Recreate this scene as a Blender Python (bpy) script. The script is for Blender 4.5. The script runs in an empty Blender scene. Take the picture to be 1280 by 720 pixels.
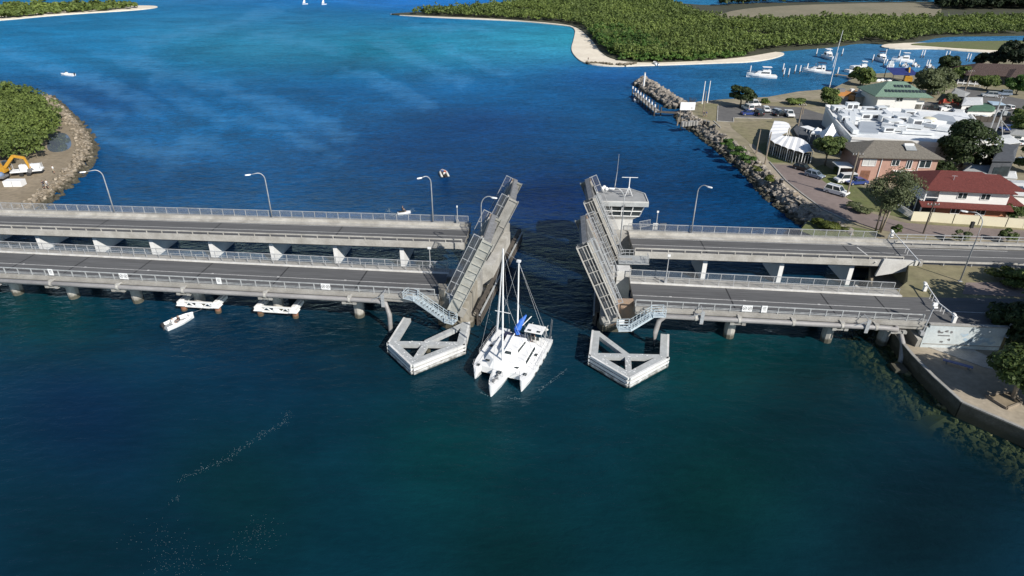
import bpy, math, random
import numpy as np
from mathutils import Vector, Matrix
R = math.radians
PI = math.pi
scene = bpy.context.scene
col = scene.collection
rng = random.Random(7)

# ------------------------------------------------------------------ camera
F_PX, PITCH, ROLL, CAM_H = 800.0, R(28.7), R(0.6), 48.0
_f = Vector((0, math.cos(PITCH), -math.sin(PITCH)))
_x = Vector((1, 0, 0))
_u = _x.cross(_f)
CX = _x * math.cos(ROLL) + _u * math.sin(ROLL)
CU = -_x * math.sin(ROLL) + _u * math.cos(ROLL)
cam_d = bpy.data.cameras.new('camera')
cam_d.sensor_width = 36.0
cam_d.lens = F_PX / 1280 * 36
cam_d.clip_start = 0.5
cam_d.clip_end = 12000
cam = bpy.data.objects.new('camera', cam_d)
col.objects.link(cam)
M = Matrix((CX, CU, -_f)).transposed().to_4x4()
M.translation = (0, 0, CAM_H)
cam.matrix_world = M
scene.camera = cam

# ------------------------------------------------------------------ light
SUN_EL, SUN_AZ = R(36), R(40)          # azimuth measured from straight behind the camera towards the right
to_sun = Vector((math.sin(SUN_AZ) * math.cos(SUN_EL), -math.cos(SUN_AZ) * math.cos(SUN_EL), math.sin(SUN_EL)))
w = bpy.data.worlds.new('World')
scene.world = w
w.use_nodes = True
nt = w.node_tree
nt.nodes.clear()
sky = nt.nodes.new('ShaderNodeTexSky')
sky.sky_type = 'NISHITA'
sky.sun_disc = False
sky.sun_elevation = SUN_EL
sky.sun_rotation = math.atan2(to_sun.x, to_sun.y)
sky.air_density = 1.0
sky.dust_density = 0.25
sky.ozone_density = 3.0
bg = nt.nodes.new('ShaderNodeBackground')
bg.inputs['Strength'].default_value = 0.07
out = nt.nodes.new('ShaderNodeOutputWorld')
nt.links.new(sky.outputs[0], bg.inputs[0])
nt.links.new(bg.outputs[0], out.inputs[0])
sd = bpy.data.lights.new('sun', 'SUN')
sd.energy = 4.6
sd.angle = R(0.5)
sd.color = (1.0, 0.95, 0.87)
so = bpy.data.objects.new('sun', sd)
col.objects.link(so)
so.rotation_euler = to_sun.to_track_quat('Z', 'Y').to_euler()
scene.view_settings.view_transform = 'Standard'
scene.view_settings.look = 'None'
scene.view_settings.exposure = 0.38
scene.view_settings.gamma = 1.0
scene.view_settings.use_curve_mapping = False

# ------------------------------------------------------------------ helpers
def at(px, py, z=0.0):
    """where the sight line through a point of the 1280x720 picture meets the level z"""
    d = _f * F_PX + CX * (px - 640) - CU * (py - 360)
    t = (z - CAM_H) / d.z
    return Vector((0, 0, CAM_H)) + d * t

def tag(o, label=None, cat=None, group=None, kind=None):
    if label: o['label'] = label
    if cat: o['category'] = cat
    if group: o['group'] = group
    if kind: o['kind'] = kind
    return o

def thing(name, label, cat, loc=(0, 0, 0), rz=0.0, group=None):
    o = bpy.data.objects.new(name, None)
    o.empty_display_size = 0.5
    col.objects.link(o)
    o.location = loc
    o.rotation_euler = (0, 0, rz)
    return tag(o, label, cat, group)

def kids(o):
    return [c for c in col.objects if c.parent == o]

KIDS = {}
def copy_tree(o, loc=None, rz=None, label=None, group=None, scale=None):
    def rec(src, par):
        c = src.copy()
        col.objects.link(c)
        if par: c.parent = par
        ks = KIDS.get(src.name, [])
        KIDS[c.name] = [rec(k, c) for k in ks]
        return c
    c = rec(o, None)
    if loc is not None: c.location = loc
    if rz is not None: c.rotation_euler = (0, 0, rz)
    if scale is not None: c.scale = (scale, scale, scale)
    if label: c['label'] = label
    if group: c['group'] = group
    return c

class MB:
    def __init__(s):
        s.v = []; s.f = []; s.m = []
    def add(s, vs, fs, mi=0):
        b = len(s.v)
        s.v.extend([tuple(p) for p in vs])
        for f in fs:
            s.f.append(tuple(i + b for i in f)); s.m.append(mi)
        return s
    def para(s, o, ex, ey, ez, mi=0):
        o, ex, ey, ez = Vector(o), Vector(ex), Vector(ey), Vector(ez)
        if ex.cross(ey).dot(ez) < 0: ex, ey = ey, ex
        vs = [o, o + ex, o + ex + ey, o + ey, o + ez, o + ex + ez, o + ex + ey + ez, o + ey + ez]
        return s.add(vs, [(3, 2, 1, 0), (4, 5, 6, 7), (0, 1, 5, 4), (1, 2, 6, 5), (2, 3, 7, 6), (3, 0, 4, 7)], mi)
    def box(s, c, d, rz=0.0, mi=0, ry=0.0):
        cx, sx = math.cos(rz), math.sin(rz)
        ex = Vector((cx, sx, 0)); ey = Vector((-sx, cx, 0)); ez = Vector((0, 0, 1))
        if ry:
            q = Matrix.Rotation(ry, 3, ey); ex = q @ ex; ez = q @ ez
        ex, ey, ez = ex * d[0], ey * d[1], ez * d[2]
        return s.para(Vector(c) - (ex + ey + ez) / 2, ex, ey, ez, mi)
    def bar(s, p, q, wd, h, mi=0, up=(0, 0, 1)):
        p, q, up = Vector(p), Vector(q), Vector(up)
        d = q - p
        sd = d.cross(up)
        if sd.length < 1e-6: sd = d.cross(Vector((1, 0, 0)))
        sd.normalize(); up2 = sd.cross(d).normalized()
        return s.para(p - sd * wd / 2 - up2 * h / 2, d, sd * wd, up2 * h, mi)
    def tube(s, pts, r, n=8, mi=0, cap=True):
        pts = [Vector(p) for p in pts]
        if not isinstance(r, (list, tuple)): r = [r] * len(pts)
        rings = []
        for i, p in enumerate(pts):
            d = (pts[min(i + 1, len(pts) - 1)] - pts[max(i - 1, 0)]).normalized()
            a = d.cross(Vector((0, 0, 1)))
            if a.length < 1e-3: a = d.cross(Vector((0, 1, 0)))
            a.normalize(); b = d.cross(a)
            rings.append([p + (a * math.cos(t) + b * math.sin(t)) * r[i] for t in [2 * PI * k / n for k in range(n)]])
        vs = [q for rr in rings for q in rr]
        fs = []
        for i in range(len(pts) - 1):
            for k in range(n):
                fs.append((i * n + k, i * n + (k + 1) % n, (i + 1) * n + (k + 1) % n, (i + 1) * n + k))
        if cap:
            fs.append(tuple(range(n))[::-1]); fs.append(tuple((len(pts) - 1) * n + k for k in range(n)))
        return s.add(vs, fs, mi)
    def prism(s, poly, z0, z1, mi=0, side=None, top=None):
        n = len(poly)
        ar = sum(poly[i][0] * poly[(i + 1) % n][1] - poly[(i + 1) % n][0] * poly[i][1] for i in range(n))
        if ar < 0: poly = poly[::-1]
        f0 = z0 if callable(z0) else (lambda x, y: z0)
        f1 = z1 if callable(z1) else (lambda x, y: z1)
        vs = [(p[0], p[1], f0(p[0], p[1])) for p in poly]
        t = top if top else poly
        if ar < 0 and top: t = top[::-1]
        vs += [(p[0], p[1], f1(p[0], p[1])) for p in t]
        s.add(vs, [tuple(range(n, 2 * n)), tuple(range(n))[::-1]], mi)
        return s.add(vs, [(i, (i + 1) % n, n + (i + 1) % n, n + i) for i in range(n)], mi if side is None else side)
    def quad(s, a, b, c, d, mi=0):
        return s.add([a, b, c, d], [(0, 1, 2, 3)], mi)
    def face(s, pts, mi=0):
        return s.add(pts, [tuple(range(len(pts)))], mi)
    def loft(s, rings, mi=0, cap=True, closed=True):
        n = len(rings[0]); vs = [p for r in rings for p in r]; fs = []
        for i in range(len(rings) - 1):
            for k in range(n if closed else n - 1):
                fs.append((i * n + k, i * n + (k + 1) % n, (i + 1) * n + (k + 1) % n, (i + 1) * n + k))
        if cap:
            fs.append(tuple(range(n))[::-1]); fs.append(tuple((len(rings) - 1) * n + k for k in range(n)))
        return s.add(vs, fs, mi)
    def ball(s, c, r, mi=0, n=10, m=6, sq=(1, 1, 1)):
        rings = []
        for i in range(1, m):
            t = PI * i / m
            rings.append([(c[0] + r * sq[0] * math.sin(t) * math.cos(2 * PI * k / n), c[1] + r * sq[1] * math.sin(t) * math.sin(2 * PI * k / n), c[2] - r * sq[2] * math.cos(t)) for k in range(n)])
        return s.loft(rings, mi)
    def build(s, name, mats, parent=None, loc=None, rz=None, smooth=False):
        me = bpy.data.meshes.new(name)
        me.from_pydata(s.v, [], s.f)
        if not isinstance(mats, (list, tuple)): mats = [mats]
        for m in mats: me.materials.append(m)
        if len(mats) > 1:
            me.polygons.foreach_set('material_index', s.m)
        if smooth:
            me.polygons.foreach_set('use_smooth', [True] * len(me.polygons))
        me.update()
        o = bpy.data.objects.new(name, me)
        col.objects.link(o)
        if parent:
            o.parent = parent
            KIDS.setdefault(parent.name, []).append(o)
        if loc is not None: o.location = loc
        if rz is not None: o.rotation_euler = (0, 0, rz)
        return o

def np_mesh(name, verts, nquads, mat, parent=None, attrs=None):
    """quads stored as consecutive groups of four vertices"""
    me = bpy.data.meshes.new(name)
    me.vertices.add(len(verts)); me.vertices.foreach_set('co', verts.astype(np.float32).ravel())
    me.loops.add(nquads * 4); me.polygons.add(nquads)
    me.loops.foreach_set('vertex_index', np.arange(nquads * 4, dtype=np.int32))
    me.polygons.foreach_set('loop_start', np.arange(0, nquads * 4, 4, dtype=np.int32))
    me.polygons.foreach_set('loop_total', np.full(nquads, 4, dtype=np.int32))
    me.update(calc_edges=True)
    me.validate()
    me.materials.append(mat)
    o = bpy.data.objects.new(name, me); col.objects.link(o)
    if parent:
        o.parent = parent
        KIDS.setdefault(parent.name, []).append(o)
    return o

# ------------------------------------------------------------------ materials
def nodes(name):
    m = bpy.data.materials.new(name); m.use_nodes = True
    t = m.node_tree; b = t.nodes['Principled BSDF']
    return m, t, b

def tide_band(t, last, level):
    N, L = t.nodes.new, t.links.new
    g = N('ShaderNodeNewGeometry'); sp = N('ShaderNodeSeparateXYZ'); L(g.outputs['Position'], sp.inputs[0])
    nz = N('ShaderNodeTexNoise'); nz.inputs['Scale'].default_value = 1.6; nz.inputs['Detail'].default_value = 5; L(g.outputs['Position'], nz.inputs['Vector'])
    ad = N('ShaderNodeMath'); ad.operation = 'MULTIPLY_ADD'; ad.inputs[1].default_value = -1.1; L(nz.outputs['Fac'], ad.inputs[0]); L(sp.outputs[2], ad.inputs[2])
    mr = N('ShaderNodeMapRange'); mr.inputs[1].default_value = level - .8; mr.inputs[2].default_value = level - .35; mr.inputs[3].default_value = .88; mr.inputs[4].default_value = 0
    L(ad.outputs[0], mr.inputs[0])
    mx = N('ShaderNodeMix'); mx.data_type = 'RGBA'; mx.inputs[7].default_value = (.045, .042, .025, 1)
    L(mr.outputs[0], mx.inputs[0]); L(last, mx.inputs[6])
    return mx.outputs[2]

def mat(name, c, rough=0.7, var=0.15, scale=1.0, c2=None, metal=0.0, bump=0.0, bscale=None, fine=0.0, spec=None, stretch=None, tide=None):
    """a colour broken up by two sizes of noise; c2 is the colour of its stains"""
    m, t, b = nodes(name)
    N, L = t.nodes.new, t.links.new
    tc = N('ShaderNodeTexCoord')
    src = tc.outputs['Object']
    if stretch:
        mp = N('ShaderNodeMapping'); mp.inputs['Scale'].default_value = stretch
        L(src, mp.inputs['Vector']); src = mp.outputs[0]
    n1 = N('ShaderNodeTexNoise'); n1.inputs['Scale'].default_value = scale; n1.inputs['Detail'].default_value = 6; n1.inputs['Roughness'].default_value = 0.62
    L(src, n1.inputs['Vector'])
    cr = N('ShaderNodeValToRGB')
    cr.color_ramp.elements[0].position = 0.32; cr.color_ramp.elements[1].position = 0.68
    d = c2 if c2 else tuple(x * (1 - var) for x in c)
    l = c if c2 else tuple(min(1, x * (1 + var)) for x in c)
    cr.color_ramp.elements[0].color = (*d, 1); cr.color_ramp.elements[1].color = (*l, 1)
    L(n1.outputs['Fac'], cr.inputs[0])
    last = cr.outputs[0]
    if fine:
        n2 = N('ShaderNodeTexNoise'); n2.inputs['Scale'].default_value = scale * 9; n2.inputs['Detail'].default_value = 3
        L(src, n2.inputs['Vector'])
        mr = N('ShaderNodeMapRange'); mr.inputs[1].default_value = .3; mr.inputs[2].default_value = .7; mr.inputs[3].default_value = 1 - fine; mr.inputs[4].default_value = 1 + fine
        L(n2.outputs['Fac'], mr.inputs[0])
        mx = N('ShaderNodeVectorMath'); mx.operation = 'SCALE'
        L(last, mx.inputs[0]); L(mr.outputs[0], mx.inputs['Scale'])
        last = mx.outputs[0]
    if tide:     # weed and wet growth up to the tide line
        last = tide_band(t, last, tide)
    L(last, b.inputs['Base Color'])
    b.inputs['Roughness'].default_value = rough
    b.inputs['Metallic'].default_value = metal
    if spec is not None: b.inputs['Specular IOR Level'].default_value = spec
    if bump:
        n3 = N('ShaderNodeTexNoise'); n3.inputs['Scale'].default_value = bscale or scale * 6; n3.inputs['Detail'].default_value = 4
        L(src, n3.inputs['Vector'])
        bp = N('ShaderNodeBump'); bp.inputs['Strength'].default_value = bump; bp.inputs['Distance'].default_value = 0.1
        L(n3.outputs['Fac'], bp.inputs['Height']); L(bp.outputs[0], b.inputs['Normal'])
    return m

def leaf_mat(name, dark, mid, light, rough=0.6):
    m, t, b = nodes(name)
    N, L = t.nodes.new, t.links.new
    g = N('ShaderNodeNewGeometry'); tc = N('ShaderNodeTexCoord')
    n1 = N('ShaderNodeTexNoise'); n1.inputs['Scale'].default_value = 0.16; n1.inputs['Detail'].default_value = 5
    L(tc.outputs['Object'], n1.inputs['Vector'])
    ma = N('ShaderNodeMath'); ma.operation = 'MULTIPLY_ADD'; ma.inputs[1].default_value = 0.45
    ms = N('ShaderNodeMapRange'); ms.inputs[1].default_value = .3; ms.inputs[2].default_value = .7; ms.inputs[3].default_value = 0; ms.inputs[4].default_value = .55
    L(n1.outputs['Fac'], ms.inputs[0])
    L(g.outputs['Random Per Island'], ma.inputs[0]); L(ms.outputs[0], ma.inputs[2])
    cr = N('ShaderNodeValToRGB'); e = cr.color_ramp.elements
    e[0].position = 0.1; e[0].color = (*dark, 1); e[1].position = 0.95; e[1].color = (*light, 1)
    k = e.new(0.5); k.color = (*mid, 1)
    L(ma.outputs[0], cr.inputs[0]); L(cr.outputs[0], b.inputs['Base Color'])
    b.inputs['Roughness'].default_value = rough
    b.inputs['Specular IOR Level'].default_value = 0.3
    n2 = N('ShaderNodeTexNoise'); n2.inputs['Scale'].default_value = 0.03; n2.inputs['Detail'].default_value = 6; n2.inputs['Roughness'].default_value = .65
    L(tc.outputs['Object'], n2.inputs['Vector'])
    c2 = N('ShaderNodeValToRGB'); c2.color_ramp.elements[0].position = .36; c2.color_ramp.elements[1].position = .64
    c2.color_ramp.elements[0].color = (.62, .68, .70, 1); c2.color_ramp.elements[1].color = (1.12, 1.16, 1.05, 1)
    L(n2.outputs['Fac'], c2.inputs[0])
    mm = N('ShaderNodeVectorMath'); mm.operation = 'MULTIPLY'
    L(cr.outputs[0], mm.inputs[0]); L(c2.outputs[0], mm.inputs[1]); L(mm.outputs[0], b.inputs['Base Color'])
    tl = N('ShaderNodeBsdfTranslucent'); L(mm.outputs[0], tl.inputs['Color'])
    mx = N('ShaderNodeMixShader'); mx.inputs[0].default_value = .3
    L(b.outputs[0], mx.inputs[1]); L(tl.outputs[0], mx.inputs[2]); L(mx.outputs[0], t.nodes['Material Output'].inputs['Surface'])
    return m

K = {}
K['concrete'] = mat('concrete', (.36, .35, .325), .85, scale=.5, c2=(.24, .23, .21), fine=.12, bump=.15)
K['concrete_pale'] = mat('pale concrete', (.49, .475, .44), .85, scale=.45, c2=(.31, .295, .265), fine=.1, bump=.1)
K['concrete_white'] = mat('white painted concrete', (.62, .62, .60), .8, scale=.4, c2=(.46, .45, .43), fine=.06)
K['concrete_stain'] = mat('weathered pier concrete', (.37, .345, .295), .9, scale=.35, c2=(.19, .17, .135), fine=.16, stretch=(1, 1, .35), tide=1.0)
K['pier'] = mat('bridge pier concrete', (.46, .44, .40), .9, scale=.5, c2=(.28, .265, .235), fine=.12, stretch=(1, 1, .35), tide=.75)
K['asphalt'] = mat('asphalt', (.112, .112, .113), .9, scale=.5, c2=(.076, .076, .078), fine=.2, stretch=(.07, 1.3, 1))
K['asphalt_old'] = mat('worn asphalt', (.13, .125, .12), .9, scale=.12, c2=(.095, .092, .09), fine=.12)
K['asphalt_pink'] = mat('reddish worn street', (.215, .17, .155), .9, scale=.1, c2=(.165, .13, .118), fine=.1)
K['line'] = mat('road paint', (.62, .62, .60), .7, scale=3, c2=(.38, .37, .36))
K['kerb'] = mat('white kerb', (.72, .71, .68), .8, scale=1.2, c2=(.5, .48, .45))
K['galv'] = mat('galvanised steel', (.42, .43, .44), .5, scale=2, var=.2, metal=.25)
K['galv_dark'] = mat('dull steel', (.2, .2, .205), .6, scale=2, var=.25, metal=.2)
K['rail'] = mat('grey rail paint', (.36, .37, .37), .55, scale=2, var=.2)
K['steel_blue'] = mat('pale blue steel', (.46, .53, .57), .55, scale=1.5, var=.15)
K['pipe'] = mat('grey pipe', (.30, .29, .285), .55, scale=.8, c2=(.21, .2, .195), fine=.1, stretch=(.3, 1, 1))
K['white'] = mat('white paint', (.78, .78, .77), .45, scale=1.2, var=.04)
K['gelcoat'] = mat('white gelcoat', (.80, .80, .79), .22, scale=.8, var=.03)
K['plank'] = mat('weathered white planks', (.72, .72, .705), .7, scale=.9, c2=(.5, .5, .485), fine=.08, stretch=(.4, .4, 2), tide=.55)
K['fender_top'] = mat('grey fender deck', (.42, .44, .445), .85, scale=1.3, c2=(.32, .33, .33), fine=.12)
K['rust'] = mat('rusty steel', (.26, .12, .07), .9, scale=1.2, c2=(.13, .06, .04), fine=.2, tide=.5)
K['rust_strip'] = mat('rust streaked plate', (.36, .23, .15), .9, scale=1.1, c2=(.24, .20, .16), fine=.2)
K['timber'] = mat('old dark timber', (.10, .085, .07), .9, scale=1.2, c2=(.055, .047, .04), fine=.2, stretch=(1, 1, .2))
K['timber_pale'] = mat('weathered timber', (.30, .25, .19), .9, scale=1.2, c2=(.2, .165, .125), fine=.15)
K['dark'] = mat('dark opening', (.02, .02, .022), .8, var=.2)
K['glass'] = mat('dark window glass', (.03, .04, .045), .08, var=.3, scale=.7)
K['black'] = mat('black rubber', (.02, .02, .02), .7, var=.2)
K['girder'] = mat('grey girder paint', (.30, .30, .27), .6, scale=.7, c2=(.22, .215, .19), fine=.1)
K['girder_pale'] = mat('pale girder paint', (.43, .43, .395), .6, scale=.8, c2=(.27, .265, .235), fine=.08)
K['panel'] = mat('grey steel panel', (.34, .36, .37), .5, scale=.9, c2=(.27, .285, .29))
K['deckplate'] = mat('steel deck grating', (.13, .13, .13), .7, scale=1.0, c2=(.09, .09, .09), fine=.15)
K['sand'] = mat('pale sand', (.74, .67, .55), .95, scale=.06, c2=(.62, .55, .44), fine=.08)
K['dirt'] = mat('sandy dirt', (.27, .22, .155), .95, scale=.12, c2=(.20, .16, .105), fine=.18)
K['path'] = mat('gravel path', (.36, .31, .24), .95, scale=.2, c2=(.28, .24, .18), fine=.12)
K['canvas'] = mat('white canvas', (.78, .78, .78), .6, scale=.4, var=.05)
K['red_tile'] = None
# ------------------------------------------------------------------ more materials
K['lawn'] = mat('dry lawn', (.17, .16, .08), .95, scale=.09, c2=(.225, .19, .12), fine=.2)
K['lawn_green'] = mat('green lawn', (.10, .125, .035), .95, scale=.2, c2=(.13, .13, .055), fine=.25)
K['ground'] = mat('town ground', (.29, .245, .18), .95, scale=.06, c2=(.18, .165, .095), fine=.2)
K['marsh'] = mat('marsh floor', (.05, .055, .028), .95, scale=.1, c2=(.035, .035, .02), fine=.2)
K['field'] = mat('brown field', (.22, .19, .13), .95, scale=.03, c2=(.17, .155, .10), fine=.1)
K['rock'] = None
LF = {
    'mangrove': leaf_mat('mangrove leaves', (.055, .082, .021), (.155, .20, .052), (.25, .30, .088)),
    'shrub': leaf_mat('bright shrub leaves', (.05, .095, .022), (.085, .16, .034), (.14, .22, .05)),
    'fig': leaf_mat('dark fig leaves', (.020, .032, .011), (.048, .072, .022), (.12, .145, .055)),
    'gum': leaf_mat('gum leaves', (.07, .085, .04), (.15, .168, .08), (.25, .265, .14)),
    'frangi': leaf_mat('pale leaves', (.05, .08, .02), (.13, .17, .05), (.28, .30, .12)),
    'pine': leaf_mat('pine needles', (.010, .018, .010), (.022, .036, .016), (.05, .07, .03)),
    'tuft': leaf_mat('yellow green tufts', (.07, .085, .02), (.13, .15, .03), (.2, .21, .06)),
    'fan': leaf_mat('fan leaves', (.04, .065, .016), (.095, .13, .034), (.18, .22, .07)),
}
K['bark'] = mat('grey bark', (.20, .165, .125), .95, scale=1.5, c2=(.12, .1, .075), fine=.2, stretch=(1, 1, .25))
K['bark_pale'] = mat('pale bark', (.36, .30, .23), .95, scale=1.2, c2=(.2, .16, .12), fine=.15, stretch=(1, 1, .25))
K['trunk_dark'] = mat('dark bark', (.08, .065, .05), .95, scale=1.5, var=.3)

def rock_mat(name, a, b_, c_):
    m, t, b = nodes(name); N, L = t.nodes.new, t.links.new
    g = N('ShaderNodeNewGeometry'); tc = N('ShaderNodeTexCoord')
    n = N('ShaderNodeTexNoise'); n.inputs['Scale'].default_value = 2.5; n.inputs['Detail'].default_value = 5
    L(tc.outputs['Object'], n.inputs['Vector'])
    ma = N('ShaderNodeMath'); ma.operation = 'MULTIPLY_ADD'; ma.inputs[1].default_value = .7
    mr = N('ShaderNodeMath'); mr.operation = 'MULTIPLY'; mr.inputs[1].default_value = .35
    L(n.outputs['Fac'], mr.inputs[0]); L(g.outputs['Random Per Island'], ma.inputs[0]); L(mr.outputs[0], ma.inputs[2])
    cr = N('ShaderNodeValToRGB'); e = cr.color_ramp.elements
    e[0].color = (*a, 1); e[1].color = (*c_, 1); k = e.new(.5); k.color = (*b_, 1)
    L(ma.outputs[0], cr.inputs[0]); L(tide_band(t, cr.outputs[0], .95) if 'armour' in name else cr.outputs[0], b.inputs['Base Color'])
    b.inputs['Roughness'].default_value = .9
    return m
K['rock'] = rock_mat('grey armour rock', (.10, .09, .075), (.24, .21, .175), (.40, .36, .31))
K['rock_tan'] = rock_mat('tan armour rock', (.085, .07, .05), (.22, .18, .13), (.42, .36, .28))
K['rock_moss'] = rock_mat('mossy seabed rock', (.07, .065, .026), (.125, .115, .048), (.21, .19, .10))

# ------------------------------------------------------------------ water
def s2l(c):
    return tuple(((x / 255) / 12.92 if x / 255 <= .04045 else ((x / 255 + .055) / 1.055) ** 2.4) for x in c)

def axis(a, b, c, d, h, g):
    """even steps h between b and c, growing outwards to a and d"""
    xs = list(np.arange(b, c + h, h)); s = h
    while xs[-1] < d: s *= g; xs.append(xs[-1] + s)
    s = h; lo = [b]
    while lo[-1] > a: s *= g; lo.append(lo[-1] - s)
    return np.array(lo[::-1][:-1] + xs)

WATER_ANCHORS = [   # where in the channel, and the base colour fitted to the water's look there
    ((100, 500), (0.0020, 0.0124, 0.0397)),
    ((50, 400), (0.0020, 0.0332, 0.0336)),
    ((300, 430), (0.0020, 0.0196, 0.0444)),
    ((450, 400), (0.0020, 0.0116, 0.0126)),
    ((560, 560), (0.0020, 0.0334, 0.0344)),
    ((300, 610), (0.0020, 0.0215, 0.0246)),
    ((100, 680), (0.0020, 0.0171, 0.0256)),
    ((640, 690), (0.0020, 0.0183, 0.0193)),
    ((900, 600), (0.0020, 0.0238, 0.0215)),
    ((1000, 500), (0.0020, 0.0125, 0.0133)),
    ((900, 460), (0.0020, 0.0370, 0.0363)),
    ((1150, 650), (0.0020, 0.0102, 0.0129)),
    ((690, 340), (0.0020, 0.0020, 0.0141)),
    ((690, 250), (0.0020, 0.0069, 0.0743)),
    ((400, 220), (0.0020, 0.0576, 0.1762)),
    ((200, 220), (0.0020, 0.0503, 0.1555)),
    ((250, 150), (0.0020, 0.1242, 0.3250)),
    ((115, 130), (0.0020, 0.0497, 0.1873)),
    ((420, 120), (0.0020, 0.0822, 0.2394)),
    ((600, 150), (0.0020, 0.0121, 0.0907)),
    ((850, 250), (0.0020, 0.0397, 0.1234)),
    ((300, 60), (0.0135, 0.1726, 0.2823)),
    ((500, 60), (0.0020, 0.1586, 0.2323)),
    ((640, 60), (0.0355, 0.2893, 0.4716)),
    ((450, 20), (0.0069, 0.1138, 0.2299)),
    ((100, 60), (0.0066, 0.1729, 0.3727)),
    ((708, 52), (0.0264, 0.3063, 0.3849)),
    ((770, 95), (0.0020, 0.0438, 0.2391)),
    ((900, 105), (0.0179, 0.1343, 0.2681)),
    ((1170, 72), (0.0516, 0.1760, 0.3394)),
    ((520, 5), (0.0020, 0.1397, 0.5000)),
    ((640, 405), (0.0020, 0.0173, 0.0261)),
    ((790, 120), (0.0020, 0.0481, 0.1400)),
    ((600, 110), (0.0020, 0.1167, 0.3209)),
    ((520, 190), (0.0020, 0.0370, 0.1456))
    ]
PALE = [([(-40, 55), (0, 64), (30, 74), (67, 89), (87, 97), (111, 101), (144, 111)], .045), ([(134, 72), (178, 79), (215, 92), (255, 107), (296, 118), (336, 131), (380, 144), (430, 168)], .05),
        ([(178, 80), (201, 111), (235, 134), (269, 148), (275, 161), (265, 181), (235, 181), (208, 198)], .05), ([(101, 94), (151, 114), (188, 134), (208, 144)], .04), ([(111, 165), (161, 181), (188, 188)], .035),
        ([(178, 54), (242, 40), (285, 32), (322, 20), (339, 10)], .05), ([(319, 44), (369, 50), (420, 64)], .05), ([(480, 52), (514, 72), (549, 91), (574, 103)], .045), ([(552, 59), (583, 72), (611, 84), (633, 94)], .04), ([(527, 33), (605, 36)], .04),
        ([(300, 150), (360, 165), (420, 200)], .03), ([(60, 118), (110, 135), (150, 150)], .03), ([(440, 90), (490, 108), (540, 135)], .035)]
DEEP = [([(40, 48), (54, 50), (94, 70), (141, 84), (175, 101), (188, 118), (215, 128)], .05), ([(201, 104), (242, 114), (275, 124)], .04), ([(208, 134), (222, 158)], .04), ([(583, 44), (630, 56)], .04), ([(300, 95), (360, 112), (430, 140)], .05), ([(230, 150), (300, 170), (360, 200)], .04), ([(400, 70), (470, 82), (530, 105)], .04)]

def warp(X, Y):
    return 4 * X / np.maximum(Y, 8), np.log(np.maximum(Y, 8)) * 1.1

def seg_dist(u, v, pts):
    d = np.full(u.shape, 9.0)
    for (a, b) in zip(pts[:-1], pts[1:]):
        ax, ay = a; bx, by = b
        t = np.clip(((u - ax) * (bx - ax) + (v - ay) * (by - ay)) / ((bx - ax) ** 2 + (by - ay) ** 2 + 1e-9), 0, 1)
        d = np.minimum(d, np.hypot(u - ax - t * (bx - ax), v - ay - t * (by - ay)))
    return d

SHORE_PX = [(1400, 640), (1330, 575), (1280, 545), (1200, 510), (1165, 478), (1135, 450), (1115, 425), (1100, 400), (1090, 370)]
SHORE = [at(*p, 0) for p in SHORE_PX]

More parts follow.
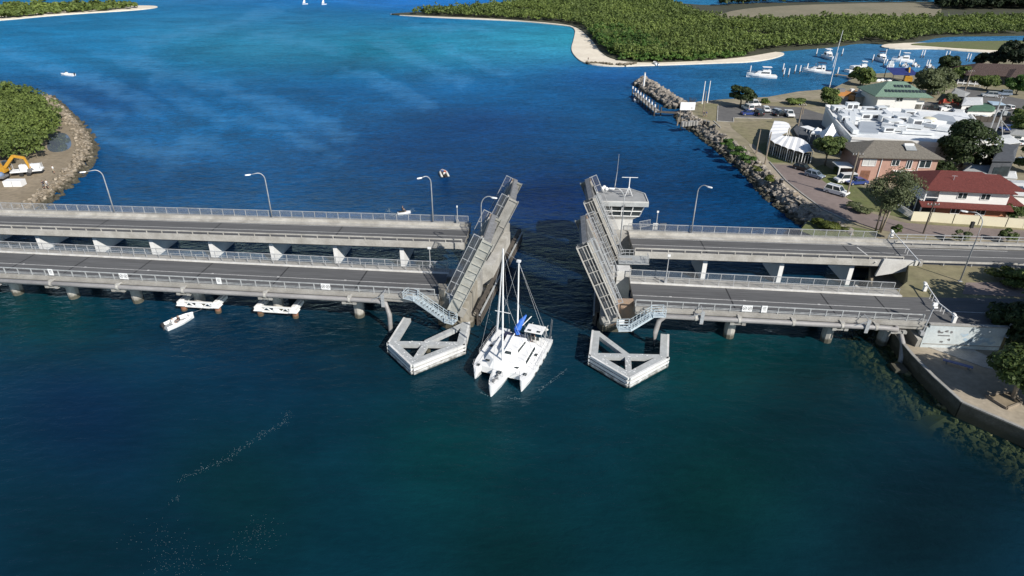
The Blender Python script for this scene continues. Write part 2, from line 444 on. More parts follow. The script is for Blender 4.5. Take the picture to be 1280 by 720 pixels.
def make_water():
    xs = axis(-6000, -210, 260, 6000, 1.7, 1.07)
    ys = axis(-300, 22, 320, 9000, 1.5, 1.03)
    X, Y = np.meshgrid(xs, ys)
    u, v = warp(X, Y)
    num = np.zeros(X.shape + (3,)); den = np.zeros(X.shape)
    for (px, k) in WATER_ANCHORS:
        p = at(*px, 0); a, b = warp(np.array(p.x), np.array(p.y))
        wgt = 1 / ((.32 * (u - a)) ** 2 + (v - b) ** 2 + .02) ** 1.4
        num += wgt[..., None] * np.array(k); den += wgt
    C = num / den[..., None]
    st = np.zeros(X.shape)
    u0, v0 = u, v
    u = u0 + .035 * np.sin(v0 * 31 + 3 * np.sin(u0 * 9)) + .02 * np.sin(u0 * 37 + v0 * 53)
    v = v0 + .02 * np.sin(u0 * 23 + 2 * np.sin(v0 * 17)) + .012 * np.sin(u0 * 61 - v0 * 41)
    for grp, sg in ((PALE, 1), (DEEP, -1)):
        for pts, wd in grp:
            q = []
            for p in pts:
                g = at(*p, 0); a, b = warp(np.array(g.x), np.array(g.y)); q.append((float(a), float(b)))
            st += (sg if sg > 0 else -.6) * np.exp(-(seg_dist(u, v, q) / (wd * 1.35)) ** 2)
    dsh = np.full(X.shape, 999.0)
    dsh = seg_dist(X, Y, [(p.x, p.y) for p in SHORE]) if True else dsh
    dsh = np.where(dsh > 8.9, 8.9, dsh)
    clear = np.clip(1 - dsh / 8.8, 0, 1)
    d2 = np.full(X.shape, 0.0)
    me = bpy.data.meshes.new('water')
    ny, nx = X.shape
    V = np.stack([X, Y, np.zeros_like(X)], -1).reshape(-1, 3)
    idx = np.arange(ny * nx).reshape(ny, nx)
    Q = np.stack([idx[:-1, :-1], idx[:-1, 1:], idx[1:, 1:], idx[1:, :-1]], -1).reshape(-1, 4)
    me.vertices.add(len(V)); me.vertices.foreach_set('co', V.astype(np.float32).ravel())
    me.loops.add(Q.size); me.polygons.add(len(Q))
    me.loops.foreach_set('vertex_index', Q.astype(np.int32).ravel())
    me.polygons.foreach_set('loop_start', np.arange(0, Q.size, 4, dtype=np.int32))
    me.polygons.foreach_set('loop_total', np.full(len(Q), 4, dtype=np.int32))
    me.update(calc_edges=True)
    a = me.attributes.new('hue', 'FLOAT_COLOR', 'POINT')
    a.data.foreach_set('color', np.concatenate([C.reshape(-1, 3), np.ones((len(V), 1))], 1).astype(np.float32).ravel())
    a = me.attributes.new('slick', 'FLOAT', 'POINT'); a.data.foreach_set('value', st.astype(np.float32).ravel())
    a = me.attributes.new('shallow', 'FLOAT', 'POINT'); a.data.foreach_set('value', clear.astype(np.float32).ravel())
    m, t, b = nodes('channel water'); N, L = t.nodes.new, t.links.new
    def attr(n):
        k = N('ShaderNodeAttribute'); k.attribute_name = n; return k
    tc = N('ShaderNodeTexCoord')
    def noise(scale, detail, stretch, rough=.55, dist=0.0, rot=0.0):
        mp = N('ShaderNodeMapping'); mp.inputs['Scale'].default_value = stretch; mp.inputs['Rotation'].default_value = (0, 0, rot)
        L(tc.outputs['Object'], mp.inputs['Vector'])
        n = N('ShaderNodeTexNoise'); n.inputs['Scale'].default_value = scale; n.inputs['Detail'].default_value = detail
        n.inputs['Roughness'].default_value = rough; n.inputs['Distortion'].default_value = dist
        L(mp.outputs[0], n.inputs['Vector']); return n.outputs['Fac']
    def math2(op, x, y, z=None):
        k = N('ShaderNodeMath'); k.operation = op
        for i, q in enumerate((x, y, z)):
            if q is None: continue
            if isinstance(q, (int, float)): k.inputs[i].default_value = q
            else: L(q, k.inputs[i])
        return k.outputs[0]
    def remap(x, a0, a1, b0, b1):
        k = N('ShaderNodeMapRange'); L(x, k.inputs[0])
        for i, q in enumerate((a0, a1, b0, b1)): k.inputs[i + 1].default_value = q
        return k.outputs[0]
    g = N('ShaderNodeSeparateXYZ'); L(tc.outputs['Object'], g.inputs[0])
    far = remap(g.outputs[1], 60, 150, .16, 1.0)
    # slicks, wind patches and painted ripple contrast, broken up by noise
    big = noise(.02, 6, (1, 1.6, 1), .65, 1.2, R(-35))
    mid = noise(.12, 5, (.5, 1.6, 1), .65, .6, R(-25))
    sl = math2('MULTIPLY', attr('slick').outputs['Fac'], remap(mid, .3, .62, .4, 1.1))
    ripple_tone = noise(1.0, 5, (.5, 1.5, 1), .72, .5, R(8))  # light and dark of the ripples, painted into the water colour
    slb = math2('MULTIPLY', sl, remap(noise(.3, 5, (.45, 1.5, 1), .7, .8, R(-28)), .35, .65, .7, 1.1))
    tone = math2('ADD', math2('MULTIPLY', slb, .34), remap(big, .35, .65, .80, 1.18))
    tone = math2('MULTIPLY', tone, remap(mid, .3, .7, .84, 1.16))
    tone = math2('MULTIPLY', tone, math2('ADD', 1.0, math2('MULTIPLY', far, remap(ripple_tone, .32, .68, -.5, .55))))
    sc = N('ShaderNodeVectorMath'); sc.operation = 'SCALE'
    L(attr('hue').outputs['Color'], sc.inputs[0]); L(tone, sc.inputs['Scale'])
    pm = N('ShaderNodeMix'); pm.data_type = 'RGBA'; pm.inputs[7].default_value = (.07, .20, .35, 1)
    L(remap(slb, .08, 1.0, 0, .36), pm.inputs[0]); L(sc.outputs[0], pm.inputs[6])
    L(pm.outputs[2], b.inputs['Base Color'])
    b.inputs['Specular IOR Level'].default_value = 0
    b.inputs['Roughness'].default_value = 1
    b.inputs['IOR'].default_value = 1.33
    # ripples
    r1 = noise(.75, 5, (.72, 1.3, 1), .65, .5, R(10))
    r2 = noise(.2, 4, (.6, 1.3, 1), .55, .6, R(-14))
    r3 = noise(1.8, 3, (.6, 1.2, 1), .6, .2, R(4))
    wind = remap(noise(.012, 3, (1, 1, 1), .5, .8), .35, .65, .45, 1.0)
    h = math2('ADD', math2('ADD', math2('MULTIPLY', r1, .55), math2('MULTIPLY', r2, .9)), math2('MULTIPLY', r3, .13))
    h = math2('MULTIPLY', math2('MULTIPLY', h, wind), far)
    bp = N('ShaderNodeBump'); bp.inputs['Strength'].default_value = .85; bp.inputs['Distance'].default_value = 2.0
    L(h, bp.inputs['Height']); L(bp.outputs[0], b.inputs['Normal'])
    gl = N('ShaderNodeBsdfGlossy'); gl.inputs['Color'].default_value = (.62, .82, .96, 1)
    L(remap(g.outputs[1], 90, 240, .07, .3), gl.inputs['Roughness']); L(bp.outputs[0], gl.inputs['Normal'])
    fr_ = N('ShaderNodeFresnel'); fr_.inputs['IOR'].default_value = 1.33; L(bp.outputs[0], fr_.inputs['Normal'])
    ms = N('ShaderNodeMixShader'); L(math2('MULTIPLY', fr_.outputs[0], remap(g.outputs[1], 70, 130, .95, .36)), ms.inputs[0])
    L(b.outputs[0], ms.inputs[1]); L(gl.outputs[0], ms.inputs[2])
    # over the shallows beside the sea wall the bottom shows through
    o = t.nodes['Material Output']
    tr = N('ShaderNodeBsdfTransparent'); tr.inputs[0].default_value = (.72, .84, .76, 1)
    mx = N('ShaderNodeMixShader')
    L(math2('MULTIPLY', math2('POWER', attr('shallow').outputs['Fac'], .8), .9), mx.inputs[0]); L(ms.outputs[0], mx.inputs[1]); L(tr.outputs[0], mx.inputs[2])
    L(mx.outputs[0], o.inputs['Surface'])
    me.materials.append(m)
    ob = bpy.data.objects.new('water', me); col.objects.link(ob)
    tag(ob, kind='structure')
make_water()

# ------------------------------------------------------------------ land
def land(name, pts, z, m, depth=3.0, kind='structure', soft=2):
    b = MB()
    P2 = [(p[0], p[1]) for p in pts]
    for _ in range(soft):
        P2 = [q for i in range(len(P2)) for q in ((P2[i][0] * .75 + P2[(i + 1) % len(P2)][0] * .25, P2[i][1] * .75 + P2[(i + 1) % len(P2)][1] * .25), (P2[i][0] * .25 + P2[(i + 1) % len(P2)][0] * .75, P2[i][1] * .25 + P2[(i + 1) % len(P2)][1] * .75))]
    pts = P2; b.prism([(p[0], p[1]) for p in pts], z - depth, z)
    return tag(b.build(name, m), kind=kind)
def px(pts, z):
    return [at(p[0], p[1], z) for p in pts]

FAR_R = (19.6, 88.4)
# mangrove island across the channel
land('island_ground', px([(484, 17.5), (520, 19), (570, 21), (620, 23), (650, 25), (700, 29), (722, 33), (741, 50), (750, 64), (765, 74), (800, 78), (870, 76), (930, 71), (958, 66), (985, 61.5), (1042, 58), (1075, 52), (1112, 55), (1150, 51), (1180, 44), (1240, 44), (1330, 42), (1600, 40), (1600, 1), (1330, 1), (930, 3), (890, 7), (850, 4), (800, -1), (690, -1), (640, 5), (590, 11), (500, 16)], .7), .7, K['marsh'])
land('sand_spit', px([(478, 17), (520, 20.2), (570, 22.6), (620, 24.6), (655, 26.4), (700, 31), (720, 34), (717, 50), (713, 62), (722, 74), (735, 80), (765, 82.5), (800, 81.5), (850, 80), (895, 78.3), (940, 77), (968, 72.5), (985, 66), (960, 64), (930, 69), (870, 74), (800, 75), (768, 70), (756, 60), (744, 48), (728, 32), (700, 27), (620, 21), (520, 17)], .45), .45, K['sand'], 2)
land('mud_bank', px([(1098, 58), (1120, 61), (1170, 60), (1200, 63), (1260, 66), (1330, 66), (1330, 56), (1250, 56), (1200, 54), (1160, 53), (1110, 54)], .5), .5, K['sand'], 2)
land('grass_flat', px([(1130, 55), (1160, 57), (1200, 60), (1262, 63), (1330, 62), (1330, 50), (1240, 51), (1180, 52)], .75), .75, K['lawn_green'], 2)
land('brown_field', px([(880, 24), (900, 27), (960, 26), (1060, 24), (1175, 25), (1178, 3), (1060, 4), (930, 9)], .95), .95, K['field'], 2)
# low island at the far left
land('low_island_ground', px([(-200, 36), (0, 25), (60, 19), (120, 15), (170, 12), (193, 9.5), (199, 7.5), (180, 6.5), (100, 8), (0, 9), (-200, 9)], .6), .6, K['sand'], 2)
# near left shore
land('left_shore_ground', px([(-80, 118), (0, 114), (40, 114), (66, 124), (92, 150), (104, 170), (110, 186), (100, 208), (80, 226), (55, 246), (30, 264), (10, 290), (-30, 300), (-150, 300), (-150, 118)], .9), .9, K['dirt'], 2.5)
pool_m, _t, _b = nodes('tidal pool water'); _b.inputs['Base Color'].default_value = (.10, .12, .15, 1); _b.inputs['Roughness'].default_value = .05
land('tidal_pool', px([(58, 178), (66, 168), (80, 165), (88, 172), (90, 184), (78, 190), (60, 190)], .92), .92, pool_m, .3)
# town shore
MAIN = [ (852, 133), (872, 127), (905, 124), (960, 121), (1000, 114), (1040, 111), (1062, 100), (1085, 92), (1130, 91), (1165, 88.5), (1205, 83), (1250, 71), (1300, 66), (1700, 60), (1700, 300), (1500, 330)]
WL = px([(1048, 311), (1020, 294), (985, 268), (960, 248), (936, 221), (906, 194), (876, 171), (852, 155), (845, 144)], 0)
def offset(L_, k):
    res = []
    for i, p in enumerate(L_):
        d = (L_[min(i + 1, len(L_) - 1)] - L_[max(i - 1, 0)]).normalized(); res.append(p + Vector((d.y, -d.x, 0)) * k)
    return res
land('town_ground', offset(WL, 2.7) + px(MAIN, 2.3) + [Vector((150, 88, 0)), Vector((57, 96, 0))], 2.3, K['ground'], 4, soft=0)
# foreshore in front of the approach wall
FORE = px([(1280, 545), (1200, 510), (1165, 478), (1138, 450), (1118, 425), (1103, 400), (1092, 372), (1088, 345)], 1.2)
land('foreshore_ground', FORE + [Vector((60, 96.5, 0)), Vector((150, 97, 0)), Vector((160, 30, 0)), at(1420, 625, 1.2)], 1.2, K['path'], 3.5, soft=0)
# seabed of the shallows beside the sea wall
b = MB()
n = len(SHORE)
offs = [0, 3, 6, 9]
dz = [-.02, -.45, -1.1, -2.3]
rows = []
for o_, z_ in zip(offs, dz):
    row = []
    for i, p in enumerate(SHORE):
        d = (SHORE[min(i + 1, n - 1)] - SHORE[max(i - 1, 0)]).normalized()
        nn = Vector((-d.y, d.x, 0))
        if nn.x > 0: nn = -nn
        q = p + nn * (o_ - .8) + Vector((0, 0, z_)); row.append(q)
    rows.append(row)
for r_ in range(3):
    for i in range(n - 1):
        b.quad(rows[r_][i], rows[r_][i + 1], rows[r_ + 1][i + 1], rows[r_ + 1][i])
tag(b.build('seabed', K['rock_moss']), kind='structure')

# ------------------------------------------------------------------ armour rocks
def rock_template():
    vs = []
    for ax in range(3):
        for s in (-1, 1):
            for i in range(2):
                for j in range(2):
                    q = []
                    for (a_, b_) in ((i, j), (i + 1, j), (i + 1, j + 1), (i, j + 1)):
                        p = [0, 0, 0]; p[ax] = s; p[(ax + 1) % 3] = a_ - 1; p[(ax + 2) % 3] = b_ - 1; q.append(p)
                    vs += q if s > 0 else q[::-1]
    v = np.array(vs, float)
    return v * (.35 + .65 / np.linalg.norm(v, axis=1, keepdims=True))
RT = rock_template()
def rocks(name, places, m, seed, kind='stuff'):
    r = np.random.RandomState(seed); out_ = []
    for (p, s) in places:
        k = r.uniform(.7, 1.3, 3) * s
        h = (np.sin(RT @ np.array([12.98, 78.2, 37.7]) * 3.1 + r.rand() * 50) * 43758.5) % 1
        v = RT * (1 + (h[:, None] - .5) * .5) * k
        a = r.uniform(0, 2 * PI); q = r.uniform(-.5, .5)
        ca, sa, cq, sq = math.cos(a), math.sin(a), math.cos(q), math.sin(q)
        Rm = np.array([[ca, -sa, 0], [sa, ca, 0], [0, 0, 1]]) @ np.array([[1, 0, 0], [0, cq, -sq], [0, sq, cq]])
        out_.append(v @ Rm.T + np.array(p))
    V = np.concatenate(out_)
    return tag(np_mesh(name, V, len(V) // 4, m), kind=kind)
def along(pts, step, width, zf, smin, smax, seed):
    """scatter places in a band along a line; zf gives the height for an offset across it"""
    r = random.Random(seed); res = []
    for a, b_ in zip(pts[:-1], pts[1:]):
        L_ = (b_ - a).length; d = (b_ - a) / L_; nn = Vector((-d.y, d.x, 0))
        for k in range(int(L_ * width / step)):
            t = r.uniform(0, L_); o_ = r.uniform(-1, 1)
            q = a + d * t + nn * o_ * width / 2
            res.append(((q.x, q.y, zf(o_) + r.uniform(-.2, .2)), r.uniform(smin, smax)))
    return res
tag(rocks('rock_wall', along(px([(58, 120), (84, 145), (103, 166), (110, 184), (102, 206), (84, 224), (60, 243), (36, 260), (18, 276)], .6), .5, 4.6, lambda o_: .95 - .9 * max(0, o_) - .25 * abs(o_), .2, .6, 1), K['rock_tan'], 2))
tag(rocks('rock_revetment', along(offset(WL, 1.2), .26, 3.8, lambda o_: 1.0 - 1.35 * o_, .25, .7, 3), K['rock'], 4))
tag(rocks('rock_breakwater', along(px([(803, 102.5), (815, 110), (832, 121.5), (850, 133)], .8), .5, 6.5, lambda o_: 2.0 - 2.0 * abs(o_), .5, 1.15, 5), K['rock'], 6))
tag(rocks('rock_groyne', along(px([(733, 79), (752, 79.5), (776, 82), (795, 80)], .3), .9, 3.0, lambda o_: .5 - .3 * abs(o_), .35, .8, 7), K['rock_tan'], 8))
pts_ = []
r_ = random.Random(11)
for i in range(2600):
    k = r_.uniform(0, n - 1.001); a_ = int(k); f_ = k - a_
    p = SHORE[a_].lerp(SHORE[a_ + 1], f_)
    d = (SHORE[a_ + 1] - SHORE[a_]).normalized(); nn = Vector((-d.y, d.x, 0))
    if nn.x > 0: nn = -nn
    o_ = abs(r_.gauss(0, 3.6)) + .2
    q = p + nn * o_
    pts_.append(((q.x, q.y, -.12 - o_ * .16), r_.choice((.12, .16, .2, .28, .4)) * r_.uniform(.8, 1.2)))
rocks('seabed_rocks', pts_, K['rock_moss'], 12)
# ------------------------------------------------------------------ foliage
def inside(X, Y, poly):
    c = np.zeros(X.shape, bool); n_ = len(poly)
    for i in range(n_):
        x1, y1 = poly[i][0], poly[i][1]; x2, y2 = poly[(i + 1) % n_][0], poly[(i + 1) % n_][1]
        if y1 == y2: continue
        k = ((y1 > Y) != (y2 > Y)) & (X < (x2 - x1) * (Y - y1) / (y2 - y1) + x1)
        c ^= k
    return c

def leaf_quads(P, Nrm, size, r, droop=0.0):
    """one leaf-sized quad at each point, facing roughly along Nrm"""
    n_ = len(P)
    Nn = Nrm + r.normal(0, .42, (n_, 3)); Nn[:, 2] += .25
    Nn /= np.linalg.norm(Nn, axis=1, keepdims=True) + 1e-9
    T = np.cross(Nn, r.normal(0, 1, (n_, 3))); T /= np.linalg.norm(T, axis=1, keepdims=True) + 1e-9
    B = np.cross(Nn, T)
    s = (size * r.uniform(.6, 1.4, n_))[:, None]
    a, b_ = T * s, B * s * r.uniform(.5, .9, n_)[:, None]
    k = r.uniform(.2, .6, (n_, 1))
    V = np.stack([P - a, P - b_ * .9 + a * (k - .4), P + a, P + b_ + a * (.3 - k)], 1)
    return V.reshape(-1, 3)

def crown_points(r, n_, rx, ry, rz, lumps, fill=.28, low=-.75):
    """points on a crown made of many overlapping lumps, with gaps between them"""
    cs = []
    for i in range(lumps):
        d = r.normal(0, 1, 3); d /= np.linalg.norm(d) + 1e-9
        d[2] = max(d[2], low + r.uniform(0, .2))
        q = d * r.uniform(.45, .82)
        cs.append((q, r.uniform(.26, .44)))
    which = r.randint(0, lumps, n_)
    C_ = np.array([c[0] for c in cs])[which]; Rr = np.array([c[1] for c in cs])[which]
    d = r.normal(0, 1, (n_, 3)); d[:, 2] = np.abs(d[:, 2]) * .9 - .25 * r.rand(n_)
    d /= np.linalg.norm(d, axis=1, keepdims=True) + 1e-9
    rad = 1 - fill * r.rand(n_) ** 2
    P = (C_ + d * (Rr * rad)[:, None]) * np.array([rx, ry, rz])
    return P, d

def wood(name, poly, spacing, hr, rr, nleaf, ls, z, m, seed, gapf=None, kind='stuff', parent=None):
    r = np.random.RandomState(seed)
    pl = [(p[0], p[1]) for p in poly]
    x0, x1 = min(p[0] for p in pl), max(p[0] for p in pl); y0, y1 = min(p[1] for p in pl), max(p[1] for p in pl)
    gx, gy = np.meshgrid(np.arange(x0, x1, spacing), np.arange(y0, y1, spacing))
    gx = gx + r.uniform(-.5, .5, gx.shape) * spacing; gy = gy + r.uniform(-.5, .5, gy.shape) * spacing
    k = inside(gx, gy, pl) & ((np.abs(gx / np.maximum(gy, 1)) < .86))
    if gapf is not None: k &= gapf(gx, gy)
    X, Y = gx[k], gy[k]
    out_ = []
    for x, y in zip(X, Y):
        R_ = r.uniform(*rr) * (1 if r.rand() > .12 else 1.25); H = r.uniform(*hr) * (1 if r.rand() > .1 else 1.3) * (1 if r.rand() > .15 else .7)
        f_ = min(1.0, (240.0 / max(y, 1)) ** 1.1)
        n_ = max(26, int(nleaf * f_ * (R_ / rr[1]) ** 2))
        P, d = crown_points(r, n_, R_, R_, H * .5, 7, .3, -.6)
        P = P + np.array([x, y, z + H * .55])
        out_.append(leaf_quads(P, d, ls / math.sqrt(f_), r))
    V = np.concatenate(out_)
    return tag(np_mesh(name, V, len(V) // 4, m, parent), kind=kind)

wood('mangrove_wood', px([(500, 17), (570, 20), (650, 24), (700, 27), (728, 33), (745, 49), (757, 61), (768, 71), (800, 76), (870, 74.5), (928, 69.5), (955, 62), (985, 60), (1040, 57), (1076, 51), (1112, 53), (1150, 50), (1180, 43.5), (1330, 42), (1420, 40), (1420, 22), (1172, 26), (1060, 26), (960, 28), (905, 28), (880, 22), (860, 14), (830, 3), (760, 0), (690, 0), (640, 6), (590, 12)], .8),
     3.0, (3.2, 5.8), (1.4, 2.9), 210, .36, .7, LF['mangrove'], 21, lambda X, Y: (np.sin(X * .031 + 1.3 * np.sin(Y * .017)) * np.sin(Y * .027 + 1.7 * np.sin(X * .021)) + .35 * np.sin(X * .13 + Y * .09)) < .93)
wood('far_wood', px([(1170, 12), (1420, 12), (1420, 2), (1174, 2.5)], .8), 5.0, (8, 12), (3, 4.4), 300, .9, .8, LF['pine'], 22)
wood('distant_wood', px([(900, 9), (930, 5), (1060, 1.5), (1172, 1), (1172, -2), (1060, -2), (905, 2)], .8), 6.0, (6, 8), (3.5, 4.6), 260, .9, .8, LF['fig'], 23)
wood('low_island_wood', px([(-120, 30), (0, 24), (60, 18), (120, 14), (160, 11), (176, 9), (120, 9), (0, 10.5), (-120, 12)], .7), 4.6, (3.2, 5.2), (2.5, 3.8), 230, .7, .6, LF['mangrove'], 24)
wood('left_mangrove_wood', px([(-140, 130), (0, 122), (30, 122), (52, 133), (69, 151), (78, 166), (60, 182), (52, 202), (20, 206), (-140, 206)], .9), 2.5, (4.6, 6.2), (1.6, 2.6), 420, .25, .8, LF['mangrove'], 25)
wood('beach_scrub', px([(760, 66), (775, 74), (800, 77), (880, 75.5), (932, 70), (930, 66), (870, 69), (800, 66)], .7), 2.6, (1.8, 3.2), (1.5, 2.2), 150, .4, .6, LF['shrub'], 26)
wood('point_scrub', px([(738, 44), (752, 60), (770, 70), (800, 71), (830, 66), (800, 50), (770, 40)], .7), 3.0, (4.0, 5.6), (1.9, 2.8), 230, .38, .8, LF['shrub'], 27)

def tree(name, label, cat, base, h, rx, ry, rz, crown_z, m, bark, nleaf, ls, lumps=22, trunk_r=.28, forks=5, group=None, seed=1, lean=(0, 0), trunks=1, fill=.3):
    r = np.random.RandomState(seed)
    t = thing(name, label, cat, base, r.uniform(0, 6.28) if trunks == 1 and not any(lean) else 0, group)
    b = MB()
    for k in range(trunks):
        a0 = 2 * PI * k / max(1, trunks) + .7
        o_ = Vector((math.cos(a0), math.sin(a0), 0)) * (.5 if trunks > 1 else 0)
        top = Vector((lean[0], lean[1], crown_z - rz * .25)) + o_ * 2.2
        b.tube([o_ + Vector((0, 0, -.4)), o_.lerp(top, .5) + Vector((r.normal(0, .12), r.normal(0, .12), 0)), top], [trunk_r, trunk_r * .78, trunk_r * .5], 8)
        for j in range(forks):
            a1 = 2 * PI * j / forks + r.uniform(-.4, .4)
            s = o_.lerp(top, r.uniform(.45, .95))
            e = Vector((lean[0] + rx * .62 * math.cos(a1), lean[1] + ry * .62 * math.sin(a1), crown_z + rz * r.uniform(-.2, .45)))
            md = s.lerp(e, .5) + Vector((0, 0, .12 * h * r.uniform(-.3, .8)))
            b.tube([s, md, e], [trunk_r * .42, trunk_r * .3, trunk_r * .12], 6)
    b.build('trunk', bark, t, smooth=True)
    P, d = crown_points(r, nleaf, rx, ry, rz, lumps, fill)
    P = P + np.array([lean[0], lean[1], crown_z])
    V = leaf_quads(P, d, ls, r)
    np_mesh('crown', V, len(V) // 4, m, t)
    return t

def bush(name, label, base, rx, ry, h, m, nleaf, ls, seed, cat='shrub', group=None, lumps=9):
    r = np.random.RandomState(seed)
    t = thing(name, label, cat, base, 0, group)
    b = MB()
    for k in range(4):
        a = k * 1.57 + .4
        b.tube([(0, 0, -.2), (rx * .4 * math.cos(a), ry * .4 * math.sin(a), h * .55)], [.05, .02], 5)
    b.build('stem', K['bark'], t)
    P, d = crown_points(r, nleaf, rx, ry, h * .55, lumps, .35, -.6)
    P = P + np.array([0, 0, h * .5])
    V = leaf_quads(P, d, ls, r)
    np_mesh('foliage', V, len(V) // 4, m, t)
    return t
# ------------------------------------------------------------------ the four fixed road spans
class Fr:
    """a span's own axes: s along it (to the right), v across it (away from the water in front), z above water"""
    def __init__(s, p, ang, z0, slope):
        s.o = Vector((p.x, p.y, 0)); s.a = R(ang); s.z0 = z0; s.k = slope
        s.d = Vector((math.cos(s.a), math.sin(s.a), 0)); s.w = Vector((-math.sin(s.a), math.cos(s.a), 0))
    def z(s, x): return s.z0 + s.k * x
    def W(s, x, v, z): return s.o + s.d * x + s.w * v + Vector((0, 0, z))
    def loc(s, p): q = Vector((p.x, p.y, 0)) - s.o; return q.dot(s.d), q.dot(s.w)

NL = Fr(at(445, 367.5, 4.75), -5.9, 4.75, .011)
NR = Fr(at(797, 386, 4.9), -3.6, 4.9, -.012)
FL = Fr(at(540, 305.2, 5.05), -4.2, 5.05, .0105)
FR = Fr(at(800, 317.5, 5.1), -1.7, 5.1, -.011)

def strip(b, f, s0, s1, v0, v1, dz0, dz1, mi=0):
    """a beam following the deck's slope between two heights above the deck"""
    za, zb = f.z(s0), f.z(s1)
    vs = [(s0, v0, za + dz0), (s1, v0, zb + dz0), (s1, v1, zb + dz0), (s0, v1, za + dz0), (s0, v0, za + dz1), (s1, v0, zb + dz1), (s1, v1, zb + dz1), (s0, v1, za + dz1)]
    return b.add(vs, [(3, 2, 1, 0), (4, 5, 6, 7), (0, 1, 5, 4), (1, 2, 6, 5), (2, 3, 7, 6), (3, 0, 4, 7)], mi)

def fence(b, f, s0, s1, v, h, post, base=0.0, balus=0.0, pr=.05, mids=(), top=.07, bal_w=.022, skip=()):
    strip(b, f, s0, s1, v - top / 2, v + top / 2, base + h - top, base + h)
    for m_ in mids: strip(b, f, s0, s1, v - .025, v + .025, base + m_ - .025, base + m_ + .025)
    n_ = int(round((s1 - s0) / post))
    for i in range(n_ + 1):
        s = s0 + (s1 - s0) * i / n_
        b.box((s, v, f.z(s) + base + h / 2 - .02), (pr * 2, pr * 2, h - .05))
    if balus:
        n_ = int((s1 - s0) / balus)
        for i in range(n_):
            s = s0 + (s1 - s0) * (i + .5) / n_
            b.box((s, v, f.z(s) + base + h * .52), (bal_w, bal_w, h * .9))

def sheet(b, f, s0, s1, v0, v1, dz):
    n_ = max(1, int((s1 - s0) / 12))
    for i in range(n_):
        a, c = s0 + (s1 - s0) * i / n_, s0 + (s1 - s0) * (i + 1) / n_
        b.quad((a, v0, f.z(a) + dz), (c, v0, f.z(c) + dz), (c, v1, f.z(c) + dz), (a, v1, f.z(a) + dz))

def near_span(name, f, s0, s1, label, piers, wide):
    t = thing(name, label, 'bridge', f.o, f.a)
    b = MB(); strip(b, f, s0, s1, 0, wide, -.32, 0)
    for v in (1.3, 3.3, 5.3, 7.3): strip(b, f, s0, s1, v - .25, v + .25, -1.05, -.321)
    b.build('deck', K['concrete'], t)
    b = MB(); sheet(b, f, s0, s1, .42, 7.1, .012); b.build('road_surface', K['asphalt'], t)
    b = MB(); sheet(b, f, s0, s1 - .5, 3.62, 3.74, .018)
    for i in range(int((s1 - s0) / 10)): sheet(b, f, s0 + 5 + i * 10, s0 + 5.35 + i * 10, 3.56, 3.86, .03)
    b.build('lane_line', K['line'], t)
    for (s, cap) in piers:
        b = MB(); b.quad((s - .09, .42, f.z(s) + .016), (s + .09, .42, f.z(s) + .016), (s + .09, 7.1, f.z(s) + .016), (s - .09, 7.1, f.z(s) + .016)); b.build('expansion_joint', K['black'], t)
    b = MB(); strip(b, f, s0, s1, 7.1, 7.36, .002, .2); b.build('kerb', K['kerb'], t)
    b = MB(); strip(b, f, s0, s1, 7.362, wide - .03, .002, .17); b.build('footway', K['concrete'], t)
    b = MB(); strip(b, f, s0, s1, .02, .4, .003, .24); b.build('kerb', K['concrete'], t)
    b = MB(); fence(b, f, s0, s1 - .6, .2, 1.05, 2.1, .24, 0, .055, (.42,), .12); strip(b, f, s0, s1, .16, .24, .42, .50); b.build('railing', K['rail'], t)
    b = MB(); fence(b, f, s0, s1 - .4, wide - .12, 1.15, 1.9, .17, .14, .04, (.12,), .08, .02); b.build('railing', K['galv'], t)
    # second rail between footway and road
    b = MB(); fence(b, f, s0, s1 - .4, 7.5, .95, 2.05, .17, 0, .035, (), .05); b.build('footway_rail', K['galv'], t)
    b = MB(); strip(b, f, s0, s1, -.4, -.003, -.22, -.08); strip(b, f, s0, s1, -.2, -.02, -.75, -.201)
    b.build('edge_beam', K['concrete'], t)
    for (s, cap) in piers:
        zt = f.z(s) - 1.06
        b = MB()
        b.para((s - .5, .6, zt - .75), (1.0, 0, 0), (0, wide - 1.0, 0), (0, 0, .74))
        for v in (1.95, 6.4):
            b.prism([(s + .72 * math.cos(a) * 1.0, v + .8 * math.sin(a)) for a in [2 * PI * k / 10 + .3 for k in range(10)]], -3, zt - .751)
        b.build('pier', K['pier'], t)
        if cap:
            b = MB(); b.box((s - .85, -.95, zt + .22), (.5, .5, .36)); b.box((s + .65, -.95, zt + .22), (.5, .5, .36)); b.box((s - .1, -.95, zt + .15), (1.3, .3, .2)); b.box((s - .1, .3, zt + .1), (.3, 2.6, .22))
            b.build('bracket', K['concrete'], t)
    return t

near_left = near_span('road_span', NL, -78, 11.6, 'front left road deck with white kerb stripe and short round piers under it',
                      [(-62.6, 1), (-53.7, 1), (-44.6, 1), (-34.4, 1), (-24.6, 1), (-12.6, 1), (-.6, 1)], 8.6)
near_right = near_span('road_span', NR, -.3, 37.4, 'front right road deck ending at the painted abutment wall',
                       [(13.1, 1), (26.2, 1), (33.6, 1)], 9.1)

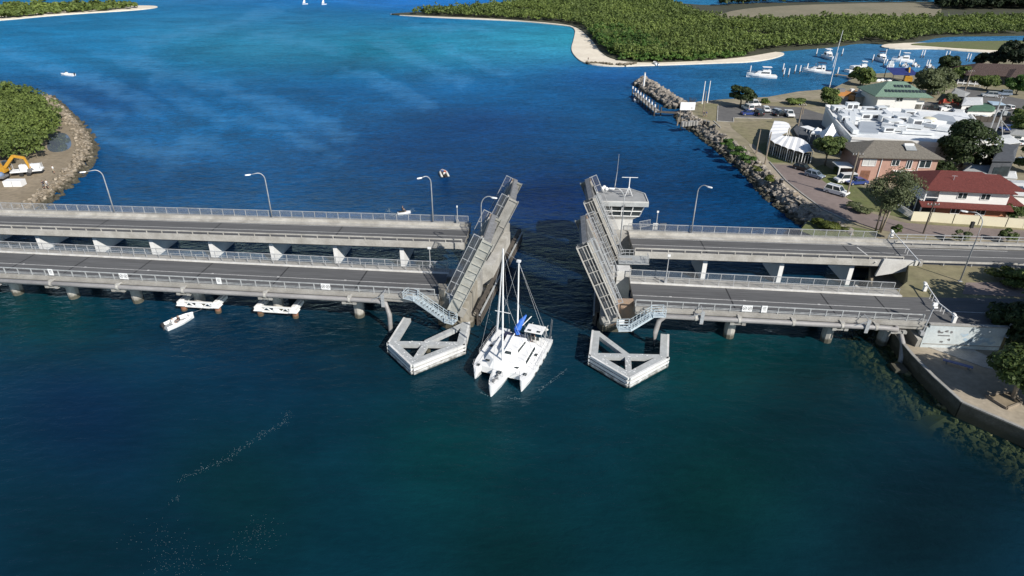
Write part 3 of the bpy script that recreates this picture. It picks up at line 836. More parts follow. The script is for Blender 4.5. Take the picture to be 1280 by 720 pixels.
def far_span(name, f, s0, s1, label, blades):
    t = thing(name, label, 'bridge', f.o, f.a)
    b = MB(); strip(b, f, s0, s1, .05, 8.95, -.35, 0)
    b.build('deck', K['concrete'], t)
    b = MB(); strip(b, f, s0, s1, 0, .3, -.7, .34); b.build('parapet', K['concrete_pale'], t)
    for v in (1.2, 3.4, 5.6, 7.8):
        b = MB(); strip(b, f, s0, s1, v - .3, v + .3, -1.25, -.351); b.build('beam', K['concrete'], t)
    b = MB(); sheet(b, f, s0, s1, .32, 6.2, .012); b.build('road_surface', K['asphalt'], t)
    b = MB(); sheet(b, f, s0, s1, 3.3, 3.42, .018); sheet(b, f, s0, s1, 5.86, 5.98, .018); b.build('lane_line', K['line'], t)
    for s in blades[::2]:
        b = MB(); b.quad((s - .09, .32, f.z(s) + .016), (s + .09, .32, f.z(s) + .016), (s + .09, 6.2, f.z(s) + .016), (s - .09, 6.2, f.z(s) + .016)); b.build('expansion_joint', K['black'], t)
    b = MB(); strip(b, f, s0, s1, 6.3, 7.25, .003, .16); strip(b, f, s0, s1, 6.2, 6.298, .003, .14); b.build('verge', K['concrete_pale'], t)
    b = MB(); strip(b, f, s0, s1, 7.26, 7.5, .003, .55); b.build('barrier', K['concrete_pale'], t)
    b = MB(); strip(b, f, s0, s1, 7.502, 8.93, .003, .14); b.build('footway', K['concrete'], t)
    b = MB(); fence(b, f, s0, s1 - .5, 8.8, 1.25, 2.05, .14, .13, .045, (.12,), .08, .022); b.build('railing', K['galv'], t)
    b = MB(); fence(b, f, s0, s1 - .3, .16, .62, 2.6, .34, 0, .06, (), .16); b.build('railing', K['concrete_pale'], t)
    for s in blades:
        zt = f.z(s) - 1.26
        b = MB()
        b.para((s - .34, 1.1, -3), (.68, 0, 0), (0, 6.8, 0), (0, 0, zt + 3))
        b.build('pier', K['white'], t)
    return t
far_left = far_span('road_span', FL, -84, 5.1, 'rear left road deck with pale parapet on white blade piers',
                    [-78.5, -68, -57.8, -47.9, -37.6, -27.2, -16.4, -5.3])
far_right = far_span('road_span', FR, -.8, 40.6, 'rear right road deck with white lit pier fronts over dark water', [10.6, 22.6, 33.5])

# ------------------------------------------------------------------ water main hung on the front edge
def pipe(name, label, f, pts, collars, arm):
    t = thing(name, label, 'pipe', f.o, f.a)
    b = MB(); b.tube(pts, .34, 12); b.build('pipe_run', K['pipe'], t, smooth=True)
    for s in collars:
        b = MB(); zc = f.z(s) - .3
        b.tube([(s - .15, -1.05, zc), (s + .15, -1.05, zc)], .41, 12)
        b.box((s, -1.0, zc + .42), (.5, .5, .16)); b.box((s, -.6, zc + .3), (.2, .9, .12))
        b.build('pipe_collar', K['concrete_pale'], t)
    for s in arm:
        b = MB(); zc = f.z(s) - .4
        b.bar((s, -1.5, zc - .55), (s, -1.5, zc + 1.35), .1, .45); b.bar((s, .1, zc + 1.3), (s, -1.5, zc + 1.25), .08, .08)
        b.bar((s - 1.6, -1.3, zc + .3), (s, -1.5, zc + 1.2), .09, .09); b.build('guard_bracket', K['galv'], t)
    return t
sp = [(-78, -1.05, NL.z(-78) - .3), (-30, -1.05, NL.z(-30) - .3), (3.2, -1.05, NL.z(3.2) - .3)]
pipe('water_pipe', 'long grey pipe along the front edge of the left deck', NL, sp + [(4.4, -1.1, NL.z(4) - .6), (4.9, -1.3, 2.6), (5.0, -1.8, -2)],
     [-62.6, -53.7, -44.6, -34.4, -24.6, -12.6, -.6], [4.2])
pipe('water_pipe', 'grey pipe on the right deck bending down beside the abutment', NR,
     [(2.6, -1.3, -2), (2.5, -1.3, 2.2), (2.8, -1.15, 3.9), (3.6, -1.05, NR.z(4) - .3), (15, -1.05, NR.z(15) - .3), (31.6, -1.05, NR.z(31.6) - .3), (33.1, -1.15, NR.z(33) - .45), *[(*NR.loc(at(*q)), q[2]) for q in ((1118, 403, 3.6), (1125, 415, 2.9), (1128.5, 430, 1.9), (1127, 447, .6), (1124, 458, -.6))]],
     [7.5, 13.1, 20, 26.2, 30.5], [8.2, 29.2])
b = MB(); b.box((0, 0, .2), (1.5, 1.5, 1.6)); tag(b.build('pipe_block', K['concrete_stain'], loc=at(1123, 462, 0) + Vector((0, 0, -.55)), rz=NR.a), 'concrete block in the shallows where the grey pipe enters the seabed', 'block')

# ------------------------------------------------------------------ lifting leaves
def leaf(name, label, tip, ang, base_w, theta, length, width, side, rails, style, face='panel'):
    """side=+1 leans to the right (hinge on the left); local x up along the leaf, y across it, z out of the road face"""
    t = thing(name, label, 'bascule leaf', (0, 0, 0))
    dirb = Vector((math.cos(ang), math.sin(ang), 0)) * side
    ux = dirb * math.cos(theta) + Vector((0, 0, math.sin(theta)))
    uz = -dirb * math.sin(theta) + Vector((0, 0, math.cos(theta)))
    uy = Vector((-math.sin(ang), math.cos(ang), 0))
    o_ = Vector(tip) - ux * length
    m_ = Matrix((ux, uy, uz)).transposed()
    if m_.determinant() < 0:
        flip = True
    else: flip = False
    def X(b):
        c = MB(); c.m = b.m
        c.v = [tuple(ux * p[0] + uy * p[1] + uz * p[2]) for p in b.v]
        c.f = [f[::-1] for f in b.f] if flip else b.f
        return c
    t.location = o_
    L, W = length, width
    b = MB(); b.para((-1.2, .5, -.28), (L + 1.1, 0, 0), (0, W - 1.0, 0), (0, 0, .28)); X(b).build('deck_plate', K['deckplate'], t)
    b = MB(); b.para((0, 3.5, .006), (L - .3, 0, 0), (0, .12, 0), (0, 0, .004)); X(b).build('lane_line', K['line'], t)
    # side girders with stiffeners
    for v in (0.0, W - .5):
        b = MB(); w0 = .75 if (v == 0 and face == 'open') else 0
        b.para((-2.0, v + w0, -1.55), (L + 1.7, 0, 0), (0, .16, 0), (0, 0, 1.4))
        if w0:
            X(b).build('web', K['galv_dark'], t); b = MB()  # web coloured dark: the gap's darkness is put into its colour
            for zz in (-.55, -.95): b.para((-1, v - .05, zz), (L + .6, 0, 0), (0, .1, 0), (0, 0, .08))
        b.para((-2.0, v - .2, -1.66), (L + 1.75, 0, 0), (0, .5, 0), (0, 0, .11)); b.para((-2.0, v - .16, -.16), (L + 1.9, 0, 0), (0, .46, 0), (0, 0, .14))
        k = {'panel': 8, 'open': 5, 'plain': 2}[face]
        for i in range(k + 1):
            b.para((.2 + (L - .7) * i / k, v - .14, -1.549), (.07, 0, 0), (0, .139, 0), (0, 0, 1.38))
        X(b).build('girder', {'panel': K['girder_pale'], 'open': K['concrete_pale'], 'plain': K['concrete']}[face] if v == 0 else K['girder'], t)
    b = MB(); b.para((L - .32, .2, -.75), (.3, 0, 0), (0, W - .5, 0), (0, 0, .62))
    for i in range(4): b.para((1.0 + i * (L - 2) / 3, .17, -1.3), (.2, 0, 0), (0, W - .7, 0), (0, 0, 1.0))
    X(b).build('cross_beam', K['galv_dark'], t)
    # kerbs beside the road
    b = MB(); b.para((.2, .55, .002), (L - .4, 0, 0), (0, .3, 0), (0, 0, .22)); X(b).build('kerb', K['concrete_pale'], t)
    b = MB(); b.para((.2, W - 1.75, .002), (L - .4, 0, 0), (0, .25, 0), (0, 0, .22)); X(b).build('kerb', K['concrete_pale'], t)
    b = MB(); b.para((.2, W - 1.49, .002), (L - .4, 0, 0), (0, 1.3, 0), (0, 0, .16)); X(b).build('footway', K['rust_strip'] if style else K['concrete'], t)
    for (v, lo, hi, h, mesh) in rails:
        b = MB(); n_ = max(2, int((hi - lo) / 1.6))
        for i in range(n_ + 1):
            x = lo + (hi - lo) * i / n_
            b.para((x - .04, v - .04, 0), (.08, 0, 0), (0, .08, 0), (0, 0, h))
        for z in (.45, h): b.para((lo, v - .045, z - .08), (hi - lo, 0, 0), (0, .09, 0), (0, 0, .08))
        X(b).build('railing', K['galv'], t)
        if mesh:
            b = MB(); n_ = int((hi - lo) / .16)
            for i in range(n_):
                x = lo + (hi - lo) * (i + .5) / n_; b.para((x, v - .01, .1), (.03, 0, 0), (0, .02, 0), (0, 0, h - .15))
            X(b).build('rail_mesh', K['galv_dark'], t)
    for (v, lo, hi, wd, z) in style if style else []:
        b = MB(); b.para((lo, v, z), (hi - lo, 0, 0), (0, wd, 0), (0, 0, .06)); X(b).build('cover_panel', K['panel'], t)
    # toothed heel that turns in the pier
    b = MB(); b.para((-3.0, 1.2, -2.6), (1.5, 0, 0), (0, W - 2.4, 0), (0, 0, 1.9)); X(b).build('counterweight', K['concrete'], t)
    return t
TH = R(65)
nlw = Vector((-3.75, 74.2, 14.6))
leaf('bascule_leaf', 'front raised leaf left of the channel, panelled pale girder facing the camera', nlw, NL.a, 0, TH, 10.0, 8.6, 1,
     [(.05, .3, 9.9, 1.25, 1), (8.45, .3, 9.9, 1.2, 1)], [(6.9, 4.6, 9.2, 1.2, .3)])
leaf('bascule_leaf', 'front raised leaf right of the channel with rusty footway strip and grey panels', Vector((9.35, 72.6, 15.0)), NR.a, 0, TH, 10.2, 9.1, -1,
     [(.05, .3, 10.1, 1.1, 0), (1.0, .4, 9.9, .8, 0), (7.3, .5, 10, 1.0, 1), (9.0, .3, 10.1, 1.25, 1)], [(7.75, .6, 5.0, 1.15, .3), (1.2, .3, 4.6, 1.3, .12)], 'open')
leaf('bascule_leaf', 'rear raised leaf left of the channel, plain grey side seen above the white pier wall', Vector((-.5, 91.6, 13.7)), FL.a, 0, TH, 10.0, 8.6, 1,
     [(.05, .4, 9.8, 1.25, 1), (8.45, .4, 9.8, 1.25, 1)], [(6.9, 4.6, 8.6, 1.2, .3)], 'plain')
leaf('bascule_leaf', 'rear raised leaf right of the channel beside the control cabin', Vector((11.75, 88.6, 14.8)), FR.a, 0, TH, 10.6, 9.0, -1,
     [(.05, .3, 10.5, 1.1, 0), (1.1, .3, 10.3, .8, 0), (8.85, .3, 10.5, 1.25, 1)], [(6.3, .5, 9.6, 1.4, .25), (1.6, .4, 9.8, .5, .1)], 'open')

# ------------------------------------------------------------------ bascule piers
def pier_block(name, label, polys, extra=None):
    p0 = polys[0][0][0]
    o_ = Vector((p0[0], p0[1], 0))
    t = thing(name, label, 'bridge pier', o_)
    for (part, pl, z0, z1, m) in [(q[1], q[0], q[2], q[3], q[4]) for q in polys]:
        b = MB(); b.prism([(p[0] - o_.x, p[1] - o_.y) for p in pl], z0, z1)
        b.build(part, m, t)
    return t
C = lambda s: (s.x, s.y)
def fl(f, pts): return [C(f.W(a, v, 0)) for a, v in pts]
# left front pier: blunt nose, engine pit behind, channel face skewed to the right
lp = thing('bascule_pier', 'left front concrete bascule pier with small white machinery hut on its nose', 'bridge pier', NL.W(13, 0, 0))
def pb(t, part, pts, z0, z1, m):
    o_ = t.location
    b = MB(); b.prism([(p[0] - o_.x, p[1] - o_.y) for p in pts], z0, z1)
    return b.build(part, m, t)
pb(lp, 'pier_base', [(-10.3, 76.6), (-9.2, 75.7), (-6.5, 75.5), (-5.4, 76.2), (-3.3, 85.5), (-4.4, 86.0), (-9.5, 84.5)], -3, 1.1, K['concrete_stain'])
pb(lp, 'pier_wall', [(-7.5, 77.0), (-7.1, 75.8), (-5.9, 75.9), (-4.6, 84.9), (-5.6, 85.0)], 1.101, 4.3, K['concrete_stain'])
pb(lp, 'pier_wall', [(-10.2, 78.0), (-10.0, 76.5), (-9.2, 75.9), (-8.4, 76.2), (-8.5, 77.8)], 1.101, 5.9, K['concrete_stain'])
pb(lp, 'pier_wall', [(-9.5, 82.0), (-4.6, 82.0), (-4.4, 84.4), (-9.3, 84.4)], 1.101, 4.9, K['concrete'])
o_ = lp.location
b = MB(); b.box((Vector((-7.95, 75.9, 4.1)) - o_), (1.3, 1.2, 2.2), R(8)); b.build('hut_wall', K['white'], lp)
b = MB(); q = Vector((-7.95, 75.9, 5.2)) - o_
b.add([(q.x - .85, q.y - .8, q.z), (q.x + .85, q.y - .8, q.z), (q.x + .85, q.y + .8, q.z), (q.x - .85, q.y + .8, q.z), (q.x - .85, q.y, q.z + .35), (q.x + .85, q.y, q.z + .35)], [(3, 2, 1, 0), (0, 1, 5, 4), (2, 3, 4, 5), (1, 2, 5), (3, 0, 4)])
b.build('hut_roof', K['panel'], lp)
b = MB(); b.box((Vector((-7.7, 75.27, 4.1)) - o_), (.75, .06, 1.5), R(8)); b.build('door', K['glass'], lp)
rp = thing('bascule_pier', 'right front concrete bascule pier with brown stained face above the fender', 'bridge pier', NR.W(-4, 0, 0))
pb(rp, 'pier_base', [(12.0, 76.4), (12.6, 75.3), (17.0, 75.1), (17.6, 84.5), (14.0, 85), (12.9, 79)], -3, 1.0, K['concrete_stain'])
pb(rp, 'pier_wall', [(12.2, 76.2), (12.4, 75.4), (13.4, 75.3), (13.6, 76.9), (14.9, 84.5), (13.9, 84.6)], 1.001, 5.6, K['concrete_stain'])
pb(rp, 'pier_wall', [(13.42, 75.5), (17.0, 75.5), (17.0, 76.1), (13.55, 76.1)], 1.001, 4.9, K['rust_strip'])
pb(rp, 'pier_wall', [(15.3, 83.0), (17.3, 82.9), (17.4, 84.8), (15.4, 84.9)], 1.001, 5.6, K['concrete_white'])
pb(rp, 'pier_wall', [(13.6, 83.4), (15.2, 83.3), (15.28, 85.2), (13.7, 85.3)], 1.001, 5.4, K['concrete_white'])
frp = thing('bascule_pier', 'right rear bascule pier carrying the white control cabin', 'bridge pier', FR.W(-4, 0, 0))
pb(frp, 'pier_base', [(13.8, 87.4), (18.6, 87.2), (19.4, 103.5), (15.6, 104)], -3, 1.0, K['concrete_stain'])
pb(frp, 'pier_wall', [(14.6, 88.3), (18.4, 88.0), (18.4, 88.9), (14.7, 89.2)], 1.001, 4.9, K['concrete'])
pb(frp, 'pier_wall', [(14.4, 97.3), (20.2, 97.0), (20.6, 102.8), (14.9, 103.2)], 1.001, 5.0, K['concrete'])
flp = thing('bascule_pier', 'left rear bascule pier showing its white lit face to the channel', 'bridge pier', FL.W(7, 0, 0))
pb(flp, 'pier_base', [(-6.6, 86.6), (-3.4, 86.0), (.2, 104.5), (-3.6, 105)], -3, .9, K['concrete_stain'])
pb(flp, 'pier_wall', [(-6.2, 87.4), (-2.9, 86.9), (-2.6, 88.3), (-.4, 99.6), (-1.4, 99.8), (-3.9, 88.5), (-6.0, 88.6)], .901, 4.3, K['concrete_pale'])
pb(flp, 'pier_wall', [(-5.4, 99.9), (-.9, 99.9), (-.5, 101.4), (-5.2, 101.6)], .901, 5.2, K['concrete'])

# timber channel fenders: wales on piles along each side
def channel_fender(name, label, a, b_, n_, zt=2.1):
    a, b_ = Vector(a), Vector(b_); d = b_ - a
    t = thing(name, label, 'fender', a)
    for z in (.35, 1.0, 1.65):
        m_ = MB(); m_.bar((0, 0, z), d + Vector((0, 0, z)), .22, .42 if z < 1.2 else .2); m_.build('wale', K['fender_top'] if z > 1.2 else K['timber'], t)
    nrm = Vector((-d.y, d.x, 0)).normalized()
    side = nrm if (Vector((2.7, 80, 0)) - a).dot(nrm) < 0 else -nrm
    for i in range(n_ + 1):
        p = d * (i / n_) + side * .3
        m_ = MB(); m_.tube([p + Vector((0, 0, -3)), p + Vector((0, 0, zt))], .17, 7); m_.build('pile', K['timber'], t)
    m_ = MB(); m_.bar(Vector((0, 0, zt + .06)) + side * .45, d + Vector((0, 0, zt + .06)) + side * .45, .55, .12); m_.build('walkway', K['timber'], t)
    return t
channel_fender('channel_fender', 'dark timber fender along the left side of the channel beneath the raised leaves', Vector((-4.5, 76.6, 0)), Vector((1.7, 105.5, 0)), 14)
channel_fender('channel_fender', 'dark timber fender along the right side of the channel', Vector((11.5, 77, 0)), Vector((15.0, 103, 0)), 14)

# white fendered dolphin frames in front of the piers
def dolphin(name, label, P, Cx, arms, zt=1.75):
    o_ = Vector((Cx.x, Cx.y, 0)); t = thing(name, label, 'fender', o_)
    P = [Vector((p.x, p.y, 0)) - o_ for p in P]; c = Vector((0, 0, 0))
    def beam(a, b_, w_=.8, top=zt, ext=.35, part='deck_beam'):
        d = (b_ - a).normalized()
        m_ = MB(); m_.bar(a - d * ext + Vector((0, 0, top - .28)), b_ + d * ext + Vector((0, 0, top - .28)), w_, .56); m_.build(part, K['fender_top'], t)
    zs = [zt, zt - .004, zt - .008, zt - .012, zt - .016, zt - .02, zt - .024, zt - .028]
    seq = [(P[0], P[1]), (P[1], P[2]), (P[2], P[3]), (P[3], P[4])]
    for i, (a, b_) in enumerate(seq): beam(a, b_, .85, zs[i], .3)
    beam(P[4], c, .75, zs[4], .1); beam(c, P[2], .75, zs[5], .1); beam(P[1], P[3], .75, zs[6], .1)
    for i, (a, b_) in enumerate(seq):
        d = (b_ - a).normalized(); nn = Vector((d.y, -d.x, 0))
        if nn.dot((a + b_) / 2) < 0: nn = -nn
        for z, h in ((zt - .18, .36), (zt - .72, .36), (zt - 1.28, .36)):
            m_ = MB(); m_.bar(a - d * .42 + nn * .56 + Vector((0, 0, z)), b_ + d * .42 + nn * .56 + Vector((0, 0, z)), .26, h); m_.build('fender_plank', K['plank'], t)
        m_ = MB(); m_.bar(a - d * .25 + nn * .4 + Vector((0, 0, zt - .8)), b_ + d * .25 + nn * .4 + Vector((0, 0, zt - .8)), .12, 1.3); m_.build('fender_backing', K['black'], t)
    for p in P[1:] + [c]:
        m_ = MB(); m_.tube([p + Vector((0, 0, -3)), p + Vector((0, 0, zt - .57))], .38, 10); m_.build('pile', K['concrete_stain'], t)
    # gull droppings and bolts lie on the deck of the frame
    m_ = MB(); r = random.Random(len(label))
    for i in range(70):
        a, b_ = r.choice(seq[1:3] + [(c, P[2]), (P[1], P[3])]); q = a.lerp(b_, r.random()) + Vector((r.uniform(-.35, .35), r.uniform(-.35, .35), zt + .006))
        s = r.uniform(.04, .14); m_.face([(q.x + s * math.cos(k), q.y + s * .7 * math.sin(k), q.z) for k in (0, 1.2, 2.3, 3.4, 4.6, 5.5)])
    tag(m_.build('droppings', K['white'], t), kind='stuff')
    return t
z_ = 1.75
dolphin('fender_frame', 'white planked fender frame left of the channel, beams crossing like an X', [at(509, 399, z_), at(491, 428, z_), at(517, 452, z_), at(575, 429, z_), at(581, 404, z_)], at(534, 426, z_), None)
dolphin('fender_frame', 'white planked fender frame right of the channel under the stair landing', [at(830, 419, z_), at(829, 445, z_), at(786, 468, z_), at(743, 443, z_), at(746, 415, z_)], at(785, 444, z_), None)
K['membrane_roof'] = mat('grey cabin roof', (.34, .34, .335), .8, scale=.8, c2=(.25, .255, .255))
# ------------------------------------------------------------------ approach embankment and roads on the right
ZA = lambda x, y: 4.42 - .006 * max(0, x - 55)
def worldpoly(pts): return [(p[0], p[1]) for p in pts]
nr = lambda s, v: NR.W(s, v, 0)
fr = lambda s, v: FR.W(s, v, 0)
b = MB()
b.prism(worldpoly([nr(37.42, .1), nr(37.42, 9.0), nr(40.5, 12.2), fr(41.0, -.6), fr(40.7, 9.6), fr(125, 9.6), nr(125, -.2), nr(47.2, -.2)]), -1, lambda x, y: ZA(x, y) - .03)
tag(b.build('embankment', K['lawn']), kind='structure')
def road_sheet(name, pts, m, dz, kind='structure'):
    b = MB(); b.prism(worldpoly(pts), lambda x, y: ZA(x, y) + dz - .03, lambda x, y: ZA(x, y) + dz)
    return tag(b.build(name, m), kind=kind)
road_sheet('approach_road', [nr(37.44, .3), nr(37.44, 7.2), nr(60, 8.6), nr(125, 8.6), nr(125, .2)], K['asphalt'], .012)
road_sheet('approach_road', [fr(40.66, .3), fr(40.66, 6.2), fr(70, 6.5), fr(125, 6.5), fr(125, -1.2), fr(70, -.4)], K['asphalt'], .012)
b = MB()
for (f, s0, s1, v0, v1) in ((FR, 41, 124, 3.3, 3.42), (FR, 41, 60, 5.86, 5.98), (FR, 66, 69, 5.3, 5.45), (FR, 74, 77, 5.3, 5.45), (NR, 39, 124, 3.62, 3.74)):
    for i in range(max(1, int((s1 - s0) / 6))):
        n_ = max(1, int((s1 - s0) / 6)); a, c = s0 + (s1 - s0) * i / n_, s0 + (s1 - s0) * (i + 1) / n_
        P_ = [f.W(a, v0, 0), f.W(c, v0, 0), f.W(c, v1, 0), f.W(a, v1, 0)]
        b.face([(p.x, p.y, ZA(p.x, p.y) + .022) for p in P_])
for (px0, py0, px1, py1) in ((1071, 307, 1096, 326.5),):
    A_, B_ = at(px0, py0, 5.0), at(px1, py1, 5.0)
    sA, vA = FR.loc(A_); sB, vB = FR.loc(B_)
    b.face([FR.W(sA, vA, FR.z(sA) + .03), FR.W(sB, vB, FR.z(sB) + .03), FR.W(sB + .22, vB, FR.z(sB) + .03), FR.W(sA + .22, vA, FR.z(sA) + .03)][::-1])
tag(b.build('road_marking', K['line']), kind='structure')
road_sheet('paved_verge', [fr(40.66, 6.25), fr(40.66, 9.5), fr(124, 9.5), fr(124, 6.6), fr(70, 6.6)], K['concrete'], .06)
road_sheet('brick_paving', [nr(46.5, 8.9), nr(49, 12.6), nr(54, 13.2), nr(124, 12.5), nr(124, 8.8)], K['asphalt_pink'], .006)

# retaining wall with its painted front, and the wing wall beside the far road
t = thing('retaining_wall', 'pale abutment wall with faded mural marks at the end of the front road', 'wall', NR.W(37.5, 0, 0), NR.a)
b = MB(); b.para((0, -.55, .9), (9.6, 0, 0), (0, .3, 0), (0, 0, 3.75)); b.para((-.35, -.55, .9), (.34, 0, 0), (0, 9.5, 0), (0, 0, 3.3)); b.build('wall_panel', mat('pale mural wall', (.58, .62, .62), .8, scale=.35, c2=(.42, .47, .49), fine=.08), t)
b = MB(); b.para((-.1, -.62, 1.75), (9.7, 0, 0), (0, .069, 0), (0, 0, .1)); b.para((-.1, -.66, 4.66), (9.8, 0, 0), (0, .5, 0), (0, 0, .16)); b.build('coping', K['concrete'], t)
b = MB(); r_ = random.Random(5)
b.para((1.35, -.566, 3.05), (1.5, 0, 0), (0, .012, 0), (0, 0, .16))
for i in range(9):
    x = r_.uniform(1.2, 3.0); z = r_.choice((2.35, 3.7)) + r_.uniform(-.2, .2); s = r_.uniform(.1, .3)
    b.face([(x + s * math.cos(k) * r_.uniform(.5, 1), -.565, z + s * math.sin(k) * r_.uniform(.4, 1)) for k in (5.6, 4.6, 3.7, 2.8, 1.9, .9, 0)][::-1])
b.build('mural_mark', K['galv_dark'], t)
b = MB()
for (x, z, s) in ((5.4, 2.6, .5), (6.3, 2.3, .7), (7.5, 2.9, .6), (8.2, 2.4, .4), (4.6, 3.4, .35)):
    b.face([(x + s * 1.5 * math.cos(k), -.564, z + s * math.sin(k) * (.6 + .4 * math.sin(k * 3))) for k in [2 * PI * j / 14 for j in range(14)]])
b.build('mural_mark', mat('faded blue mural paint', (.30, .42, .52), .8, scale=1.2, c2=(.44, .5, .54)), t)
t = thing('wing_wall', 'white painted wing wall beside the rear road on the grass strip', 'wall', FR.W(36.6, 0, 0), FR.a)
b = MB(); b.add([(0, -.35, 2.4), (5.6, -.35, 3.6), (5.9, -.35, 5.15), (.6, -.35, 5.3), (0, -.02, 2.4), (5.6, -.02, 3.6), (5.9, -.02, 5.15), (.6, -.02, 5.3)], [(0, 1, 2, 3), (7, 6, 5, 4), (0, 3, 7, 4), (1, 5, 6, 2), (3, 2, 6, 7), (0, 4, 5, 1)]); b.build('wall_panel', K['concrete_white'], t)
b = MB(); b.para((5.95, -.5, 3.6), (.5, 0, 0), (0, .6, 0), (0, 0, 1.7)); b.build('end_post', K['concrete'], t)
t = thing('rubble_pile', 'broken concrete slabs in the gap under the rear road abutment', 'rubble', FR.W(31, -4, 0))
for i in range(7):
    b = MB(); b.box((r_.uniform(-1, 6), r_.uniform(-2.5, 2), .6 + .2 * i % 1.2), (r_.uniform(.8, 2.6), .5, .4), r_.uniform(0, 3), ry=r_.uniform(-.5, .5)); b.build('slab', K['concrete_pale'], t)

# guard rails on the approaches
def guard(name, label, f, s0, s1, v, h, post, m, rails=((.55, .3),), zf=None):
    t = thing(name, label, 'railing', f.W(s0, v, 0), f.a)
    n_ = int((s1 - s0) / post)
    zz = lambda s: ZA(*f.W(s, v, 0)[:2])
    b = MB()
    for (z, hh) in rails:
        b.para((0, -.05, zz(s0) + z), (s1 - s0, 0, zz(s1) - zz(s0)), (0, .1, 0), (0, 0, hh))
    b.build('rail_beam', m, t)
    for i in range(n_ + 1):
        s = (s1 - s0) * i / n_
        b = MB(); b.box((s, .1, zz(s0 + s) + h / 2), (.1, .1, h)); b.build('post', K['galv'], t)
    return t
guard('guard_rail', 'low pale guard rail along the grass strip edge of the rear road', FR, 42.2, 76, -.25, .75, 4, K['concrete_pale'])
guard('guard_rail', 'long pale guard rail on the outer verge of the rear road by the shrubs', FR, 42.5, 100, 7.2, .8, 3.0, K['concrete_pale'], ((.4, .35),))
guard('pedestrian_fence', 'grey walkway fence behind the rear road verge facing the side street', FR, 42.5, 100, 9.2, 1.15, 3.0, K['galv'], ((1.05, .09), (.55, .05)))
guard('guard_rail', 'short low rail on top of the painted abutment wall', NR, 47.6, 56, -.1, .7, 3.4, K['galv'], ((.5, .2),))

# boom gates
def boom(label, f, s, v, s2, v2, zf, h=1.0, legs=True):
    z = zf(f.W(s, v, 0)); t = thing('boom_gate', label, 'boom gate', f.W(s, v, z), f.a)
    b = MB(); b.box((0, 0, .45), (.4, .4, .9)); b.box((0, 0, .94), (.46, .46, .08)); b.build('pedestal', K['white'], t)
    b = MB(); b.bar((0, -.2, h), (s2 - s, v2 - v, h),   .09, .12); b.box((.05, .4, h), (.3, .5, .28)); b.build('boom_arm', K['white'], t)
    if legs:
        b = MB(); q = Vector(((s2 - s) * .55, (v2 - v) * .55, 0))
        for e in (-.35, .35): b.box(q + Vector((0, e, h - .5)), (.05, .05, .9))
        b.build('boom_leg', K['white'], t)
    return t
zr = lambda p: ZA(p.x, p.y) + .07
a0 = FR.loc(at(1114, 297, 4.4)); a1 = FR.loc(at(1151, 329, 5.4))
boom('white boom gate closed across the rear road near the wing wall', FR, a0[0], a0[1], a1[0], a1[1], zr)
a0 = NR.loc(at(1155, 364, 4.4)); a1 = NR.loc(at(1173, 378, 5.4))
boom('white boom gate half across the front road, pivot on the far kerb', NR, a0[0], a0[1], a1[0], a1[1], zr)
a0 = NR.loc(at(1191, 404, 4.4)); a1 = NR.loc(at(1168, 375, 5.4))
boom('white boom gate with its pivot on top of the painted abutment wall', NR, a0[0], a0[1], a1[0], a1[1], zr)
# leaning light pole at the abutment
t = thing('gate_light', 'slim pole with warning lamps leaning by the front boom gate', 'signal', NR.W(36.6, -.9, 3.6), NR.a)
b = MB(); b.box((-.2, -.2, .1), (.5, .5, .5)); b.tube([(0, 0, .2), (.9, .9, 4.4)], .07, 8); b.build('pole', K['galv'], t)
b = MB(); b.box((.75, .75, 3.9), (.55, .25, .4)); b.tube([(.55, .5, 3.55), (1.0, .5, 3.55)], .14, 8); b.build('lamp', K['white'], t)
# small signal posts on the decks
def small_post(label, f, pxy, h, box):
    z0 = 5.3
    s, v = f.loc(at(*pxy, z0)); t = thing('signal_post', label, 'signal', f.W(s, v, f.z(s) + .14), f.a)
    b = MB(); b.tube([(0, 0, 0), (0, 0, h)], [.09, .05], 8); b.box((0, 0, .35), (.35, .35, .7)); b.build('post', K['galv'], t)
    b = MB(); b.box((0, 0, h - .1), (box, .18, .3)); b.build('lamp', K['white'], t)
small_post('slender grey signal post at the left end of the rear deck fence', FL, (572, 279), 3.2, .2)
small_post('grey signal post on the rear right deck beside the cabin steps', FR, (820, 284), 3.0, .3)
small_post('grey signal post with a box on the front left footway near the leaf', NL, (538, 333), 3.4, .5)
small_post('grey signal post with frame on the front right footway near the pier', NR, (832, 351), 4.4, .4)

# ------------------------------------------------------------------ street lamps on the bridge
def lamp(label, base, h, arm, al=2.3, group='street lamps along the bridge'):
    t = thing('street_lamp', label, 'street lamp', base, 0, group)
    a = Vector((math.cos(arm), math.sin(arm), 0))
    b = MB(); pts = [Vector((0, 0, 0)), Vector((0, 0, h * .55)), Vector((0, 0, h * .84))]
    for k in range(1, 7):
        q = k / 6 * PI / 2; pts.append(Vector((0, 0, h * .84)) + a * (h * .13 * (1 - math.cos(q))) + Vector((0, 0, h * .16 * math.sin(q))))
    pts.append(pts[-1] + a * (al - h * .13) + Vector((0, 0, -.12)))
    b.tube(pts, [.11, .095, .08] + [.07] * 6 + [.05], 8); b.build('pole', K['galv'], t, smooth=True)
    b = MB(); b.box((0, 0, .04), (.5, .5, .08)); b.build('base_plate', K['galv'], t)
    b = MB(); e = pts[-1]
    b.loft([[(e + a * u + Vector((-a.y * c_, a.x * c_, z))) for (c_, z) in ((-w_, -.06), (w_, -.06), (w_ * .6, .1), (-w_ * .6, .1))] for (u, w_) in ((-.1, .06), (.15, .17), (.6, .15), (.8, .06))])
    b.build('lamp_head', K['white'], t)
    return t
def dk(f, p, v=None):
    s, vv = f.loc(at(*p, 5.2)); v = vv if v is None else v
    return f.W(s, v, f.z(s) + .15)
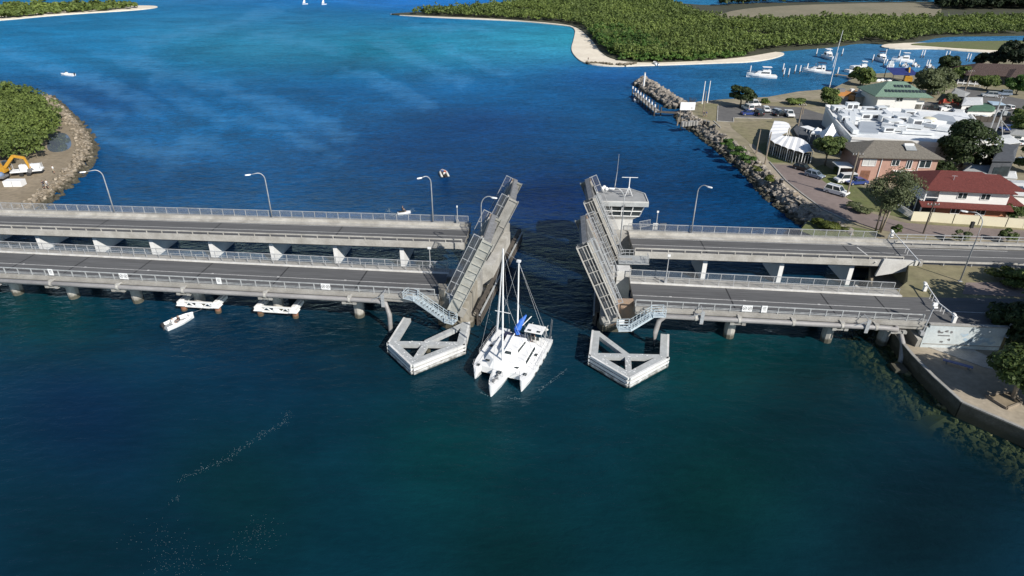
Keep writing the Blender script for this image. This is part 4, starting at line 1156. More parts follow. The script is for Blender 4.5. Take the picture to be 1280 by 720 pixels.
lamp('tall lamp nearest the rocky left shore, arm pointing left over the rear road', dk(FL, (136, 266), 8.4), 8.0, R(205), 2.4)
lamp('tall lamp in the middle of the rear left fence, second from the shore', dk(FL, (340, 270), 8.4), 8.2, R(205), 2.2)
lamp('tall lamp on the rear left deck just short of the raised leaf', dk(FL, (541, 279), 8.4), 8.4, R(215), 1.7)
lamp('tall lamp between the left leaves with its arm pointing right', Vector((-4.6, 86.9, 4.95)), 10.6, R(-20), 1.7)
lamp('tall lamp on the rear right deck beyond the control cabin', dk(FR, (864, 291), 8.4), 8.6, R(-40), 1.5)
lamp('pale lamp rising from the grey platform beside the right rear leaf', Vector((16.4, 89.0, 5.0)), 11.0, R(170), 1.6)
lamp('tall lamp on the grass strip between the two approach roads', Vector((at(1200, 351, 4.4).x, at(1200, 351, 4.4).y, 4.3)), 10.6, R(150), 2.2)

# grey grated platform by the right rear leaf
t = thing('service_platform', 'grey grated platform with railings between the two right decks', 'platform', FR.W(-3.6, -1.8, 4.85), FR.a)
b = MB(); b.para((0, -1.2, -.12), (4.6, 0, 0), (0, 3.0, 0), (0, 0, .12)); b.build('floor', K['panel'], t)
b = MB()
for (p, q) in (((0, -1.15), (4.5, -1.15)), ((0, 1.7), (2.6, 1.7)), ((0, -1.15), (0, 1.7)), ((4.5, -1.15), (4.5, .6))):
    n_ = 4
    for i in range(n_ + 1):
        x, y = p[0] + (q[0] - p[0]) * i / n_, p[1] + (q[1] - p[1]) * i / n_
        b.box((x, y, .5), (.06, .06, 1.0))
    for z in (.5, 1.0): b.bar((p[0], p[1], z), (q[0], q[1], z), .06, .06)
b.build('railing', K['galv'], t)

# ------------------------------------------------------------------ control cabin
t = thing('control_cabin', 'white bridge control cabin with flared window band and flat roof', 'cabin', Vector((18.0, 101.4, 4.7)), FR.a)
def octa(w_, d0, d1, cut): return [(-w_ / 2, d0), (w_ / 2, d0), (w_ / 2, d1 - cut), (w_ / 2 - cut, d1), (-w_ / 2 + cut, d1), (-w_ / 2, d1 - cut)]
b = MB(); b.prism(octa(4.2, -2.0, 2.0, .9), 0, 2.2); b.prism(octa(4.2, -2.0, 2.0, .9), 2.201, 3.0, top=octa(6.0, -2.6, 2.5, 1.2)); b.build('wall', K['concrete_white'], t)
lo, hi = octa(6.0, -2.6, 2.5, 1.2), octa(7.2, -3.1, 2.5, 1.4)
b = MB(); b.prism([(p[0] * .97, p[1] * .97) for p in lo], 3.001, 5.0, top=[(p[0] * .97, p[1] * .97) for p in hi]); b.build('window', K['glass'], t)
b = MB()
for i in range(6):
    a0, a1, h0, h1 = Vector((*lo[i], 3.0)), Vector((*lo[(i + 1) % 6], 3.0)), Vector((*hi[i], 5.0)), Vector((*hi[(i + 1) % 6], 5.0))
    n_ = 4 if i in (0,) else (3 if i in (1, 5, 3) else 2)
    for j in range(n_ + 1): b.bar(a0.lerp(a1, j / n_), h0.lerp(h1, j / n_), .13, .13)
    for k in (.02, .5): b.bar(a0.lerp(h0, k), a1.lerp(h1, k), .12, .12)
b.build('window_frame', K['white'], t)
b = MB(); b.prism(octa(8.4, -3.4, 2.9, 2.2), 5.001, 5.7); b.build('roof', K['fender_top'], t)
b = MB(); b.prism(octa(7.8, -3.1, 2.6, 2.0), 5.702, 5.73); b.build('roof_membrane', K['membrane_roof'], t)
b = MB()
rim = octa(8.4, -3.4, 2.9, 2.2)
for i in range(6):
    a, c_ = rim[i], rim[(i + 1) % 6]
    b.bar((a[0] * .975, a[1] * .975, 5.78), (c_[0] * .975, c_[1] * .975, 5.78), .14, .2)
b.build('roof_upstand', K['concrete_white'], t)
b = MB()
for (x, y, a, c_) in ((-2.4, .5, 2.4, .16), (-.3, 1.1, 3.0, .12), (.9, .2, 2.2, .14), (1.3, -1.0, 2.6, .12)):
    b.box((x, y, 6.3), (a, c_, .12), .3 * x)
b.build('roof_duct', K['galv_dark'], t)
for (x, y) in ((-3.0, .6), (-2.4, .4), (-2.7, 1.2)):
    b = MB(); b.ball((x, y, 6.6), .34, 0, 10, 6); b.tube([(x, y, 6.1), (x, y, 6.5)], .1, 6); b.build('roof_vent', K['white'], t, smooth=True)
b = MB(); b.tube([(-.9, 1.6, 6.1), (-.7, 1.6, 9.2)], [.09, .05], 8); b.tube([(-.7, 1.6, 9.2), (-.66, 1.6, 12.2)], [.04, .025], 6); b.build('aerial', K['galv'], t)
b = MB()
for e in ((-.6, -1.8), (.6, -1.8), (0, -.9)): b.bar((1.1 + e[0], e[1] + .3, 6.1), (1.1, -1.0, 7.6), .08, .08)
b.tube([(1.1, -1.0, 7.4), (1.1, -1.0, 9.2)], .08, 8); b.box((1.1, -1.0, 9.15), (2.6, .08, .07)); b.build('radar_stand', K['white'], t)
b = MB(); b.box((-1.35, -2.02, 2.5), (.9, .3, .35)); b.ball((.3, -3.8, 5.3), .22, 0, 8, 5); b.build('floodlight', K['galv_dark'], t)
b = MB(); b.box((2.14, .2, 1.05), (.08, .9, 2.0)); b.build('door', K['dark'], t)
t = thing('cabin_fence', 'galvanised gate and rails between the control cabin and the rear right deck', 'railing', FR.W(1.0, 8.4, 5.15), FR.a)
for x0, y0, x1, y1, m_ in ((.2, 1.6, 2.2, 2.6, 'galv'), (2.4, 1.0, 3.2, 1.0, 'white'), (3.5, 1.0, 4.6, 1.1, 'galv_dark')):
    b = MB()
    for z in (.15, 1.2): b.bar((x0, y0, z), (x1, y1, z), .06, .06)
    for i in range(9): b.box((x0 + (x1 - x0) * i / 8, y0 + (y1 - y0) * i / 8, .65), (.05, .05, 1.1))
    b.build('rail_panel', K[m_], t)

# ------------------------------------------------------------------ service stairs at the piers
def stairs(label, top, bot, land, width=1.0):
    top, bot = Vector(top), Vector(bot); t = thing('service_stair', label, 'stairs', bot)
    T = top - bot; d = Vector((T.x, T.y, 0)).normalized(); s = Vector((-d.y, d.x, 0)) * width / 2
    for e in (s, -s):
        b = MB(); b.bar(e, e + T, .08, .3); b.build('stringer', K['steel_blue'], t)
        b = MB(); n_ = 6
        for i in range(n_ + 1): b.bar(e + T * (i / n_), e + T * (i / n_) + Vector((0, 0, 1.1)), .06, .06)
        for z in (.35, .7, 1.1): b.bar(e + Vector((0, 0, z)), e + T + Vector((0, 0, z)), .055, .055)
        b.build('handrail', K['steel_blue'], t)
    b = MB(); n_ = int(T.z / .2)
    for i in range(n_):
        q = T * ((i + .5) / n_); b.para(q - s - d * .14, s * 2, d * .28, Vector((0, 0, .04)))
    b.build('tread', K['steel_blue'], t)
    for (o_, e1, e2) in ((Vector((0, 0, 0)), -d * land[0], s), (T, d * land[1], s)):
        b = MB(); b.para(o_ - s * 1.3, e1, s * 2.6, Vector((0, 0, .08)))
        c_ = [o_ - s * 1.3, o_ - s * 1.3 + e1, o_ + s * 1.3 + e1, o_ + s * 1.3]
        for i in range(4):
            b.bar(c_[i], c_[i] + Vector((0, 0, 1.15)), .07, .07)
        for i in (0, 1, 2):
            for z in (.4, .75, 1.12): b.bar(c_[i] + Vector((0, 0, z)), c_[i + 1] + Vector((0, 0, z)), .05, .05)
        b.build('landing', K['steel_blue'], t)
    return t
stairs('pale blue steel stair dropping right from the front left deck to the pier foot', at(520, 374, 4.9), at(559, 401, 2.7), (1.2, 1.6))
stairs('pale blue steel stair climbing right from the fender landing to the front right deck', at(815, 394, 4.9), at(787, 411, 2.9), (1.6, 1.6))
t = thing('notice_board', 'small white notice on the landing of the right service stair', 'sign', at(776.5, 405, 3.0))
b = MB(); b.box((0, -.05, .35), (.75, .05, .7)); b.build('board', K['white'], t)
b = MB(); b.box((-.3, 0, -.3), (.05, .05, 1.3)); b.box((.3, 0, -.3), (.05, .05, 1.3)); b.build('post', K['galv'], t)

# ------------------------------------------------------------------ white pile frames beside the left piers
def trestle(label, s0, s1):
    t = thing('pile_frame', label, 'pile frame', NL.W((s0 + s1) / 2, .3, 0), NL.a, 'white pile frames beside the left deck')
    h = (s1 - s0) / 2
    for x in (-h, h):
        b = MB(); b.tube([(x, .1, -3), (x, .1, 1.2)], .42, 12); b.build('pile', K['rust'], t, smooth=True)
        b = MB(); b.para((x - .5, -.5, 1.201), (1.0, 0, 0), (0, 2.8, 0), (0, 0, .5)); b.para((x - .62, -.62, 1.1), (1.24, 0, 0), (0, 1.2, 0), (0, 0, .1))
        b.para((x - .25, -.2, 1.702), (.5, 0, 0), (0, 2.3, 0), (0, 0, .18)); b.build('arm', K['white'], t)
    b = MB()
    for z in (.85, 1.62): b.para((-h + .51, -.35, z), (2 * h - 1.02, 0, 0), (0, .3, 0), (0, 0, .16))
    n_ = 6; w_ = (2 * h - 1.02) / n_
    for i in range(n_):
        x0 = -h + .51 + w_ * i; z0, z1 = (1.0, 1.62) if i % 2 == 0 else (1.62, 1.0)
        b.bar((x0, -.2, z0), (x0 + w_, -.2, z1), .14, .14)
    b.box((0, -.25, 1.25), (.7, .26, .6)); b.build('truss', K['white'], t)
    return t
trestle('white truss frame on rusty piles with the moored runabout below it', -26.3, -21.1)
trestle('white truss frame on rusty piles nearer the raised leaf', -14.7, -9.5)

# ------------------------------------------------------------------ signs on the front rail
RED = mat('sign red', (.35, .04, .035), .6, var=.05)
def rail_sign(label, f, p, big):
    s, v = f.loc(at(p[0], p[1], 5.3)); w_, h = (1.3, .92) if big else (.72, 1.0)
    t = thing('rail_sign', label, 'sign', f.W(s, .08, f.z(s) + .42), f.a)
    b = MB(); b.box((0, -.02, h / 2), (w_, .04, h)); b.build('board', K['white'], t)
    b = MB()
    if big:
        for x in (-.32, .32):
            n_ = 18
            for i in range(n_):
                a0, a1 = 2 * PI * i / n_, 2 * PI * (i + 1) / n_
                q = [(x + r0 * math.cos(a), -.044, .48 + r0 * math.sin(a)) for (r0, a) in ((.27, a0), (.27, a1), (.2, a1), (.2, a0))]
                b.face(q)
            b.bar((x - .17, -.046, .31), (x + .17, -.046, .65), .012, .055, up=(-.7, 0, .7))
            b.face([(x - .1, -.0445, .4), (x + .08, -.0445, .43), (x + .1, -.0445, .52), (x - .02, -.0445, .56), (x - .1, -.0445, .5)])
        b.build('prohibition_ring', K['galv_dark'], t)
    else:
        for k, (x, l) in enumerate(((0, .4), (-.02, .45), (.02, .36))):
            b.box((x, -.044, .78 - .2 * k), (l, .008, .08))
        b.build('lettering', K['galv_dark'], t)
    return t
rail_sign('small white notice on the front left rail, farthest left', NL, (57, 343), False)
rail_sign('white board with two prohibition rings left of the white pile frames', NL, (150, 348), True)
rail_sign('small white notice on the front left rail above the first pile frame', NL, (273, 353), False)
rail_sign('white board with two prohibition rings on the front left rail nearest the leaf', NL, (407, 361), True)
rail_sign('white board with two prohibition rings on the front right rail', NR, (934, 389), True)
rail_sign('small white notice on the front right rail beside the ringed board', NR, (956, 391), False)
# ------------------------------------------------------------------ boats
K['boot'] = mat('blue grey boat stripe', (.10, .12, .16), .4, var=.1)
K['navy'] = mat('navy canvas', (.02, .025, .06), .8, var=.2, scale=3)
K['blue_cover'] = mat('bright blue sail cover', (.03, .13, .52), .7, var=.2, scale=3)
K['grey_fabric'] = mat('grey dinghy fabric', (.55, .54, .5), .7, var=.1)
K['skin'] = mat('skin', (.45, .27, .19), .6, var=.08)
K['deck_grey'] = mat('non slip deck', (.62, .62, .60), .8, scale=2, var=.06)

def hull_rings(L, stations):
    """stations: (t along from stern to bow, half beam at deck, deck height, keel depth, half beam at waterline)"""
    R_ = []
    for (t_, wb, zd, kd, ww) in stations:
        x = t_ * L
        R_.append([(x, -wb, zd), (x, -wb * .985, zd * .55), (x, -ww, .0), (x, -ww * .5, -kd * .75), (x, 0, -kd), (x, ww * .5, -kd * .75), (x, ww, 0), (x, wb * .985, zd * .55), (x, wb, zd)])
    return R_
def hull(b, L, stations, off=(0, 0), mi=0):
    rs = [[(p[0] + off[0], p[1] + off[1], p[2]) for p in r] for r in hull_rings(L, stations)]
    n0 = len(rs[0]); vs = [p for r in rs for p in r]; fs = []
    for i in range(len(rs) - 1):
        for k in range(n0 - 1): fs.append((i * n0 + k, i * n0 + k + 1, (i + 1) * n0 + k + 1, (i + 1) * n0 + k))
        fs.append((i * n0 + n0 - 1, i * n0, (i + 1) * n0, (i + 1) * n0 + n0 - 1))
    fs.append(tuple(range(n0))[::-1]); fs.append(tuple((len(rs) - 1) * n0 + k for k in range(n0)))
    return b.add(vs, fs, mi)

def person(label, loc, rz, pose, shirt, legs, cat='person', group=None):
    """one continuous figure; the head, hair and clothes sit on it"""
    hipz = .05 if pose == 'sit' else .92
    J = {'pel': (0, 0, hipz), 'chest': (.02, 0, hipz + .36), 'neck': (.03, 0, hipz + .55), 'head': (.06, 0, hipz + .68), 'top': (.05, 0, hipz + .80)}
    E = [('pel', 'chest'), ('chest', 'neck'), ('neck', 'head'), ('head', 'top')]
    rad = {'pel': .15, 'chest': .165, 'neck': .06, 'head': .095, 'top': .07}
    for s, y in (('l', 1), ('r', -1)):
        J['hip' + s] = (.02, .1 * y, hipz - .04)
        if pose == 'sit':
            J['knee' + s] = (.45, .13 * y, hipz + .04); J['foot' + s] = (.52, .13 * y, hipz - .38); J['toe' + s] = (.68, .14 * y, hipz - .42)
        else:
            J['knee' + s] = (.03, .11 * y, .48); J['foot' + s] = (-.01, .12 * y, .08); J['toe' + s] = (.16, .13 * y, .04)
        J['sh' + s] = (.02, .19 * y, hipz + .48); J['el' + s] = (.06, .25 * y, hipz + .22); J['hand' + s] = (.28, .2 * y, hipz + .15)
        J['fing' + s] = (.36, .18 * y, hipz + .14)
        E += [('pel', 'hip' + s), ('hip' + s, 'knee' + s), ('knee' + s, 'foot' + s), ('foot' + s, 'toe' + s), ('chest', 'sh' + s), ('sh' + s, 'el' + s), ('el' + s, 'hand' + s), ('hand' + s, 'fing' + s)]
        rad.update({'hip' + s: .1, 'knee' + s: .065, 'foot' + s: .045, 'toe' + s: .035, 'sh' + s: .065, 'el' + s: .045, 'hand' + s: .035, 'fing' + s: .03})
    names = list(J); me = bpy.data.meshes.new('person')
    me.from_pydata([J[k] for k in names], [(names.index(a), names.index(c)) for a, c in E], [])
    o = bpy.data.objects.new('person', me); col.objects.link(o)
    md = o.modifiers.new('skin', 'SKIN')
    for i, k in enumerate(names): me.skin_vertices[0].data[i].radius = (rad[k], rad[k])
    me.skin_vertices[0].data[0].use_root = True
    sb = o.modifiers.new('sub', 'SUBSURF'); sb.levels = 1; sb.render_levels = 1
    me.materials.append(K['skin'])
    o.location = loc; o.rotation_euler = (0, 0, rz)
    tag(o, label, cat, group)
    b = MB()   # shirt
    b.loft([[(.02 + a * math.cos(q), c_ * math.sin(q), z) for q in [2 * PI * k / 12 for k in range(12)]] for (z, a, c_) in ((hipz - .02, .19, .21), (hipz + .25, .19, .22), (hipz + .45, .17, .24), (hipz + .54, .09, .12))])
    for y in (1, -1): b.tube([J['shl' if y > 0 else 'shr'], Vector(J['shl' if y > 0 else 'shr']).lerp(Vector(J['ell' if y > 0 else 'elr']), .7)], [.095, .08], 8)
    b.build('shirt', shirt, o, smooth=True)
    b = MB()
    for s in 'lr': b.tube([J['hip' + s], J['knee' + s], Vector(J['knee' + s]).lerp(Vector(J['foot' + s]), .3)], [.13, .1, .085], 8)
    b.build('trousers', legs, o, smooth=True)
    b = MB(); b.ball((.035, 0, hipz + .77), .115, 0, 10, 6, (1, .9, .75)); b.build('hair', K['trunk_dark'], o, smooth=True)
    b = MB()
    b.ball((.165, 0, hipz + .7), .02, 0, 6, 4)
    for y in (.035, -.035): b.ball((.145, y, hipz + .725), .013, 0, 6, 4)
    b.build('face', K['skin'], o)
    return o
SH = {k: mat(k, c, .8, var=.12, scale=4) for k, c in {'white shirt': (.7, .7, .68), 'dark shirt': (.03, .03, .04), 'blue shirt': (.08, .13, .3), 'red shirt': (.4, .06, .05), 'grey trousers': (.12, .12, .13), 'khaki trousers': (.3, .25, .17)}.items()}

# the big white three-hulled yacht
bow, st = at(625, 487, 0), at(667, 414, 0)
hd = math.atan2(-9.4, -3.3)
tri = thing('trimaran', 'big white three hulled sailing yacht passing through the open bridge', 'yacht', (0, 0, 0))
cb = at(613.5, 496, 0); fwd = Vector((math.cos(hd), math.sin(hd), 0))
LEN = 12.4
tri.scale = (1, .95, 1); tri.location = cb - fwd * LEN; tri.rotation_euler = (0, 0, hd)
def st_(L0, wb, h): return [(0, wb * .82, h * .72, .35, wb * .6), (.12, wb * .95, h * .86, .45, wb * .7), (.4, wb, h, .6, wb * .72), (.65, wb * .92, h * 1.03, .6, wb * .62), (.82, wb * .8, h * 1.08, .55, wb * .46), (.92, wb * .56, h * 1.12, .5, wb * .26), (.975, wb * .34, h * 1.14, .4, wb * .12), (1.0, wb * .12, h * 1.14, .3, wb * .05)]
b = MB(); hull(b, LEN, st_(0, 1.15, 1.45)); b.build('hull', K['gelcoat'], tri)
for y, o_ in ((3.25, -.6), (-3.25, -1.0)):
    b = MB(); hull(b, LEN - 1.6, st_(0, .95, 1.4), (o_, y)); b.build('hull', K['gelcoat'], tri)
    b = MB()
    for i in range(4):
        x = 3.2 + i * 1.55
        s = 1 if y > 0 else -1
        b.box((x + o_, y + s * .95, .88), (.5, .08, .2))
    b.build('porthole', K['glass'], tri)
# bridge deck between hulls, coachroof, cockpit
b = MB(); b.prism([(.4, -3.4), (8.6, -3.4), (9.0, -2.6), (9.0, 2.6), (8.6, 3.4), (.4, 3.4)], .72, 1.56); b.build('bridge_deck', K['gelcoat'], tri)
b = MB(); b.prism([(2.6, -2.9), (7.6, -2.9), (8.9, -1.6), (9.3, 0), (8.9, 1.6), (7.6, 2.9), (2.6, 2.9)], 1.561, 2.25, top=[(2.8, -2.5), (7.2, -2.5), (8.1, -1.4), (8.4, 0), (8.1, 1.4), (7.2, 2.5), (2.8, 2.5)]); b.build('coachroof', K['gelcoat'], tri)
b = MB(); b.prism([(3.0, -1.55), (6.4, -1.3), (6.9, -.6), (6.9, .6), (6.4, 1.3), (3.0, 1.55)], 2.251, 2.95, top=[(3.2, -1.35), (6.0, -1.1), (6.3, -.5), (6.3, .5), (6.0, 1.1), (3.2, 1.35)]); b.build('cabin_top', K['gelcoat'], tri)
b = MB()
b.face([(6.72, -.55, 2.5), (6.72, .55, 2.5), (6.5, .5, 2.8), (6.5, -.5, 2.8)])
for s in (1, -1): b.face([(3.6, s * 1.49, 2.5), (6.1, s * 1.29, 2.5), (5.9, s * 1.2, 2.8), (3.6, s * 1.4, 2.8)][::s])
for s in (1, -1): b.face([(3.4, s * 2.8, 1.8), (7.0, s * 2.79, 1.8), (6.9, s * 2.63, 2.08), (3.4, s * 2.63, 2.08)][::s])
b.build('cabin_window', K['glass'], tri)
b = MB(); b.prism([(.55, -2.4), (2.55, -2.4), (2.55, 2.4), (.55, 2.4)], 1.565, 1.6); b.build('cockpit', K['deck_grey'], tri)
for (x, y, w_, d_, z) in ((8.9, -3.2, .5, .45, 1.58), (8.8, 3.2, .5, .45, 1.58), (9.6, 0, .55, .6, 1.66), (8.15, -2.2, .35, .6, 2.0), (8.3, 1.9, .3, .6, 1.95), (10.4, .0, .35, .35, 1.68), (4.4, 3.2, .5, .4, 1.58), (4.4, -3.2, .5, .4, 1.58)):
    b = MB(); b.box((x, y, z), (w_, d_, .06)); b.build('deck_hatch', K['glass'], tri)
# hard top over the wheel, right aft seen from the front
b = MB(); b.box((1.6, 2.1, 3.55), (1.9, 2.5, .12)); b.build('hardtop', K['gelcoat'], tri)
b = MB()
for (x, y) in ((.75, .95), (.75, 3.25), (2.45, .95), (2.45, 3.25)): b.tube([(x, y, 1.6), (x, y, 3.5)], .035, 6)
b.build('hardtop_post', K['galv'], tri)
b = MB()
for (x, y) in ((2.2, 1.45), (2.2, 2.75)): b.box((x, y, 3.63), (.35, .5, .04))
for y in (1.5, 2.1, 2.7): b.box((2.3, y, 2.6), (.06, .4, .5))
b.build('solar_panel', K['glass'], tri)
b = MB(); b.ball((-.1, 2.2, 2.7), .5, 0, 12, 7, (.75, 2.6, .62)); b.build('dinghy', K['grey_fabric'], tri, smooth=True)
b = MB()
for y in (1.1, 3.3): b.tube([(.6, y, 1.5), (.2, y, 3.1), (-.4, y, 3.2)], .05, 6)
b.build('davit', K['galv'], tri)
b = MB(); b.box((2.6, -.9, 2.0), (1.5, 2.4, .9)); b.ball((3.6, -1.3, 2.3), .5, 0, 8, 5, (1.6, 1.2, .8)); b.build('cockpit_canopy', K['navy'], tri, smooth=False)
b = MB(); b.prism([(1.0, -3.6), (3.4, -3.6), (3.4, -2.5), (1.0, -2.5)], 1.57, 1.95); b.build('side_locker', K['gelcoat'], tri)
# rig
mx, my = 7.9, -.2; zx, zy = 1.9, -.35
b = MB(); b.tube([(mx, my, 1.6), (mx - .1, my, 17.4)], [.13, .10], 8); b.box((mx, my, 9.2), (.06, 2.0, .07)); b.build('main_mast', K['white'], tri, smooth=False)
b = MB(); b.tube([(zx, zy, 1.6), (zx - .1, zy, 13.0)], [.12, .09], 8); b.box((zx - .1, zy, 13.05), (.4, .5, .22)); b.build('mizzen_mast', K['white'], tri)
b = MB(); b.tube([(mx - .1, my, 17.0), (3.0, -2.9, 3.0)], [.06, .13], 7); b.build('furled_sail', K['canvas'], tri)
b = MB(); b.tube([(zx + .1, zy + .05, 2.6), (zx + .05, zy, 3.3), (zx - .3, zy + .35, 4.2), (zx - 1.0, zy + .9, 5.0)], [.42, .5, .4, .1], 8); b.build('sail_cover', K['blue_cover'], tri)
b = MB(); b.tube([(zx, zy, 3.0), (zx - 2.6, zy + 1.1, 3.9)], .06, 6); b.tube([(mx - .1, my, 3.1), (3.2, -.3, 3.3)], .08, 6); b.build('boom', K['white'], tri)
b = MB()
wires = [((mx - .1, my, 17.3), (12.2, 0, 1.65)), ((mx - .1, my, 17.3), (6.6, 4.0, 1.5)), ((mx - .1, my, 17.3), (6.6, -4.0, 1.5)), ((mx - .1, my, 11.5), (7.4, 4.0, 1.5)), ((zx - .1, zy, 12.9), (.6, 3.9, 1.5)), ((zx - .1, zy, 12.9), (.6, -3.9, 1.5)), ((zx - .1, zy, 12.9), (1.8, 4.0, 1.5)), ((mx - .1, my, 17.3), (zx - .1, zy, 13.0)), ((mx - .1, my, 17.3), (.3, -2.0, 1.5))]
for p, q in wires: b.tube([p, q], .018, 5)
b.build('rigging', K['galv'], tri)
b = MB()
for y0, o_ in ((4.1, -.6), (-4.1, -1.0)):
    b = MB()
    xs = [.4, 1.9, 3.4, 4.9, 6.4]
    for x in xs: b.tube([(x, y0, 1.35), (x, y0, 2.15)], .025, 5)
    for z in (1.75, 2.13): b.tube([(.4, y0, z), (6.4, y0, z)], .02, 5)
    b.build('guard_rail', K['galv'], tri)
for (x, y) in ((10.4, 3.1), (10.1, -3.3)):
    b = MB(); b.tube([(x - 1.5, y + .55, 2.1), (x - .2, y + .2, 2.2), (x - .2, y - .2, 2.2), (x - 1.5, y - .55, 2.1)], .025, 5); b.build('pulpit', K['galv'], tri)
b = MB(); b.tube([(10.2, .7, 2.2), (11.9, .25, 2.35), (11.9, -.25, 2.35), (10.2, -.7, 2.2)], .03, 5)
for (x, y) in ((10.2, .7), (11.0, .5), (11.9, .25), (11.9, -.25), (11.0, -.5), (10.2, -.7)): b.tube([(x, y, 1.55), (x, y, 2.25)], .025, 5)
b.build('pulpit', K['galv'], tri)
b = MB()
for k in range(14):
    x = 9.6 + .16 * k; b.box((x, .05 * math.sin(k * 2.1), 1.7), (.18, .09, .06), k * .9)
b.box((11.5, 0, 1.75), (.5, .35, .2)); b.ball((10.9, .25, 1.75), .16, 0, 8, 5)
b.build('anchor_gear', K['galv_dark'], tri)
for (x, y) in ((.2, 3.9), (.0, 3.7)):
    b = MB(); b.tube([(x, y, 1.5), (x - .3, y + .1, 4.4)], .03, 5); b.build('aerial', K['galv_dark'], tri)
tl = tri.matrix_basis if False else Matrix.Translation(tri.location) @ Matrix.Rotation(hd, 4, 'Z')
person('person in a dark top sitting at the wheel under the white hardtop of the yacht', tl @ Vector((1.2, 1.6, 2.0)), hd, 'sit', SH['dark shirt'], SH['grey trousers'])
person('person in a white shirt standing in the cockpit of the three hulled yacht', tl @ Vector((1.4, -.7, 1.6)), hd, 'stand', SH['white shirt'], SH['khaki trousers'])

# small open boats
def runabout(name, label, loc, rz, L=4.6, W=.95, seats=True, console=False, motor='black'):
    t = thing(name, label, 'boat', loc, rz)
    S = [(0, W * .92, .62, .18, W * .78), (.3, W, .66, .2, W * .82), (.6, W * .92, .72, .2, W * .66), (.82, W * .6, .80, .18, W * .34), (.94, W * .26, .86, .12, W * .12), (1, W * .05, .9, .02, W * .02)]
    rs = hull_rings(L, S)
    b = MB(); n0 = 9; vs = [p for r in rs for p in r]; fs = []
    for i in range(len(rs) - 1):
        for k in range(n0 - 1): fs.append((i * n0 + k, i * n0 + k + 1, (i + 1) * n0 + k + 1, (i + 1) * n0 + k))
    fs.append(tuple(range(n0))[::-1])
    b.add(vs, fs); b.build('hull', K['gelcoat'], t)
    b = MB()   # gunwale
    for s in (0, 8):
        b.tube([(r[s][0], r[s][1], r[s][2]) for r in rs], .06, 6)
    b.build('gunwale', K['white'], t)
    b = MB(); b.face([(r[0][0], r[0][1] * .86, .3) for r in rs[:-1]] + [(r[8][0], r[8][1] * .86, .3) for r in rs[:-1]][::-1]); b.build('floor', K['panel'], t)
    b = MB(); b.face([(r[0][0], r[0][1] * .97, r[0][2] - .02) for r in rs[3:]] + [(r[8][0], r[8][1] * .97, r[8][2] - .02) for r in rs[3:]][::-1]); b.build('foredeck', K['gelcoat'], t)
    for x in (.28, .5) if seats else ():
        b = MB(); b.box((x * L, 0, .5), (.42, W * 1.7, .1)); b.build('seat', K['white'], t)
    if console:
        b = MB(); b.box((L * .55, 0, .8), (.6, .8, 1.0)); b.build('console', K['white'], t)
        b = MB(); b.face([(L * .62, -.42, 1.3), (L * .62, .42, 1.3), (L * .55, .36, 1.7), (L * .55, -.36, 1.7)]); b.build('windscreen', K['glass'], t)
    b = MB(); b.box((-.22, 0, .85), (.36, .34, .5)); b.box((-.2, 0, .3), (.16, .12, .9)); b.box((-.02, 0, .66), (.2, .3, .12)); b.build('outboard', K[motor], t)
    return t
rb = at(207, 412, 0); ra = math.atan2((at(238, 399, 0) - rb).y, (at(238, 399, 0) - rb).x)
runabout('runabout', 'small white open boat tied below the white pile frame', rb, ra, 4.1, .86, True)
c_, s_ = math.cos(ra), math.sin(ra)
person('person in a white shirt seated in the tied up open boat', rb + Vector((1.15 * c_, 1.15 * s_, .5)), ra + .4, 'sit', SH['white shirt'], SH['grey trousers'])
person('person in dark clothes seated forward in the tied up open boat', rb + Vector((2.05 * c_, 2.05 * s_, .5)), ra + 2.8, 'sit', SH['dark shirt'], SH['grey trousers'])
b = MB(); p0 = rb + Vector((c_, s_, 0)) * 4.1 + Vector((0, 0, .85)); p1 = NL.W(-22.6, .3, 1.3)
b.tube([Vector((0, 0, 0)), (p1 - p0) * .5 - Vector((0, 0, .25)), p1 - p0], .02, 5)
tag(b.build('mooring_rope', K['galv_dark'], loc=p0), 'thin rope from the open boat to the white pile frame', 'rope')
o_ = at(555, 219, 0)
t = thing('dinghy', 'dark inflatable boat with pale tubes drifting beyond the left deck lamps', 'boat', o_, R(105))
b = MB()
for y in (.75, -.75): b.tube([(-1.8, y, .35), (1.0, y, .38), (1.8, y * .5, .5), (2.1, 0, .55)], .24, 9)
b.build('tube', K['grey_fabric'], t, smooth=True)
b = MB(); b.prism([(-1.7, -.6), (1.6, -.5), (1.6, .5), (-1.7, .6)], .02, .22); b.build('floor', K['black'], t)
b = MB(); b.box((-1.9, 0, .7), (.35, .32, .6)); b.box((-1.9, 0, .2), (.14, .12, .8)); b.build('outboard', K['black'], t)
for lab, x, y, sh in (('person in a white shirt at the stern of the drifting inflatable', -1.1, .1, 'white shirt'), ('person in a red top in the middle of the drifting inflatable', .1, -.25, 'red shirt'), ('person in a blue top near the bow of the drifting inflatable', .9, .2, 'blue shirt')):
    person(lab, o_ + Vector((math.cos(R(105)) * x - math.sin(R(105)) * y, math.sin(R(105)) * x + math.cos(R(105)) * y, .45)), R(105), 'sit', SH[sh], SH['grey trousers'])

